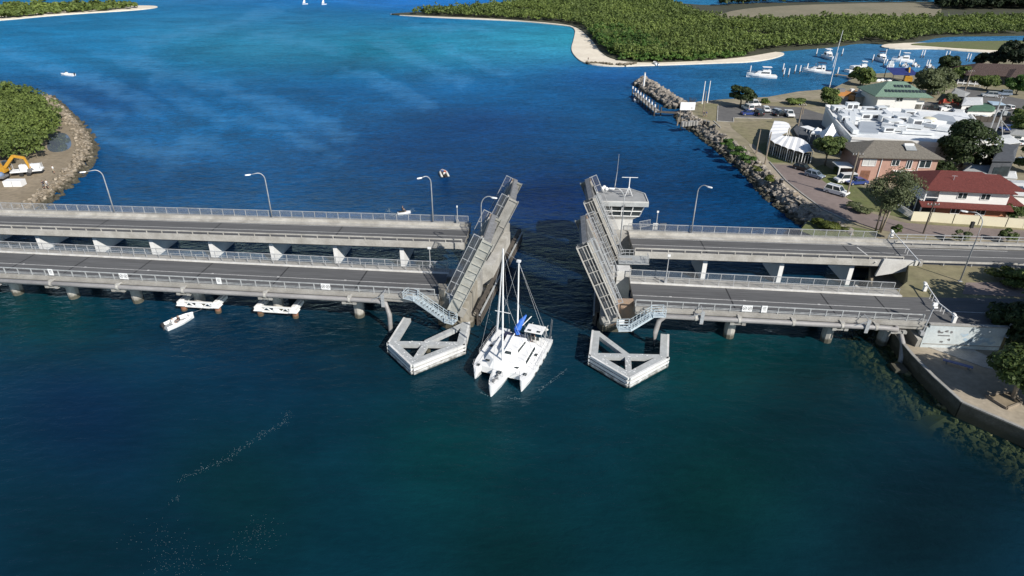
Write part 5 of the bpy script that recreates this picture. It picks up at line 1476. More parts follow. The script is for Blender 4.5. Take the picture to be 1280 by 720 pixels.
def cruiser(label, loc, rz, L=10.5, W=1.75, fly=True, dark=False, name='motor_cruiser', scale=1):
    t = thing(name, label, 'boat', loc, rz)
    b = MB(); hull(b, L, [(0, W * .9, 1.0, .4, W * .8), (.3, W, 1.1, .5, W * .85), (.6, W * .95, 1.3, .5, W * .7), (.82, W * .62, 1.55, .5, W * .34), (.94, W * .28, 1.75, .35, W * .12), (1, W * .05, 1.85, .05, W * .02)]); b.build('hull', K['gelcoat'], t)
    b = MB(); b.prism([(L * .22, -W * .75), (L * .6, -W * .75), (L * .78, -W * .35), (L * .78, W * .35), (L * .6, W * .75), (L * .22, W * .75)], 1.2, 2.5, top=[(L * .22, -W * .66), (L * .54, -W * .66), (L * .62, -W * .3), (L * .62, W * .3), (L * .54, W * .66), (L * .22, W * .66)]); b.build('cabin', K['gelcoat'], t)
    b = MB()
    for s in (1, -1): b.face([(L * .26, s * W * .735, 1.75), (L * .56, s * W * .735, 1.75), (L * .53, s * W * .685, 2.3), (L * .26, s * W * .695, 2.3)][::s])
    b.face([(L * .735, -W * .33, 1.75), (L * .735, W * .33, 1.75), (L * .66, W * .31, 2.3), (L * .66, -W * .31, 2.3)])
    b.build('cabin_window', K['glass'], t)
    if fly:
        b = MB(); b.box((L * .36, 0, 2.75), (L * .26, W * 1.3, .46)); b.build('flybridge', K['gelcoat'], t)
        b = MB()
        for (x, y) in ((.25, .55), (.25, -.55), (.46, .55), (.46, -.55)): b.tube([(L * x, W * y, 2.9), (L * x, W * y, 4.0)], .04, 5)
        b.build('canopy_post', K['galv'], t)
        b = MB(); b.box((L * .355, 0, 4.05), (L * .3, W * 1.35, .1)); b.build('canopy', K['navy'] if dark else K['canvas'], t)
    b = MB(); b.box((L * .11, 0, 1.05), (L * .2, W * 1.5, .1)); b.build('cockpit', K['navy'] if dark else K['deck_grey'], t)
    b = MB()
    for s in (1, -1): b.tube([(L * .6, s * W * .92, 1.95), (L * .82, s * W * .6, 2.15), (L * .97, s * W * .12, 2.4)], .03, 5)
    b.build('guard_rail', K['galv'], t)
    return t
cruiser('white motor cruiser lying alone on mooring piles left of the marina', at(970, 97.5, 0), R(172), 11.5, 1.8)
cruiser('white cruiser with a flybridge at the head of the narrow creek', at(1030, 71, 0), R(-95), 11, 1.9)
cruiser('white cruiser with a dark canopy on the open creek beside the mangroves', at(1096, 74, 0), R(-98), 12, 2.0, True, True)
cruiser('dark decked fishing boat rafted left at the marina jetty', at(1038, 92, 0), R(165), 11, 1.9, True, True)
cruiser('white yacht hull berthed right of the dark decked fishing boat', at(1058, 90.5, 0), R(20), 10, 1.7, False)
cruiser('white cruiser with a pale canopy nosed into the marina bank', at(1080, 91, 0), R(75), 9, 1.5)
cruiser('small white cruiser without a flybridge at the outer marina piles', at(1112, 86, 0), R(60), 8, 1.4, False)
cruiser('white cruiser moored in the far creek right of the dark canopied one', at(1140, 78, 0), R(172), 9, 1.5)
t = thing('yacht_mast', 'tall pale yacht mast standing among the marina boats', 'mast', at(1041, 84, 0))
b = MB(); b.tube([(0, 0, 0), (.6, 0, 15)], [.14, .08], 7); b.build('pole', K['white'], t)
b = MB(); b.bar((.3, -1, 8), (.3, 1, 8), .06, .06); b.build('spreader', K['white'], t)
for lab, p, rz in (('small white launch at the marina, leftmost of three by the shore', (1131, 84.5), R(60)), ('small pale launch at the marina, middle of three by the shore', (1147, 84), R(80)), ('small pale launch at the marina, rightmost of three by the shore', (1164, 86), R(70))):
    runabout('runabout', lab, at(*p, 0), rz, 6.0, 1.2, True, True)
runabout('runabout', 'small white boat pulled up on the far beach', at(822, 81.5, .3), R(100), 4.6, 1.0, True)
runabout('runabout', 'small white boat alone on the water left of the channel', at(93, 95, 0), R(175), 5.2, 1.1, True, True)
def sail(label, p, rz):
    t = thing('sailing_boat', label, 'sailing boat', at(*p, 0), rz); t.scale = (.6, .6, .6)
    b = MB(); hull(b, 7.0, [(0, .8, .8, .3, .6), (.4, 1.1, .85, .4, .8), (.75, .75, .95, .4, .4), (1, .06, 1.1, .1, .02)]); b.build('hull', K['gelcoat'], t)
    b = MB(); b.tube([(3.9, 0, .8), (3.9, 0, 9.2)], .07, 6); b.build('mast', K['white'], t)
    b = MB(); b.add([(3.8, 0, 1.6), (.6, .3, 1.5), (3.8, .02, 8.9), (3.8, .04, 1.6), (.6, .34, 1.5), (3.8, .06, 8.9)], [(0, 1, 2), (5, 4, 3), (0, 3, 4, 1), (1, 4, 5, 2), (2, 5, 3, 0)]); b.build('sail', K['canvas'], t)
    return t
sail('far white sailing boat, left one of two near the horizon', (378, 5.5), R(20))
sail('far white sailing boat, right one of two near the horizon', (402, 6), R(40))
# jet ski with its wake
o_ = at(497, 268, 0)
t = thing('jet_ski', 'jet ski throwing spray just beyond the rear left fence', 'jet ski', o_, R(15)); t.scale = (.85, .85, .85)
b = MB(); hull(b, 3.0, [(0, .5, .4, .1, .45), (.5, .58, .5, .15, .5), (.85, .35, .6, .1, .2), (1, .05, .65, .02, .02)]); b.build('hull', K['white'], t)
b = MB(); b.box((1.0, 0, .65), (1.3, .4, .3)); b.build('seat', K['black'], t)
b = MB(); b.bar((1.9, -.35, 1.0), (1.9, .35, 1.0), .06, .06); b.box((1.9, 0, .8), (.2, .2, .4)); b.build('handlebar', K['black'], t)
person('person riding the jet ski in a dark top', o_ + Vector((1.0, .25, .85)), R(15), 'sit', SH['dark shirt'], SH['grey trousers'])

# foam on the water
K['foam'] = mat('foam', (.20, .26, .28), .9, var=.2)
def foam(name, lines, seed, smin=.03, smax=.09, dens=6.0, wd=.5):
    r = random.Random(seed); b = MB()
    for pts in lines:
        P_ = [at(*p, .02) for p in pts]
        for a, c_ in zip(P_[:-1], P_[1:]):
            for i in range(int((c_ - a).length * dens)):
                q = a.lerp(c_, r.random()) + Vector((r.gauss(0, wd), r.gauss(0, wd), 0)); s = r.uniform(smin, smax); k0 = r.uniform(0, 6)
                b.face([(q.x + s * r.uniform(.6, 1.6) * math.cos(k0 + k), q.y + s * math.sin(k0 + k) * .7, .02 + .002 * r.random()) for k in (0, 1.3, 2.5, 3.7, 5)])
    return tag(b.build(name, K['foam']), kind='stuff')
foam('foam_streak', [[(226, 600), (245, 590), (262, 582)], [(264, 580), (284, 576), (298, 562), (318, 552), (330, 540), (345, 535), (360, 525), (358, 515)], [(216, 628), (224, 622)]], 3, .012, .038, 22, .28)
foam('foam_patch', [[(160, 672), (178, 672)], [(200, 660), (215, 690), (190, 706), (240, 712)], [(222, 690), (255, 705)], [(262, 708), (310, 690), (330, 660)], [(300, 670), (325, 650), (340, 680)]], 4, .01, .028, 16, .8)
foam('jet_ski_wake', [[(487, 268), (497, 270), (508, 268)], [(484, 261), (486, 266), (497, 267), (515, 265), (518, 261)]], 5, .05, .14, 12, .28)
foam('wake', [[(672, 490), (682, 482), (694, 472), (708, 462)], [(632, 497), (650, 498)], [(618, 503), (626, 500)], [(600, 490), (610, 494)]], 6, .02, .06, 12, .13)
foam('wake', [[(655, 352), (650, 372), (640, 390)], [(612, 388), (614, 402), (606, 412)]], 8, .02, .07, 6, .5)
# ------------------------------------------------------------------ town: materials
def tile_mat(name, a, b_, scale=5.5, depth=.5):
    m, t, bs = nodes(name); N, L = t.nodes.new, t.links.new
    tc = N('ShaderNodeTexCoord')
    br = N('ShaderNodeTexNoise'); br.inputs['Scale'].default_value = 3.0; br.inputs['Detail'].default_value = 6
    L(tc.outputs['Object'], br.inputs['Vector'])
    cr = N('ShaderNodeValToRGB'); cr.color_ramp.elements[0].position = .3; cr.color_ramp.elements[1].position = .7
    cr.color_ramp.elements[0].color = (*a, 1); cr.color_ramp.elements[1].color = (*b_, 1)
    L(br.outputs['Fac'], cr.inputs[0]); L(cr.outputs[0], bs.inputs['Base Color'])
    wv = N('ShaderNodeTexWave'); wv.inputs['Scale'].default_value = scale * .5; wv.bands_direction = 'X'; wv.inputs['Distortion'].default_value = .4
    L(tc.outputs['Object'], wv.inputs['Vector'])
    bp = N('ShaderNodeBump'); bp.inputs['Strength'].default_value = depth; bp.inputs['Distance'].default_value = .12
    L(wv.outputs['Fac'], bp.inputs['Height']); L(bp.outputs[0], bs.inputs['Normal'])
    bs.inputs['Roughness'].default_value = .8
    return m
K['tile_red'] = tile_mat('red roof tile', (.105, .022, .017), (.165, .036, .028))
K['tile_grey'] = tile_mat('grey brown roof tile', (.13, .115, .095), (.22, .20, .165))
K['tile_dark'] = tile_mat('dark brown roof tile', (.055, .035, .03), (.085, .055, .045))
K['iron_green'] = tile_mat('green roof iron', (.13, .21, .155), (.165, .25, .19), 8, .3)
K['iron_grey'] = tile_mat('grey roof iron', (.27, .275, .27), (.34, .345, .34), 8, .3)
K['iron_pale'] = tile_mat('pale roof iron', (.52, .53, .53), (.60, .61, .61), 8, .2)
K['membrane'] = mat('pale roof membrane', (.76, .77, .77), .6, scale=.25, c2=(.60, .62, .63), fine=.06)
K['membrane_grey'] = mat('grey roof membrane', (.36, .40, .44), .6, scale=.3, c2=(.30, .33, .37))
K['duct'] = mat('pale air duct', (.70, .72, .73), .5, scale=.8, c2=(.56, .59, .61))
K['brick_pink'] = mat('pink brick', (.46, .28, .22), .9, scale=1.4, c2=(.38, .225, .18), fine=.12)
K['brick_orange'] = mat('orange brick', (.46, .19, .10), .9, scale=1.4, c2=(.38, .15, .085), fine=.12)
K['render_white'] = mat('white render', (.78, .77, .74), .8, scale=.5, c2=(.70, .69, .66))
K['cream'] = mat('cream steel fence', (.72, .67, .50), .6, scale=.4, c2=(.66, .61, .46))
K['dark_wall'] = mat('dark weatherboard', (.07, .075, .085), .8, scale=1, var=.25)
K['yellow'] = mat('machine yellow', (.62, .32, .03), .5, scale=1.5, c2=(.45, .24, .03))
K['orange'] = mat('machine orange', (.52, .22, .05), .6, scale=1.5, c2=(.36, .17, .06))
K['tarp_blue'] = mat('blue tarpaulin', (.02, .03, .14), .6, var=.2, scale=1)
K['red_paint'] = mat('red paint', (.45, .08, .05), .6, var=.15)
GZ = 2.3

# ------------------------------------------------------------------ streets
def flat(name, pts_px, z, m, kind='structure'):
    b = MB(); b.prism([C(p) for p in px(pts_px, z)], z - .15, z)
    return tag(b.build(name, m), kind=kind)
flat('side_street', [(966, 205), (991, 206.5), (1010, 214), (1030, 227), (1062, 251), (1092, 267), (1125, 277), (1165, 280.5), (1300, 289), (1300, 300), (1200, 297), (1130, 293), (1090, 285), (1060, 275), (1030, 261), (1004, 242), (984, 226)], GZ + .03, K['asphalt_pink'])
flat('footpath', [(935, 180), (942, 180), (962, 203), (982, 227), (1003, 244), (1029, 263), (1058, 277.5), (1052, 280), (1020, 268), (994, 249), (970, 230)], GZ + .045, K['path'])
b = MB(); Pk = px([(962, 203), (983, 227), (1004, 244), (1030, 263), (1060, 277)], GZ)
for a, c_ in zip(Pk[:-1], Pk[1:]): b.bar(a + Vector((0, 0, .1)), c_ + Vector((0, 0, .1)), .3, .22)
tag(b.build('kerb', K['concrete']), kind='structure')
flat('car_park', [(897.5, 132), (896, 151), (917, 152.5), (918, 147), (965, 147.5), (993, 147), (1020, 160), (1050, 158), (1030, 143), (1000, 134), (950, 131.5)], GZ + .03, K['asphalt_old'])
flat('lawn', [(872, 129), (897, 130), (895, 152), (873, 146)], GZ + .02, K['lawn'])
flat('lawn', [(912, 153.5), (968, 149.5), (966, 165), (962, 178), (946, 186), (930, 172), (915, 160)], GZ + .02, K['lawn'])
flat('lawn', [(944, 181), (962, 177), (1006, 194), (1004, 203.5), (964, 203)], GZ + .022, K['lawn_green'])
flat('lawn', [(940, 128), (1000, 126), (1040, 122), (1030, 132), (985, 134), (950, 131)], GZ + .035, K['lawn'])
flat('lawn', [(1010, 212), (1060, 248), (1092, 264), (1135, 274), (1140, 262), (1060, 225), (1030, 205)], GZ + .02, K['lawn_green'])
flat('lawn', [(1010, 276), (1060, 283), (1100, 289), (1090, 300), (1030, 300), (1000, 288)], GZ + .02, K['lawn_green'])
flat('lawn', [(1140, 277), (1300, 285), (1300, 289), (1165, 281), (1130, 278)], GZ + .05, K['lawn'])
flat('side_street', [(1195, 108), (1215, 112), (1300, 128), (1300, 146), (1262, 150), (1240, 132), (1205, 118)], GZ + .03, K['asphalt_old'])
flat('lawn', [(1130, 93), (1190, 92), (1210, 104), (1260, 112), (1300, 118), (1300, 110), (1230, 98), (1205, 85), (1165, 89.5)], GZ + .02, K['lawn'])
flat('yard', [(1100, 126), (1170, 128), (1215, 150), (1262, 152), (1275, 176), (1235, 178), (1190, 148), (1150, 140)], GZ + .025, K['asphalt_old'])
b = MB()
for (p, q) in (((897.5, 132), (896.4, 151)), ((896, 151.2), (917, 152.5)), ((918, 147.2), (965, 148)), ((892, 151), (901, 159.5)), ((917, 147), (917, 152))):
    b.bar(at(*p, GZ + .1), at(*q, GZ + .1), .2, .14)
tag(b.build('car_park_kerb', K['concrete_pale']), kind='structure')

# ------------------------------------------------------------------ houses
def frame_of(p, q):
    d = q - p; return Vector((p.x, p.y, 0)), math.atan2(d.y, d.x), math.hypot(d.x, d.y)
def hip(b, x0, x1, y0, y1, z, h, inset, ov=.55):
    x0 -= ov; x1 += ov; y0 -= ov; y1 += ov; ym = (y0 + y1) / 2
    v = [(x0, y0, z), (x1, y0, z), (x1, y1, z), (x0, y1, z), (x0 + inset, ym, z + h), (x1 - inset, ym, z + h), (x0, y0, z - .18), (x1, y0, z - .18), (x1, y1, z - .18), (x0, y1, z - .18)]
    b.add(v, [(0, 1, 5, 4), (1, 2, 5), (2, 3, 4, 5), (3, 0, 4), (0, 6, 7, 1), (1, 7, 8, 2), (2, 8, 9, 3), (3, 9, 6, 0), (9, 8, 7, 6)])
    return b
def wall_window(t, x, z, w_, h, y=0, m='glass', fm='white'):
    b = MB(); b.para((x - w_ / 2, y - .05, z), (w_, 0, 0), (0, .08, 0), (0, 0, h)); o = b.build('window', K[m], t)
    b = MB()
    for (a, c_) in (((x - w_ / 2 - .05, z - .05), (x + w_ / 2 + .05, z - .05)), ((x - w_ / 2 - .05, z + h + .05), (x + w_ / 2 + .05, z + h + .05)), ((x - w_ / 2 - .05, z), (x - w_ / 2 - .05, z + h)), ((x + w_ / 2 + .05, z), (x + w_ / 2 + .05, z + h)), ((x, z), (x, z + h))):
        b.bar((a[0], y - .07, a[1]), (c_[0], y - .07, c_[1]), .09, .09)
    f_ = b.build('frame', K[fm], o); return o

# pink brick house
p, q = at(1069, 225, GZ), at(1164, 227.5, GZ); o_, a_, W_ = frame_of(p, q)
t = thing('brick_house', 'two storey pink brick house with a grey brown hipped roof', 'house', o_ + Vector((0, 0, GZ)), a_)
b = MB(); b.para((0, 0, -.5), (W_, 0, 0), (0, 9.5, 0), (0, 0, 5.7)); b.build('wall', K['brick_pink'], t)
b = MB(); hip(b, -.2, W_ + .2, 0, 9.5, 5.3, 2.3, 5.0, .7); rf = b.build('roof', K['tile_grey'], t)
b = MB(); b.bar((W_ * .60, 2.1, 6.75), (W_ * .60 + 2.2, 2.1, 6.75), 1.5, .14, up=(0, -.45, .9)); b.build('solar_heater', K['panel'], rf)
b = MB(); b.tube([(W_ * .60, 3.0, 7.2), (W_ * .60 + 2.0, 3.0, 7.2)], .3, 8); b.build('water_tank', K['white'], rf)
for (x, z, w_, h, m_) in ((1.9, 3.3, 2.7, 1.4, 'concrete_white'), (7.4, 3.5, 1.5, 1.1, 'glass'), (10.3, 2.9, 1.0, 1.7, 'glass'), (13.6, 3.2, 2.3, 1.5, 'glass')): wall_window(t, x, z, w_, h, 0, m_)
b = MB(); b.para((.7, -.04, 0), (2.0, 0, 0), (0, .06, 0), (0, 0, 2.2)); b.build('garage_door', K['rust'], t)
for x in (4.4, W_ * .76):
    b = MB(); b.tube([(x, -.12, 0), (x, -.12, 5.1)], .1, 6); b.build('downpipe', K['white'], t)
b = MB(); b.para((7.2, -1.2, 2.35), (4.8, 0, 0), (0, 1.2, 0), (0, 0, .15)); b.build('awning', K['white'], t)
b = MB(); b.para((-3.6, 1.0, 2.3), (3.4, 0, 0), (0, 4, 0), (0, 0, .2)); b.para((-3.5, 1.05, 0), (.25, 0, 0), (0, .25, 0), (0, 0, 2.3)); b.build('porch', K['render_white'], t)
# white house with the red roof
p, q = at(1153, 273.5, GZ), at(1256, 279, GZ); o_, a_, W_ = frame_of(p, q)
t = thing('red_roofed_house', 'white two storey house with red tiled hip roof behind the cream fence', 'house', o_ + Vector((0, 1.2, GZ)), a_)
b = MB(); b.para((2.6, .2, 2.75), (W_ - 2.6, 0, 0), (0, 9.0, 0), (0, 0, 2.75)); b.para((0, 1.6, 2.75), (2.6, 0, 0), (0, 7.6, 0), (0, 0, 2.7)); b.build('upper_wall', K['render_white'], t)
b = MB(); b.para((2.6, .0, -.4), (W_ - 2.0, 0, 0), (0, 9.2, 0), (0, 0, 2.9)); b.build('lower_wall', K['brick_orange'], t)
b = MB(); hip(b, 0, W_, 0, 9.4, 5.55, 2.2, 4.3, .7); b.build('roof', K['tile_red'], t)
b = MB(); hip(b, W_ - 4, W_ + 4.5, 4.5, 11.5, 4.6, 1.8, 3.4, .5); b.build('side_roof', K['tile_red'], t)
b = MB(); hip(b, W_ - 1.6, W_ + 3.2, 1.0, 7.0, 2.9, 1.7, 2.4, .4); b.build('lean_to_roof', K['tile_red'], t)
b = MB(); b.add([(-.8, -1.3, 2.45), (W_ + .8, -1.3, 2.45), (W_ + .8, .18, 3.05), (-.8, .18, 3.05), (-.8, -1.3, 2.3), (W_ + .8, -1.3, 2.3), (W_ + .8, .18, 2.9), (-.8, .18, 2.9)], [(0, 1, 2, 3), (7, 6, 5, 4), (0, 4, 5, 1), (1, 5, 6, 2), (3, 7, 4, 0)]); b.build('awning_roof', K['tile_red'], t)
for x in (6.4, 10.4): wall_window(t, x, 3.9, 1.5, 1.05, .2)
for x in (6.0, 10.4): wall_window(t, x, 1.0, 1.5, .9, 0)
b = MB()
for z in (2.85, 3.8): b.bar((.0, .25, z), (2.5, .25, z), .12, .14)
for x in (.05, 2.45): b.bar((x, .25, 0), (x, .25, 5.4), .2, .2)
for y in (2.4, 4.6, 6.8): b.bar((-.05, y, 0), (-.05, y, 5.4), .14, .14)
for z in (2.85, 3.85, 4.6): b.bar((-.05, .3, z), (-.05, 9, z), .1, .1)
b.build('balcony', K['white'], t)
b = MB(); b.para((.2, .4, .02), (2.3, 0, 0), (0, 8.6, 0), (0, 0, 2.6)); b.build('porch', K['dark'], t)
b = MB(); b.tube([(5.0, 2.2, 6.4), (5.0, 2.2, 7.6)], .05, 5); b.bar((4.5, 2.2, 7.5), (5.5, 2.2, 7.5), .05, .05); b.build('aerial', K['galv'], t)
# cream fence round it
t = thing('cream_fence', 'cream sheet steel fence along the side street', 'fence', at(1138, 276, GZ))
Pf = [(1138.5, 276), (1161, 277), (1190, 279.3), (1222, 281.6), (1256, 284), (1300, 287.5)]
for a, c_ in zip(Pf[:-1], Pf[1:]):
    A_, B_ = at(*a, GZ) - t.location, at(*c_, GZ) - t.location
    b = MB(); b.bar(A_ + Vector((0, 0, .9)), B_ + Vector((0, 0, .9)), .05, 1.8)
    b.bar(A_ + Vector((0, 0, 1.82)), B_ + Vector((0, 0, 1.82)), .09, .07)
    n_ = max(1, int((B_ - A_).length / 2.4))
    for i in range(n_ + 1): b.box(A_.lerp(B_, i / n_) + Vector((0, 0, .92)), (.1, .1, 1.9))
    b.build('fence_panel', K['cream'], t)
t = thing('picket_fence', 'grey white picket fence slanting down to the corner of the cream fence', 'fence', at(1120, 262, GZ))
A_, B_ = Vector((0, 0, 0)), at(1138, 273.5, GZ) - t.location
b = MB()
for z in (.3, 1.2): b.bar(A_ + Vector((0, 0, z)), B_ + Vector((0, 0, z)), .06, .1)
for i in range(22): b.box(A_.lerp(B_, i / 21) + Vector((0, 0, .75)), (.12, .05, 1.4), math.atan2((B_ - A_).y, (B_ - A_).x))
b.build('picket_panel', K['concrete_white'], t)
# green roofed house with panels
p, q = at(1093, 140, GZ), at(1152, 141.5, GZ); o_, a_, W_ = frame_of(p, q)
t = thing('green_roofed_house', 'white house with green iron hip roof and rows of solar panels', 'house', o_ + Vector((0, 0, GZ)), a_)
b = MB(); b.para((0, 0, -.5), (W_ * .82, 0, 0), (0, 12, 0), (0, 0, 5.4)); b.para((W_ * .821, 3.5, -.5), (W_ * .18, 0, 0), (0, 8.5, 0), (0, 0, 5.3)); b.build('wall', K['render_white'], t)
b = MB(); hip(b, -.5, W_ + .5, 0, 12, 4.9, 3.2, 6.0, 1.0); rf = b.build('roof', K['iron_green'], t)
for (row, x0, n_) in ((.34, 2.0, 12), (.66, 5.4, 3), (.66, 8.6, 2)):
    for i in range(n_):
        sl = math.atan2(3.2, 7.0); y = -1.0 + 7.0 * row; z = 4.9 + 3.2 * row + .08
        b = MB(); b.para((x0 + i * 1.0, y - .5, z - .5 * math.tan(sl)), (.72, 0, 0), (0, 1.15, 1.15 * math.tan(sl)), (0, -.02, .05)); b.build('solar_panel', K['glass'], rf)
wall_window(t, W_ * .45, 3.4, 1.9, 1.0)
b = MB(); b.para((W_ * .82, .6, 2.5), (W_ * .2, 0, 0), (0, 2.9, 0), (0, 0, .18)); b.para((W_ * .98, .7, 0), (.25, 0, 0), (0, 2.7, 0), (0, 0, 2.5)); b.para((W_ * .83, .62, 2.7), (W_ * .18, 0, 0), (0, .08, 0), (0, 0, .9)); b.build('balcony', K['white'], t)
b = MB(); b.para((1.0, -.05, 0), (3.0, 0, 0), (0, .08, 0), (0, 0, 2.1)); b.build('door', K['panel'], t)
# big dark roofed house far right
t = thing('brown_roofed_house', 'long dark brown roofed house beyond the far street at the right edge', 'house', at(1206, 104, GZ), R(-6))
b = MB(); b.para((0, 0, -.5), (38, 0, 0), (0, 14, 0), (0, 0, 3.6)); b.build('wall', K['dark_wall'], t)
b = MB(); hip(b, 0, 38, 0, 14, 3.1, 3.0, 7, 1.0); b.build('roof', K['tile_dark'], t)
b = MB(); hip(b, 13, 23, -3.5, 7, 3.0, 2.4, 4.6, .6); b.build('porch_roof', K['tile_dark'], t)
for x in (5, 9, 27, 32): wall_window(t, x, .9, 1.8, 1.3)
# sheds and other roofs between the club and the right edge
def shed(name, label, c4, ztop, m_roof, m_wall, cat='shed', win=(), ridge=.5):
    P_ = px(c4, ztop); o_ = Vector((P_[0].x, P_[0].y, GZ)); t = thing(name, label, cat, o_)
    L_ = [(p.x - o_.x, p.y - o_.y) for p in P_]
    cx, cy = sum(p[0] for p in L_) / 4, sum(p[1] for p in L_) / 4
    I_ = [(cx + (p[0] - cx) * .93, cy + (p[1] - cy) * .93) for p in L_]
    b = MB(); b.prism(I_, -.4, ztop - GZ - .12); b.build('wall', m_wall, t)
    m0 = ((L_[0][0] + L_[3][0]) / 2, (L_[0][1] + L_[3][1]) / 2); m1 = ((L_[1][0] + L_[2][0]) / 2, (L_[1][1] + L_[2][1]) / 2); z = ztop - GZ
    m0, m1 = (m0[0] + (m1[0] - m0[0]) * .18, m0[1] + (m1[1] - m0[1]) * .18), (m1[0] + (m0[0] - m1[0]) * .18, m1[1] + (m0[1] - m1[1]) * .18)
    b = MB(); b.add([(*L_[0], z), (*L_[1], z), (*L_[2], z), (*L_[3], z), (*m0, z + ridge), (*m1, z + ridge), (*L_[0], z - .12), (*L_[1], z - .12), (*L_[2], z - .12), (*L_[3], z - .12)], [(0, 1, 5, 4), (1, 2, 5), (2, 3, 4, 5), (3, 0, 4), (0, 6, 7, 1), (1, 7, 8, 2), (2, 8, 9, 3), (3, 9, 6, 0), (9, 8, 7, 6)]); b.build('roof', m_roof, t)
    for (u, z0, w_, h) in win:
        A_, B_ = Vector((*I_[0], 0)), Vector((*I_[1], 0)); d = (B_ - A_).normalized(); n_ = Vector((d.y, -d.x, 0)); q_ = A_.lerp(B_, u)
        b = MB(); b.para(q_ - d * w_ / 2 + n_ * .01 + Vector((0, 0, z0)), d * w_, n_ * .05, Vector((0, 0, h))); b.build('window', K['glass'], t)
    return t
shed('grey_roofed_shed', 'grey roofed low shed between the dark fig tree and the red roof', [(1199, 217), (1246, 218), (1242, 206.5), (1212, 205)], 5.0, K['iron_grey'], K['render_white'], ridge=.7)
shed('dark_house', 'dark grey upper storey house with pale window behind the sheds', [(1240, 201), (1268, 201.5), (1273, 182), (1249, 178)], 8.0, K['dark_wall'], K['dark_wall'], 'house', ((.35, 2.6, 1.4, 1.6), (.72, 2.4, 1.9, 2.0)), .4)
shed('flat_awning', 'pale grey flat awning roof beside the power frame', [(1242, 182), (1277, 178), (1262, 168), (1246, 169.5)], 5.6, K['iron_pale'], K['dark_wall'], ridge=.25)
shed('white_shed', 'white flat roofed shed with two small windows at the far street', [(1202, 131.5), (1229, 131), (1228.5, 121.5), (1206, 121.5)], 5.0, K['iron_pale'], K['render_white'], win=((.3, 1.3, .8, .7), (.7, 1.3, .8, .7)), ridge=.2)
shed('green_roofed_shed', 'dark green iron roofed shed beside the white shed', [(1209, 138.5), (1243, 139), (1246, 129), (1214, 128)], 4.4, mat('dark green iron', (.07, .14, .085), .6, var=.2, scale=.6), K['render_white'], ridge=.6)
shed('grey_boat_shed', 'small grey shed with a white flap beyond the parked ute', [(1186, 119), (1206, 121), (1213, 116), (1194, 109.5)], 4.6, K['iron_grey'], K['dark_wall'], ridge=.4)
shed('panelled_bungalow', 'white bungalow with dark solar panels on its pale roof at the right edge', [(1250, 243), (1300, 246), (1300, 226), (1262, 225)], 5.6, K['iron_pale'], K['render_white'], 'house', ((.2, 1.6, 2.0, 1.2),), .9)
b = MB()
for i in range(3):
    P_ = px([(1262 + i * 9, 237), (1269.5 + i * 9, 237.6), (1270.5 + i * 9, 229.6), (1263.5 + i * 9, 229)], 6.1 + .12)
    b.prism([C(v) for v in P_], lambda x, y: 6.2, lambda x, y: 6.28)
tag(b.build('solar_array', K['glass']), 'dark solar panels lying on the pale bungalow roof', 'solar panels')
shed('grey_carport', 'small grey carport roof between the pink house and the red roof', [(1162, 212), (1178, 214), (1172, 206.5), (1163, 205)], 4.4, K['iron_pale'], K['dark_wall'], ridge=.2)
shed('blue_sail_roof', 'pale blue sail like awning by the far street bend', [(1241, 131), (1258, 131), (1250, 127), (1234, 126)], 5.2, mat('pale blue awning', (.36, .46, .55), .6, var=.06), K['dark'], 'awning', ridge=.15)
shed('boat_hut', 'pale weathered hut behind the diggers near the marina', [(1069, 121), (1088, 121), (1090, 110), (1074, 109)], 5.0, K['iron_grey'], K['concrete_pale'], ridge=.5)

shed('garden_shed', 'small rusty roofed shed behind the panelled bungalow', [(1253, 222), (1272, 223), (1270, 214), (1255, 213)], 4.4, K['iron_pale'], K['concrete_white'], ridge=.4)
shed('low_flat', 'pale flat roofed annexe at the right edge beyond the grey awning', [(1262, 168), (1300, 170), (1300, 158), (1266, 157)], 4.8, K['iron_grey'], K['render_white'], 'building', ((.3, 1.0, 1.6, 1.0),), ridge=.3)
shed('garage', 'white garage with a dark door left of the green roofed shed', [(1190, 143), (1206, 144), (1206, 137), (1192, 136)], 4.2, K['iron_pale'], K['render_white'], ridge=.35)
for lab, a, c_, m_ in (('grey paling fence behind the fig tree', (1180, 216), (1212, 220), 'timber_pale'), ('dark paling fence along the yard beyond the club', (1215, 152), (1262, 154), 'timber'), ('white rail fence along the far street lawn', (1196, 106), (1232, 109), 'white')):
    A_, B_ = at(*a, GZ), at(*c_, GZ); t = thing('paling_fence', lab, 'fence', A_); d = B_ - A_
    b = MB(); b.bar((0, 0, .85), d + Vector((0, 0, .85)), .05, 1.5 if m_ != 'white' else .5); b.build('paling', K[m_], t)
    for i in range(6):
        b = MB(); b.box(d * (i / 5) + Vector((0, 0, .85)), (.14, .14, 1.8)); b.build('post', K[m_], t)
# ------------------------------------------------------------------ the club with its cluttered roof
ZR = 7.2
c4 = px([(1064, 174), (1172, 181), (1240, 179), (1213, 145), (1140, 139), (1032, 133.5), (1044, 152)], ZR)
o_ = Vector((c4[0].x, c4[0].y, GZ)); t = thing('club_building', 'low sprawling club with a pale flat roof crowded with air ducts', 'building', o_)
lw = [(p.x - o_.x, p.y - o_.y) for p in c4]
b = MB(); b.prism(lw, -.5, ZR - GZ - .6); b.build('wall', K['concrete_white'], t)
b = MB(); b.prism(lw, ZR - GZ - .599, ZR - GZ); b.build('roof', K['membrane'], t)
cl = lambda x, y, z=ZR: (at(x, y, z) - o_)
b = MB()
for i in range(len(lw)):
    a, c_ = lw[i], lw[(i + 1) % len(lw)]
    b.bar((a[0], a[1], ZR - GZ + .3), (c_[0], c_[1], ZR - GZ + .3), .35, .62)
b.build('parapet', K['render_white'], t)
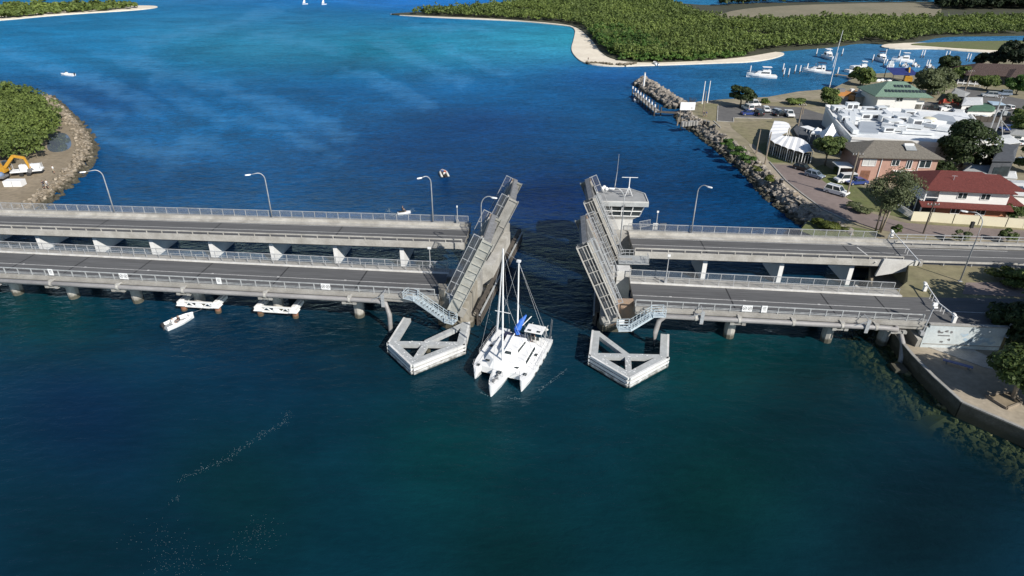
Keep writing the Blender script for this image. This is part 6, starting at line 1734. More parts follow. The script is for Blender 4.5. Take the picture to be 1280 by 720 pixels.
def roof_poly(part, pts, h, m, z0=ZR):
    b = MB(); b.prism([(q.x, q.y) for q in [cl(*p) for p in pts]], z0 - GZ + .004, z0 - GZ + h); return b.build(part, m, t)
roof_poly('raised_roof', [(1152, 153), (1216, 157), (1206, 144), (1146, 142)], .7, K['membrane'])
roof_poly('grey_roof_bay', [(1158, 151), (1196, 157), (1190, 149), (1172, 145.5)], .75, K['membrane_grey'])
roof_poly('grey_roof_bay', [(1200, 166), (1232, 168), (1224, 158), (1196, 159)], .5, K['membrane_grey'])
roof_poly('screened_plant', [(1072, 167.5), (1097.5, 168), (1100, 154.5), (1075, 153)], .35, K['membrane_grey'])
r_ = random.Random(12)
roof_poly('dark_well', [(1060, 166), (1070, 167), (1073, 156), (1062, 155)], .02, K['dark_wall'])
def duct(path, w_, h, z=ZR):
    b = MB(); Q = [cl(*p) for p in path]
    for i, (a, c_) in enumerate(zip(Q[:-1], Q[1:])):
        e = (c_ - a).normalized() * w_ * .45
        b.bar(Vector((a.x, a.y, z - GZ + h / 2 + .25 + .004 * i)) - e, Vector((c_.x, c_.y, z - GZ + h / 2 + .25 + .004 * i)) + e, w_, h)
    b.build('air_duct', K['duct'], t)
for path, w_, h in (([(1057, 151), (1060, 160), (1068, 168)], 1.3, 1.0), ([(1056, 150), (1072, 151), (1068, 142)], 1.2, .9), ([(1064, 157), (1064, 146)], 1.4, 1.1), ([(1050, 142), (1060, 143)], 1.5, .9),
                    ([(1076, 143), (1102, 144)], 1.3, .9), ([(1079, 149), (1104, 149)], .9, .9), ([(1105, 143), (1112, 150), (1112, 156)], 1.3, 1.0), ([(1104, 160), (1112, 161), (1116, 153)], 1.2, 1.0), ([(1118, 146), (1137, 148)], 1.4, .9),
                    ([(1117, 151), (1138, 153)], 1.2, 1.0), ([(1108, 163), (1128, 165), (1128, 158)], 1.2, .8), ([(1140, 148), (1150, 152)], 1.2, .9), ([(1132, 160), (1150, 162)], 1.2, .8), ([(1060, 148.5), (1050, 141)], 1.2, .9), ([(1128, 168), (1165, 170)], .7, .6), ([(1152, 158), (1168, 161)], 1.0, .8), ([(1172, 164), (1190, 166)], .9, .7)):
    duct(path, w_, h)
for (x, y, a, d_, h) in ((1060, 137, 1.6, 1.6, 1.7), (1067, 137, 1.6, 1.6, 1.7), (1080, 149, 2.4, 1.8, 1.4), (1092, 149, 2.4, 1.8, 1.4), (1115, 158, 3.6, 2.6, 1.5), (1124, 153, 2.6, 2.0, 1.5), (1134, 145, 2.8, 2.2, 1.4), (1143, 157, 2.6, 2.2, 1.6), (1156, 157, 2.0, 1.8, 1.2), (1109, 165, 2.6, 1.6, 1.0), (1053, 152, 2.0, 2.6, 1.5), (1047, 139, 3.4, 2.4, 1.2), (1088, 139, 4.4, 1.6, .9), (1100, 140, 2.4, 2.0, 1.3), (1104, 152, 2.2, 2.2, 1.4), (1124, 163, 2.4, 1.5, 1.2)):
    q = cl(x, y); b = MB(); b.box((q.x, q.y, ZR - GZ + h / 2 + .15), (a, d_, h), r_.uniform(-.08, .08)); b.box((q.x, q.y, ZR - GZ + h + .2), (a * 1.05, d_ * 1.05, .1), 0); o2 = b.build('roof_unit', K['duct'], t)
    b = MB(); b.para((q.x - a * .35, q.y - d_ / 2 - .06, ZR - GZ + .5), (a * .7, 0, 0), (0, .05, 0), (0, 0, h * .55)); b.build('grille', K['dark_wall'], o2)
q = cl(1162, 149.5, ZR + .8); b = MB(); b.ball((q.x, q.y, ZR - GZ + .9), 1.7, 0, 14, 7, (1, 1, .35)); b.build('roof_dome', K['cream'], t, smooth=True)
# terrace tents in front of the club
def peak_tent(label, c4, zb, zp, wall=0):
    P_ = px(c4, zb); o_ = Vector((P_[0].x, P_[0].y, GZ)); t = thing('tent', label, 'tent', o_)
    L_ = [Vector((p.x - o_.x, p.y - o_.y, zb - GZ)) for p in P_]; n_ = len(L_)
    c_ = sum(L_, Vector()) / n_; ap = Vector((c_.x, c_.y, zp - GZ))
    b = MB()
    for i in range(n_):
        a, e = L_[i], L_[(i + 1) % n_]
        ma, me_ = a.lerp(ap, .5) - Vector((0, 0, (zp - zb) * .14)), e.lerp(ap, .5) - Vector((0, 0, (zp - zb) * .14))
        b.face([a, e, me_, ma]); b.face([ma, me_, ap])
        b.face([a - Vector((0, 0, .35)), e - Vector((0, 0, .35)), e, a])
    b.build('canopy', K['canvas'], t)
    for a in L_:
        b = MB(); b.tube([Vector((a.x * .98, a.y * .98, 0)), a * .98], .08, 6); b.build('post', K['white'], t)
    if wall:
        b = MB(); b.quad(L_[0] * .99 - Vector((0, 0, wall)), L_[1] * .99 - Vector((0, 0, wall)), L_[1] * .99 - Vector((0, 0, .36)), L_[0] * .99 - Vector((0, 0, .36))); b.build('side_curtain', K['canvas'], t)
    return t
peak_tent('steep white peaked tent on the club terrace beside the pale shrub', [(1028, 173), (1051, 172), (1045, 164), (1024, 165)], 5.6, 8.6, 1.4)
peak_tent('flatter white tent to the left of the peaked terrace tent', [(1014, 166), (1028, 168), (1027, 161), (1016, 160)], 5.4, 6.4)
t = thing('shade_awning', 'white flat shade over the terrace behind the marquee', 'awning', at(1000, 165, GZ))
P_ = [p - t.location for p in px([(1000, 158.5), (1013, 163), (1022, 162), (1010, 157.5)], 5.6)]
b = MB(); b.prism([C(p) for p in P_], 3.3, 3.42); b.build('canopy', K['canvas'], t)
for p in P_:
    b = MB(); b.tube([(p.x * .97, p.y * .97, 0), (p.x * .97, p.y * .97, 3.3)], .08, 6); b.build('post', K['white'], t)
b = MB(); P_ = px([(1002, 178), (1046, 186), (1058, 174), (1018, 150), (1000, 152), (992, 160)], 3.2)
b.prism([C(p) for p in P_], GZ - .4, 3.0); tag(b.build('terrace', K['dark_wall']), 'dark raised terrace between the marquee and the club', 'terrace')
# the marquee
t = thing('marquee', 'long white scalloped marquee curving round the club terrace on many posts', 'marquee', at(980, 182, GZ))
front = [(968, 151), (966.5, 155), (965, 159.5), (963, 163), (962, 168), (961.5, 174.5), (968.5, 179), (977, 182.5), (985, 186), (993, 188.2), (1004, 191.5), (1016, 189.5)]
back = [(980, 152), (986, 154.5), (988, 158.5), (985, 162), (984, 165.5), (977, 169), (980, 170), (985, 170.5), (991, 171), (998, 172), (1005, 175), (1012, 181)]
Fp = [at(*p, 5.3) - t.location for p in front]; Bp = [at(*p, 5.3 if i < 5 else 6.0) - t.location for i, p in enumerate(back)]
b = MB()
for i in range(len(Fp) - 1):
    f0, f1, b0, b1 = Fp[i], Fp[i + 1], Bp[i], Bp[i + 1]
    fm = f0.lerp(f1, .5) + Vector((0, 0, .14)); bm = b0.lerp(b1, .5) + Vector((0, 0, .06)); mm = fm.lerp(bm, .5) + Vector((0, 0, .1))
    m0, m1 = f0.lerp(b0, .5) + Vector((0, 0, .04)), f1.lerp(b1, .5) + Vector((0, 0, .04))
    for qd in ((f0, fm, mm, m0), (fm, f1, m1, mm), (m0, mm, bm, b0), (mm, m1, b1, bm)): b.face(list(qd))
b.build('canopy', K['canvas'], t, smooth=True)
for a in Fp + Bp[1:-1]:
    b = MB(); b.tube([Vector((a.x, a.y, 0)), a], .1, 6); b.build('post', K['white'], t)
b = MB(); IN = [f.lerp(c_, .22) for f, c_ in zip(Fp, Bp)]
for a, c_ in zip(IN[:-1], IN[1:]): b.quad(Vector((a.x, a.y, 0)), Vector((c_.x, c_.y, 0)), Vector((c_.x, c_.y, 2.6)), Vector((a.x, a.y, 2.6)))
b.build('glass_wall', K['glass'], t)
for a, c_ in zip(Fp[4:-1], Fp[5:]):
    for k in range(3):
        q = a.lerp(c_, k / 3); b = MB(); b.box((q.x, q.y, 1.3), (.16, .06, 2.6)); b.build('mullion', K['galv'], t)
# ------------------------------------------------------------------ vehicles
CARP = {}
def carpaint(c):
    if c not in CARP:
        nm, rgb = c
        m = mat(nm + ' car paint', rgb, .3, var=.04, scale=.8); m.node_tree.nodes['Principled BSDF'].inputs['Coat Weight'].default_value = .6
        CARP[c] = m
    return CARP[c]
WHT, SIL, BLK, BLU, GRY, RDD = ('white', (.75, .75, .74)), ('silver', (.42, .44, .46)), ('black', (.018, .018, .02)), ('blue', (.03, .06, .22)), ('grey blue', (.20, .25, .32)), ('red', (.35, .04, .03))
K['head'] = mat('headlamp', (.7, .7, .72), .15, var=.05)
K['tail'] = mat('tail lamp', (.3, .01, .01), .3, var=.1)
def car(label, loc, rz, paint, kind='hatch', name='parked_car', group=None):
    t = thing(name, label, 'car', loc, rz, group)
    pm = carpaint(paint)
    L, W, H = {'hatch': (4.1, 1.75, 1.46), 'sedan': (4.6, 1.8, 1.42), 'suv': (4.7, 1.9, 1.78), 'ute': (5.2, 1.9, 1.78), 'van': (4.6, 1.85, 1.95)}[kind]
    h = L / 2; b0, wl = .28, .86 if kind in ('hatch', 'sedan') else .98
    prof = {'hatch': [(-h, .55), (-h + .05, wl), (h - 1.05, wl + .03), (h - .15, wl - .2), (h, .5)], 'sedan': [(-h, .5), (-h + .06, wl), (h - 1.2, wl + .02), (h - .2, wl - .18), (h, .5)],
            'suv': [(-h, .6), (-h + .05, wl), (h - 1.1, wl + .06), (h - .12, wl - .1), (h, .55)], 'ute': [(-h, .6), (-h + .03, wl + .05), (h - 1.2, wl + .08), (h - .12, wl - .05), (h, .55)], 'van': [(-h, .6), (-h + .03, wl), (h - .8, wl + .1), (h - .1, wl - .1), (h, .5)]}[kind]
    b = MB(); side = [(h - .05, b0), (-h + .05, b0)] + prof
    for s0, s1, ins in ((-1, 1, .0),):
        ring = lambda y, k: [(x * (1 - .012 * k), y, b0 + (z - b0) * (1 - .03 * k)) for (x, z) in side]
        b.loft([ring(-W / 2 + .0, 1), ring(-W / 2 + .1, 0), ring(W / 2 - .1, 0), ring(W / 2, 1)])
    b.build('body', pm, t)
    c0, c1, c2, c3 = {'hatch': (-h + .12, -h + .5, .35, 1.05), 'sedan': (-h + .75, -h + 1.35, .3, 1.05), 'suv': (-h + .1, -h + .35, .55, 1.2), 'ute': (-.75, -.6, .65, 1.3), 'van': (-h + .06, -h + .2, h - 1.25, h - .7)}[kind]
    wb, wt = W / 2 - .08, W / 2 - .22
    b = MB(); b.add([(c0, -wb, wl), (c3, -wb, wl), (c3, wb, wl), (c0, wb, wl), (c1, -wt, H - .06), (c2, -wt, H - .06), (c2, wt, H - .06), (c1, wt, H - .06)], [(0, 1, 5, 4), (1, 2, 6, 5), (2, 3, 7, 6), (3, 0, 4, 7), (4, 5, 6, 7)]); b.build('window', K['glass'], t)
    b = MB(); b.box(((c1 + c2) / 2, 0, H - .03), (c2 - c1 + .08, wt * 2 + .06, .09))
    for (x0, x1) in ((c0, c1), (c3, c2), ((c0 + c3) / 2, (c1 + c2) / 2)):
        for s in (1, -1): b.bar((x0, s * (wb + .005), wl), (x1, s * (wt + .005), H - .05), .08, .06)
    b.build('roof', pm, t)
    if kind == 'ute':
        b = MB(); b.box((-h + .95, 0, wl + .2), (1.75, W - .05, .45)); b.build('canopy_tray', pm, t)
    for x in (-h + .8, h - .85):
        for s in (1, -1):
            b = MB(); b.tube([(x, s * (W / 2 - .2), .33), (x, s * (W / 2 + .02), .33)], .33, 14); wh = b.build('wheel', K['black'], t)
            b = MB(); b.tube([(x, s * (W / 2 + .0), .33), (x, s * (W / 2 + .035), .33)], .2, 10); b.build('rim', K['galv'], wh)
    for s in (1, -1):
        b = MB(); b.box((h - .08, s * (W / 2 - .25), wl - .22), (.12, .36, .16)); b.build('headlight', K['head'], t)
        b = MB(); b.box((-h + .03, s * (W / 2 - .18), wl - .12), (.08, .22, .22)); b.build('tail_light', K['tail'], t)
        b = MB(); b.box((c3 - .25, s * (W / 2 + .06), wl + .06), (.14, .16, .12)); b.build('mirror', pm, t)
    b = MB(); b.box((h - .02, 0, .45), (.1, W - .2, .2)); b.box((-h + .02, 0, .45), (.1, W - .2, .2)); b.build('bumper', K['black'], t)
    return t
cp = 'cars in the waterfront car park'; ss = 'cars along the side street'
gz = GZ + .035
for lab, p, rz, c_, k, g_ in (
    ('white four wheel drive nearest the small tree in the waterfront car park', (934.5, 137), 100, WHT, 'suv', cp),
    ('white van tucked behind the others under the small tree', (941, 132.5), 10, WHT, 'van', cp),
    ('blue sedan parked in front of the white four wheel drive', (935.5, 143.5), 8, BLU, 'sedan', cp),
    ('black car beside the blue sedan in the waterfront car park', (947, 143.5), 95, BLK, 'suv', cp),
    ('white hatchback standing alone mid car park', (957.5, 139.5), 265, WHT, 'hatch', cp),
    ('silver hatchback between the lone white hatch and a black sedan', (968.5, 141.5), 120, SIL, 'hatch', cp),
    ('black sedan beside the white ute in the waterfront car park', (975, 144.5), 20, BLK, 'sedan', cp),
    ('white ute at the right end of the waterfront car park row', (986, 145), 265, WHT, 'ute', cp),
    ('black hatchback at the far end of the side street by the marquee', (1003, 212.5), -52, BLK, 'hatch', ss),
    ('grey blue hatchback behind the black hatchback on the side street', (1018, 221.5), -50, GRY, 'hatch', ss),
    ('white wagon parked on the side street opposite the shore path', (1045, 242.5), -50, WHT, 'suv', ss),
    ('white van standing in front of the pink house porch', (1056, 227.5), -172, WHT, 'van', None),
    ('dark blue sedan in front of the pink brick house garage', (1070, 230), -170, BLU, 'sedan', None),
    ('white ute parked in the yard behind the club', (1182, 139), 8, WHT, 'ute', None),
    ('dark utility beside the white ute in the club yard', (1166, 138.5), 5, BLK, 'ute', None),
    ('white sedan at the left of two behind the club roof', (1217, 149), 95, WHT, 'sedan', None),
    ('white hatchback at the right of two behind the club roof', (1226.5, 150), 95, WHT, 'hatch', None),
    ('dark four wheel drive in the shaded yard near the power frame', (1250, 148), 170, BLK, 'suv', None),
    ('dark blue hatchback in the shaded yard below the four wheel drive', (1258, 163), 175, BLU, 'hatch', None),
    ('white hatchback driving on the far street at the right edge', (1259, 136.5), 100, WHT, 'hatch', None),
    ('dark car with a trailer under the trees by the brown roofed house', (1254, 119), 170, GRY, 'suv', None),
    ('red hatchback in the yard between the white garage and the club', (1200, 149), 80, RDD, 'hatch', None),
    ('white ute nose out beside the green roofed shed', (1236, 143), 150, WHT, 'ute', None),
    ('silver wagon on the far street before the brown roofed house', (1236, 121), 165, SIL, 'suv', None),
    ('white sedan at the right edge beside the pale annexe', (1270, 180), 95, WHT, 'sedan', None),
    ('grey blue sedan beside the dark house at the right edge', (1274, 204), 100, GRY, 'sedan', None),
    ('silver car half hidden behind the green roofed house', (1115, 143), 5, SIL, 'suv', None)):
    car(lab, at(p[0], p[1], gz), R(rz), c_, k, group=g_)

def excavator(label, loc, rz, m, big=1.0):
    t = thing('excavator', label, 'excavator', loc, rz); t.scale = (big,) * 3
    for s in (1, -1):
        b = MB(); b.box((0, s * 1.05, .4), (3.4, .55, .8)); b.build('track', K['black'], t)
    b = MB(); b.box((-.4, 0, 1.45), (2.8, 2.3, 1.1)); b.box((-1.2, .1, 2.15), (1.2, 2.0, .5)); b.build('body', m, t)
    b = MB(); b.prism([(.1, .25), (1.4, .25), (1.4, 1.15), (.1, 1.15)], 2.001, 3.0, top=[(.1, .3), (1.1, .3), (1.1, 1.1), (.1, 1.1)]); b.build('cab', K['glass'], t)
    b = MB(); b.bar((.9, -.3, 1.9), (3.4, -.3, 4.4), .4, .6); b.bar((3.3, -.3, 4.4), (5.6, -.3, 3.9), .36, .5); b.build('boom', m, t)
    b = MB(); b.bar((5.5, -.3, 4.0), (6.0, -.3, 1.6), .3, .4); b.build('dipper', m, t)
    b = MB(); b.box((5.9, -.3, 1.1), (.8, 1.0, .8), ry=.4); b.build('bucket', K['galv_dark'], t)
    return t
excavator('yellow excavator with its boom reaching right on the left shore', at(6, 219, .95), R(5), K['yellow'], 1.0)
excavator('yellow excavator under the big tree beside the blue tarpaulin', at(1133, 104, GZ), R(70), K['yellow'], 1.1)
excavator('orange digger in the shade left of the green roofed house', at(1068, 128, GZ), R(20), K['orange'], 1.0)
t = thing('barge', 'low orange work barge on the shore behind the round bush', 'barge', at(1050, 119, GZ), R(4))
b = MB(); b.box((2, 0, .6), (8.5, 3, 1.2)); b.build('hull', K['orange'], t)
b = MB(); b.box((0, 0, 1.7), (2, 1.6, 1)); b.build('winch', K['galv_dark'], t)
b = MB(); b.box((4, .3, 1.6), (1.2, 1.2, .8)); b.build('tank', K['white'], t)
t = thing('blue_shelter', 'shelter with a dark blue tarpaulin roof near the marina', 'shelter', at(1114, 104, GZ), R(-3))
b = MB(); b.add([(0, 0, 3.0), (9, 0, 3.0), (9, 7, 4.4), (0, 7, 4.4), (0, 0, 2.9), (9, 0, 2.9), (9, 7, 4.3), (0, 7, 4.3)], [(0, 1, 2, 3), (7, 6, 5, 4), (0, 4, 5, 1), (1, 5, 6, 2), (2, 6, 7, 3), (3, 7, 4, 0)]); b.build('roof', K['tarp_blue'], t)
for x, y, h in ((.2, .2, 2.9), (8.8, .2, 2.9), (8.8, 6.8, 4.2), (.2, 6.8, 4.2)):
    b = MB(); b.box((x, y, h / 2), (.2, .2, h)); b.build('post', K['timber'], t)
t = thing('stacked_boat', 'white upturned boats and gear on the marina bank', 'boat', at(1082, 103, GZ), R(10))
b = MB()
for i in range(5): b.ball((i * 2.4, .5 * (i % 2), .5), .9, 0, 10, 6, (1.5, .8, .7))
b.build('hull', K['white'], t, smooth=True)
t = thing('red_netting', 'orange red safety netting round the yard behind the club', 'fence', at(1172, 131, GZ))
b = MB(); A_ = Vector((0, 0, 0)); pts_ = [A_, at(1180, 128.5, GZ) - t.location, at(1196, 130, GZ) - t.location, at(1198, 133, GZ) - t.location]
for a, c_ in zip(pts_[:-1], pts_[1:]): b.bar(a + Vector((0, 0, .7)), c_ + Vector((0, 0, .7)), .06, 1.2)
b.build('net', K['red_paint'], t)
for a in pts_:
    b = MB(); b.box(a + Vector((0, 0, .8)), (.1, .1, 1.6)); b.build('post', K['timber'], t)
t = thing('white_rack', 'white boxes and cage trailer beside the excavator on the left shore', 'trailer', at(36, 218, .95), R(20))
b = MB(); b.box((0, 0, 1.0), (6, 2.2, .25)); b.box((.6, .6, 1.6), (4, .9, 1.0)); b.build('tray', K['white'], t)
b = MB()
for x in (-2.8, -1, 1, 2.8):
    for y in (-1.0, 1.0): b.box((x, y, 1.6), (.1, .1, 1.3))
b.build('cage_post', K['galv'], t)
for x in (-1, .4):
    for y in (-1.1, 1.1):
        b = MB(); b.tube([(x, y - .12, .45), (x, y + .12, .45)], .45, 12); b.build('wheel', K['black'], t)
t = thing('container', 'white flat topped container at the lower edge of the left shore yard', 'container', at(6, 232, .95), R(4))
b = MB(); b.box((2.2, 0, .6), (3.6, 1.8, 1.2)); b.build('box_body', K['white'], t)
b = MB(); b.box((2.2, -.92, .6), (.1, .06, 1.1)); b.build('door_bar', K['galv'], t)
t = thing('covered_load', 'dark tarped load with blue cover beside the excavator', 'trailer', at(-6, 226, .95), R(8))
b = MB(); b.box((0, 0, .9), (5, 2.2, .3)); b.build('tray', K['galv_dark'], t)
b = MB(); b.ball((0, 0, 1.3), 1.2, 0, 12, 6, (1.9, 1.0, .7)); b.build('tarpaulin', mat('grey blue tarp', (.16, .22, .34), .7, var=.2, scale=1), t, smooth=True)

# ------------------------------------------------------------------ poles, signs, furniture of the town side
def pole(label, base, top_px, m, r=.16, arms=True, name='power_pole', h=None):
    bp = at(*base, GZ)
    if h is None:
        # height that brings the pole's top to where it is seen
        lo, hi = 2.0, 20.0
        for _ in range(40):
            md = (lo + hi) / 2; v = bp + Vector((0, 0, md)) - cam.location if False else bp + Vector((0, 0, md)) - Vector((0, 0, CAM_H))
            y = 360 - F_PX * v.dot(CU) / v.dot(_f)
            if y > top_px[1]: lo = md
            else: hi = md
        h = lo
    t = thing(name, label, 'pole', bp)
    b = MB(); b.tube([(0, 0, -.2), (0, 0, h)], [r, r * .7], 8); b.build('pole_shaft', m, t)
    if arms:
        b = MB(); b.bar((-1.1, 0, h - .6), (1.1, 0, h - .6), .14, .16); b.build('cross_arm', K['timber'], t)
        b = MB()
        for x in (-.95, -.35, .35, .95): b.tube([(x, 0, h - .52), (x, 0, h - .3)], .06, 6)
        b.build('insulator', K['white'], t)
    return t, h
pole('bare timber post left of the marquee, shorter of the pair', (945, 192), (949, 162), K['timber_pale'], .17, False)
pole('bare timber post just in front of the marquee, nearer of the pair', (956, 205), (961, 165), K['timber_pale'], .2, False)
pole('thick timber power pole behind the marquee canopy', (997, 160), (1003, 129), K['timber_pale'], .22)
pole('thinner timber pole beside the thick one behind the marquee', (1003, 143), (1006, 128), K['timber_pale'], .16, False)
pole('timber power pole on the kerb beside the white wagon', (1058, 246), (1067, 190), K['timber_pale'], .19)
pole('timber power pole in front of the cream fence corner', (1154, 292), (1168, 252), K['timber'], .15)
pole('pale power pole in front of the brown roofed house', (1206, 113), (1212, 87), K['timber_pale'], .2)
pole('white lamp pole on the shore behind the round bush', (1035, 117), (1047, 66), K['white'], .12, False)
pole('tall grey pole frame leg beside the fig tree', (1231, 180), (1246, 120), K['galv'], .2)
pole('thin steel pole beside the club tents', (1056, 186), (1060, 160), K['steel_blue'], .16, False)
pole('white steel pole carrying ducts at the club front corner', (1060, 187), (1062, 160), K['white'], .14, False)
t, h_ = pole('pole with a black traffic signal head beyond the rear road verge', (1206.5, 302), (1214, 279), K['timber_pale'], .08, False, 'signal_pole')
b = MB(); b.box((.1, 0, h_ - .3), (.5, .4, 1.1)); b.build('signal_head', K['black'], t)
t = thing('pole_transformer_frame', 'grey braced frame carrying a transformer beside the fig tree', 'power frame', at(1240, 176, GZ))
b = MB(); b.bar((0, 0, 0), (0, 0, 9), .25, .25); b.bar((3.2, .5, 0), (0, 0, 6.5), .16, .16); b.bar((-.2, 0, 6), (5.5, -2, .5), .14, .14); b.bar((-1.5, 0, 8.2), (1.5, 0, 8.2), .14, .14); b.build('frame', K['galv'], t)
b = MB(); b.box((.6, 0, 7.3), (.9, .7, 1.1)); b.build('transformer', K['panel'], t)
for lab, p, h in (('white post left of three on the lawn by the breakwater', (877.5, 130), 7.0), ('white post right of three on the lawn by the breakwater', (884, 128.5), 6.8), ('pale weathered post in front of the two white lawn posts', (878.5, 142), 6.6)):
    pole(lab, p, None, K['white'] if 'white post' in lab else K['timber_pale'], .17, False, 'lawn_post', h)
t = thing('billboard', 'blank white billboard on posts at the breakwater root', 'sign', at(857, 152, 1.9), R(3))
b = MB(); b.box((0, 0, 4.4), (4.3, .18, 2.2)); b.build('panel', K['white'], t)
for x in (-1.8, 1.4):
    b = MB(); b.box((x, .2, 2.2), (.2, .2, 4.6)); b.build('post', K['timber_pale'], t)
b = MB(); b.box((1.2, -.11, 3.9), (.5, .03, .18)); b.build('mark', K['galv_dark'], t)
t = thing('beacon_post', 'white navigation post on the tip of the rock breakwater', 'beacon', at(805, 104, 2.6))
b = MB(); b.tube([(0, 0, -1), (0, 0, 3.4)], .3, 8); b.build('post', K['white'], t)
b = MB(); b.box((0, 0, 3.6), (.45, .45, .4)); b.build('lantern', K['galv'], t)
# little jetty with white capped piles
t = thing('jetty', 'timber jetty with white capped piles along the breakwater', 'jetty', at(822, 140, 1.2))
E2 = at(794, 116.5, 1.2) - t.location; E3 = at(846, 141, 1.2) - t.location
b = MB(); b.bar((0, 0, 0), E2, 2.0, .25); b.build('deck', K['concrete'], t)
b = MB(); b.bar((0, 0, .1), E3, 1.8, .25); b.build('gangway', K['timber'], t)
for i in range(9):
    q = E2 * (i / 8)
    for s in (-1.0, 1.0):
        b = MB(); b.tube([q + Vector((s, 0, -3)), q + Vector((s, 0, 1.5))], .2, 8); pl = b.build('pile', K['timber'], t)
        if s < 0:
            b = MB(); b.tube([q + Vector((s, 0, 1.5)), q + Vector((s, 0, 2.3))], .24, 8); b.build('pile_cap', K['white'], pl)
runabout('runabout', 'small white boat lying against the outer end of the jetty', at(796, 128, 0), R(80), 4.6, 1.0, True)
# mooring piles of the marina
k_ = 0
PX_ = [(937, 93), (979, 96), (985, 96.5), (993, 92), (999, 92.5), (1008, 90), (1020, 70), (1036, 70), (1018, 90), (1046, 95), (1052, 70), (1090, 78), (1104, 82), (1124, 83), (1140, 84), (1157, 85), (1106, 71), (1123, 72.5), (1151, 72), (1154, 72), (1181, 73.5), (1185, 73.5), (1208, 76), (1211, 77), (1244, 76), (1246, 75), (978, 90), (1026, 92), (1110, 87), (1160, 85)]
pr_o = thing('mooring_pile', 'white topped mooring pile in the marina creek', 'pile', at(*PX_[0], 0), 0, 'mooring piles in the marina creek')
b = MB(); b.tube([(0, 0, -2), (0, 0, 1.0)], .24, 8); b.build('shaft', K['timber'], pr_o)
b = MB(); b.tube([(0, 0, 1.0), (0, 0, 3.4)], .24, 8); b.build('white_sleeve', K['white'], pr_o)
for p in PX_[1:]: copy_tree(pr_o, at(*p, 0))
t = thing('marina_jetty', 'low pale jetty along the marina bank', 'jetty', at(1060, 97, .8))
b = MB(); b.bar((0, 0, 0), at(1130, 90, .8) - t.location, 2.0, .2); b.bar((6, 0, .0), at(1044, 93, .8) - t.location, 1.6, .2); b.build('deck', K['timber_pale'], t)
for i in range(8):
    q = (at(1130, 90, .8) - t.location) * (i / 7); b = MB(); b.tube([q + Vector((0, -.9, -2)), q + Vector((0, -.9, .6))], .16, 7); b.build('pile', K['timber'], t)
# bins, benches, posts along the shore path
def bin_(lab, p):
    t = thing('litter_bin', lab, 'bin', at(*p, GZ)); b = MB(); b.tube([(0, 0, 0), (0, 0, 1.2)], [.4, .45], 10); b.build('drum', K['black'], t)
    b = MB(); b.ball((0, 0, 1.22), .44, 0, 10, 5, (1, 1, .4)); b.build('lid', K['galv_dark'], t)
bin_('black litter bin left of two by the billboard path', (880, 156.5)); bin_('black litter bin right of two by the billboard path', (884.5, 157.5)); bin_('black litter bin on its own near the shore path bend', (892, 161.5))
bin_('dark bin on the shore path opposite the grey blue hatchback', (975.5, 231))
def bench(lab, p, rz):
    t = thing('park_bench', lab, 'bench', at(*p, GZ), rz)
    b = MB(); b.box((0, 0, .45), (1.8, .5, .08)); b.build('seat', K['timber_pale'], t)
    b = MB(); b.box((0, .28, .8), (1.8, .08, .45)); b.build('backrest', K['timber_pale'], t)
    for x in (-.75, .75):
        b = MB(); b.box((x, 0, .22), (.1, .45, .42)); b.build('leg', K['galv_dark'], t)
bench('bench facing the channel on the sandy verge by the rocks', (995, 247), R(35)); bench('bench beside the scrub above the rock revetment', (967, 224), R(45))
t = thing('timber_shelter', 'small weathered timber post with a flat top above the rocks', 'sign', at(901, 184, 2.2))
b = MB(); b.box((0, 0, 1.4), (.3, .3, 2.8)); b.build('post', K['timber_pale'], t)
b = MB(); b.box((0, 0, 2.85), (2.4, 1.1, .15), .6); b.build('board', K['timber'], t)
for lab, p in (('pale rubbish drums left on the quay by the billboard', (853, 158)), ('pale drum and pump box right on the quay by the billboard', (863, 157))):
    t = thing('quay_gear', lab, 'drums', at(*p, 2.0)); b = MB()
    for i in range(3): b.tube([(i * .9, .3 * i, 0), (i * .9, .3 * i, 1.2)], .42, 9)
    b.build('drum', K['concrete'], t)
    b = MB(); b.box((.6, 1.2, .5), (1.2, .8, 1.0)); b.build('pump_box', K['galv'], t)
# quay piles at the wall below the billboard
for lab, p in (('leaning timber pile at the quay below the billboard, left', (846, 157)), ('leaning timber pile at the quay below the billboard, right', (850, 162))):
    t = thing('quay_pile', lab, 'pile', at(*p, 0)); b = MB(); b.tube([(0, 0, -2), (.3, .3, 3.2)], .22, 8); b.build('shaft', K['timber_pale'], t)
    b = MB(); b.tube([(.3, .3, 3.2), (.32, .32, 3.35)], .25, 8); b.build('cap', K['galv'], t)
# walkers and anglers
for lab, p, z, rz, sh, tr, ps in (('person in dark clothes fishing from the left rocks, left of two', (55.5, 235), 1.6, -30, 'dark shirt', 'grey trousers', 'stand'), ('person in a white shirt beside the dark dressed angler on the left rocks', (60, 234.5), 1.6, 40, 'white shirt', 'grey trousers', 'stand'),
                          ('person in a white shirt walking the sandy strip of the left shore', (68, 216), 1.2, 200, 'white shirt', 'khaki trousers', 'stand'), ('person standing on the far white beach near the groyne', (735, 76.5), .5, 0, 'dark shirt', 'grey trousers', 'stand'),
                          ('person in a dark top on the lawn below the weathered post', (879.5, 146), 2.35, 120, 'dark shirt', 'grey trousers', 'stand'), ('person in a blue top on the lawn by the weathered post', (882.5, 146), 2.35, 200, 'blue shirt', 'khaki trousers', 'stand')):
    person(lab, at(p[0], p[1], z), R(rz), ps, SH[sh], SH[tr])
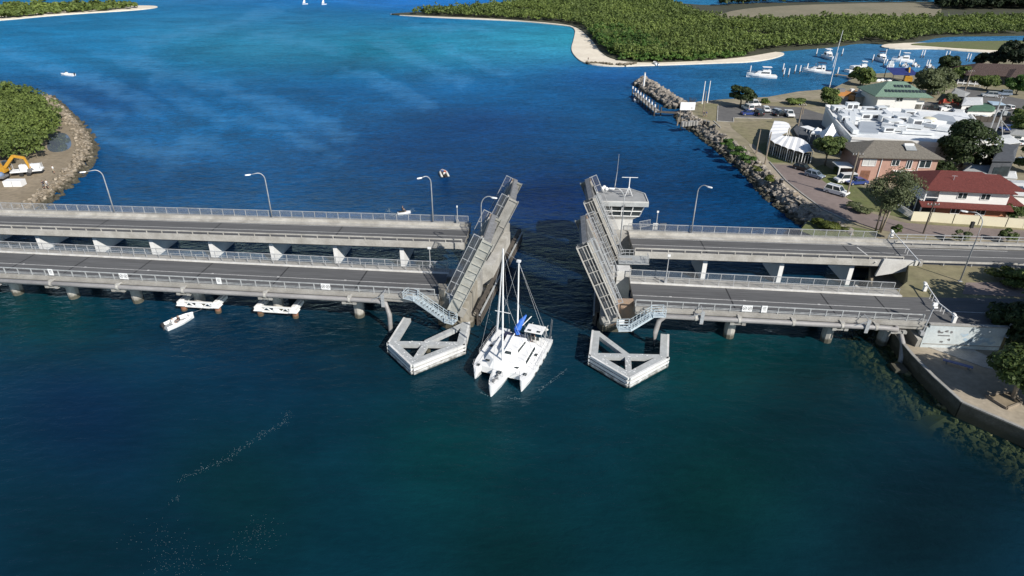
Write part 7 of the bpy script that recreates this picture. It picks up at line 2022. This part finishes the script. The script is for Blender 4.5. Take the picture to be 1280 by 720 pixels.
# near foreshore: concrete seat, blue grey bench, round shelter, planter
t = thing('sea_wall', 'low concrete sea wall, face coloured dark for shade, curving along the shaded foreshore', 'wall', at(1118, 428, 0))
P_ = [p - t.location for p in px([(1280 + 60, 575), (1280, 545), (1200, 510), (1165, 478), (1138, 450), (1118, 425), (1104, 402)], 1.2)]
b = MB()
for i, (a, c_) in enumerate(zip(P_[:-1], P_[1:])): b.bar(a + Vector((0, 0, -.35 + .003 * i)), c_ + Vector((0, 0, -.35 + .003 * i)), .5, 2.3)
b.build('wall_face', mat('shade and tide darkened concrete', (.12, .11, .085), .9, scale=.6, c2=(.055, .05, .035), fine=.2, tide=1.0), t)  # face colour darkened for the shade on it; the tide growth is real
b = MB()
for i, (a, c_) in enumerate(zip(P_[:-1], P_[1:])): b.bar(a + Vector((0, 0, .86 + .003 * i)), c_ + Vector((0, 0, .86 + .003 * i)), .4, .12)
b.build('coping', K['concrete'], t)
flat('concrete_ramp', [(1143, 428), (1147, 420), (1160, 424), (1215, 436), (1250, 452), (1262, 466), (1228, 458), (1190, 444)], 1.26, K['concrete_pale'])
t = thing('ramp_wall', 'low concrete wall stepping up from the water beside the pipe', 'wall', at(1146, 434, 1.2))
b = MB(); q = at(1128, 416, 1.2) - t.location; b.bar((0, 0, .5), q + Vector((0, 0, .9)), .5, 1.4); b.build('wall_face', K['concrete'], t)
b = MB(); b.bar((0, 0, 1.25), q + Vector((0, 0, 1.65)), .6, .1); b.build('coping', K['concrete_pale'], t)
t = thing('water_shelter', 'small round topped grey shelter standing in the shade of the fig', 'shelter', at(1254, 437, 1.2))
b = MB(); b.tube([(0, 0, 0), (0, 0, 2.3)], .12, 8); b.build('post', K['galv'], t)
b = MB(); b.loft([[(1.0 * k * math.cos(a), 1.0 * k * math.sin(a), 2.2 + z) for a in [2 * PI * j / 14 for j in range(14)]] for (k, z) in ((1.0, 0), (.98, .1), (.5, .28), (.1, .34))]); b.build('dish', K['panel'], t)
t = thing('planter', 'timber edged planter bed at the foot of the shore fig', 'planter', at(1257, 508, 1.2))
Q_ = [p - t.location for p in px([(1232, 496), (1258, 512), (1276, 505), (1262, 492)], 1.2)]
for a, c_ in zip(Q_, Q_[1:] + Q_[:1]):
    b = MB(); b.bar(a + Vector((0, 0, .15)), c_ + Vector((0, 0, .15)), .2, .35); b.build('edge_board', K['timber_pale'], t)
b = MB(); b.prism([C(q) for q in Q_], .02, .2); b.build('soil', K['dirt'], t)
t = thing('picnic_bench', 'long blue grey bench in the dappled shade of the foreshore', 'bench', at(1196, 458, 1.2), R(-32))
b = MB(); b.box((0, 0, .45), (3.2, .5, .1)); b.build('seat', mat('blue grey bench paint', (.12, .15, .30), .6, var=.15), t)
for x in (-1.2, 1.2):
    b = MB(); b.box((x, 0, .2), (.15, .4, .4)); b.build('leg', K['galv_dark'], t)

# ------------------------------------------------------------------ trees
tree('round_tree', 'small dark rounded tree on the lawn by the car park', 'tree', at(925, 134, GZ), 7, 4.4, 4.2, 2.7, 4.0, LF['fig'], K['bark'], 3400, .34, 24, .3, seed=41)
tree('fig_tree', 'large dark fig tree behind the red roofed house', 'tree', at(1198, 214, GZ), 13, 6.2, 5.8, 5.6, 6.0, LF['fig'], K['bark'], 11000, .3, 38, .5, seed=42)
tree('frangipani_tree', 'pale flowering tree beside the marquee and the street', 'tree', at(1031, 207, GZ), 7, 4.4, 3.4, 2.7, 4.6, LF['frangi'], K['bark_pale'], 3600, .28, 20, .25, seed=43)
tree('paperbark_tree', 'thin leaved clump of tall trees with pale trunks beside the rear road', 'tree', at(1098, 289, GZ), 12, 4.6, 4.2, 4.6, 7.2, LF['gum'], K['bark_pale'], 9000, .15, 34, .2, 5, seed=44, trunks=3, fill=.75, lean=(.3, 0))
tree('foreshore_fig', 'leafy fig tree overhanging the foreshore at the right edge', 'tree', at(1266, 500, 1.2), 8, 3.6, 3.6, 2.7, 4.3, LF['fan'], K['bark_pale'], 7000, .22, 30, .35, seed=45)
tree('shore_tree', 'broad bushy tree on the bank beside the marina jetty', 'tree', at(1075, 106, GZ), 8, 5.6, 4.0, 3.9, 3.4, LF['mangrove'], K['bark'], 3200, .42, 22, .3, seed=46)
tree('broad_tree', 'big olive green tree behind the green roofed house', 'tree', at(1166, 119, GZ), 10, 8.0, 6, 5.0, 4.2, LF['gum'], K['trunk_dark'], 9000, .34, 34, .4, seed=47)
tree('round_tree', 'dark round tree beyond the olive green tree near the creek', 'tree', at(1184, 95, GZ), 8, 4.6, 4.6, 4.2, 3.8, LF['fig'], K['bark'], 3600, .45, 20, .3, seed=48)
tree('bushy_tree', 'low bushy tree between the diggers and the car park', 'tree', at(1037, 132, GZ), 6, 4.4, 3.8, 3.0, 2.6, LF['mangrove'], K['bark'], 3000, .36, 20, .25, seed=49)
for i, (lab, p, rx, h, m_) in enumerate((('leafy street tree in front of the brown roofed house, left', (1232, 113), 3.8, 6, 'mangrove'), ('leafy street tree in front of the brown roofed house, right', (1270, 118), 4.2, 6.5, 'shrub'), ('tall dark pine at the right edge beyond the brown roof', (1262, 88), 6.5, 13, 'pine'), ('second dark pine just left of the right edge pine', (1242, 86), 4.6, 8, 'pine'), ('dark pine cut by the right edge of the view', (1284, 88), 7.5, 16, 'pine'),
                                     ('green tree at the right edge beside the shaded yard', (1272, 172), 4.4, 8, 'mangrove'), ('leafy tree at the right edge below the dark house', (1282, 216), 4.0, 7, 'fan'), ('small garden tree at the right end of the red roofed house', (1262, 276), 2.2, 3.6, 'fan'), ('thick tree between the olive tree and the brown roof', (1200, 101), 3.8, 5.5, 'mangrove'), ('palm like dark tree by the creek shore', (1223, 84), 3.0, 6.5, 'pine'))):
    tree('garden_tree', lab, 'tree', at(*p, GZ), h, rx, rx * .9, h * .42, h * .5, LF[m_], K['bark'], int(520 * rx ** 1.25), .34 if p[1] > 130 else .5, 18, .22, seed=60 + i)
# trees just outside the frame that throw the shade over the foreshore and the abutment
for i, (x, y, rx, h, z0) in enumerate(((0, 0, 0, 0, 0), (72, 67, 7.5, 15, 1.2), (80, 62, 7.5, 15, 1.2), (70, 56.5, 7, 13, 1.2), (84, 72, 7.5, 14, 4.0), (0, 0, 0, 0, 0), (91, 67, 7.5, 15, 1.2))):
    if i in (0, 5): continue
    tree('shade_tree', ('tall fig on the foreshore beyond the right edge, shading the mural wall', 'tall fig inland of the mural wall beyond the right edge', 'broad fig beside the front road beyond the right edge', 'dense fig nearest the water beyond the right edge', 'leafy fig standing by the front road verge beyond the right edge', 'x', 'wide fig at the back of the foreshore park beyond the right edge')[i], 'tree', (x, y, z0), h, rx, rx, h * .44, h * .52, LF['fan'], K['bark'], 9000, .36, 40, .4, seed=90 + i)
for i, (lab, p, rx, h, m_) in enumerate((('dark garden tree between the fig and the dark house', (1238, 214), 2.6, 5, 'fig'), ('small leafy tree left of the panelled bungalow', (1248, 252), 2.0, 4, 'mangrove'), ('bushy tree behind the white garage', (1188, 132), 2.4, 4, 'gum'), ('small round tree by the far street lawn', (1216, 106), 2.4, 4, 'mangrove'),
                                     ('dark tree in the shade behind the pink house', (1176, 226), 2.6, 5, 'fig'), ('leafy tree at the right edge above the annexe', (1278, 156), 3.2, 6, 'mangrove'))):
    tree('garden_tree', lab, 'tree', at(*p, GZ), h, rx, rx * .9, h * .42, h * .5, LF[m_], K['bark'], int(700 * rx), .3, 16, .16, seed=160 + i)
tree('foreshore_tree', 'dark leafy tree beyond the low rail at the end of the mural wall', 'tree', at(1258, 428, 1.2), 7, 3.6, 3.4, 2.4, 3.0, LF['fig'], K['bark'], 5500, .24, 28, .3, seed=177)
tree('foreshore_tree', 'dark leafy tree cut by the right edge above the foreshore fig', 'tree', at(1284, 440, 1.2), 8, 4.4, 4.0, 3.0, 3.6, LF['fig'], K['bark'], 6500, .28, 28, .3, seed=178)
# shrubs and scrub
for i, (lab, p, rx, h, m_, z0) in enumerate((
    ('bright green shrub row above the rocks, farthest from the bridge', (906, 183), 2.2, 2.2, 'shrub', GZ), ('bright green shrub row above the rocks, second from the far end', (914, 189), 2.4, 2.0, 'shrub', GZ), ('bright green shrub row above the rocks, third from the far end', (921, 195), 2.2, 2.0, 'shrub', GZ), ('bright green shrub row above the rocks, nearest the bridge', (934, 205), 2.4, 2.2, 'shrub', GZ),
    ('dry low scrub beside the shore path, upper', (944, 214), 1.8, 1.1, 'tuft', GZ), ('dry low scrub beside the shore path, lower', (963, 226), 1.8, 1.2, 'tuft', GZ),
    ('leafy green scrub under the rear road fence, left clump', (1026, 284), 2.4, 1.5, 'tuft', GZ), ('leafy green scrub under the rear road fence, right clump', (1042, 289), 3.2, 1.4, 'tuft', GZ),
    ('clipped round bush behind the pedestrian fence, left of two', (1199.5, 302), 1.5, 2.1, 'gum', GZ + .3), ('larger clipped round bush behind the pedestrian fence, right of two', (1259, 301), 1.7, 2.4, 'fan', GZ + .3),
    ('dense hedge at the end of the grass strip between the roads', (1258, 353), 3.0, 2.0, 'tuft', 4.2), ('dense hedge end cut by the right edge between the roads', (1279, 360), 3.0, 2.6, 'mangrove', 4.2),
    ('low bush at the corner of the lawn by the car park', (958, 129), 1.6, 1.4, 'mangrove', GZ), ('wide low bush on the mound behind the car park', (992, 130), 4.0, 1.8, 'mangrove', GZ), ('low green bush beside the side street bend', (1068, 262), 2.2, 1.2, 'gum', GZ), ('low dark bush at the street kerb beside the paperbarks', (1080, 266), 1.8, 1.2, 'gum', GZ),
    ('dark leafy bush with spiky leaves by the boom gate pedestal', (1119, 292), 1.2, 1.6, 'fan', GZ + 1.2), ('small garden bush at the pink house porch', (1046, 218), 1.2, 1.8, 'fan', GZ))):
    bush('shrub', lab, at(*p, z0), rx, rx * .85, h, LF[m_], int(650 * rx), .17 if p[1] > 170 else .3, 120 + i)
t = thing('bare_bush', 'rounded tangle of bare branches at the root of the breakwater', 'shrub', at(862, 136, 2.0))
b = MB(); r_ = random.Random(8)
for i in range(60):
    a = r_.uniform(0, 2 * PI); e = r_.uniform(.2, 1.4)
    d = Vector((math.cos(a) * math.cos(e), math.sin(a) * math.cos(e), math.sin(e))) * r_.uniform(2.4, 3.8)
    b.tube([(0, 0, 0), d * .5 + Vector((0, 0, .5)), d + Vector((r_.uniform(-.4, .4), r_.uniform(-.4, .4), .3))], [.07, .05, .02], 5)
b.build('branch', K['trunk_dark'], t)
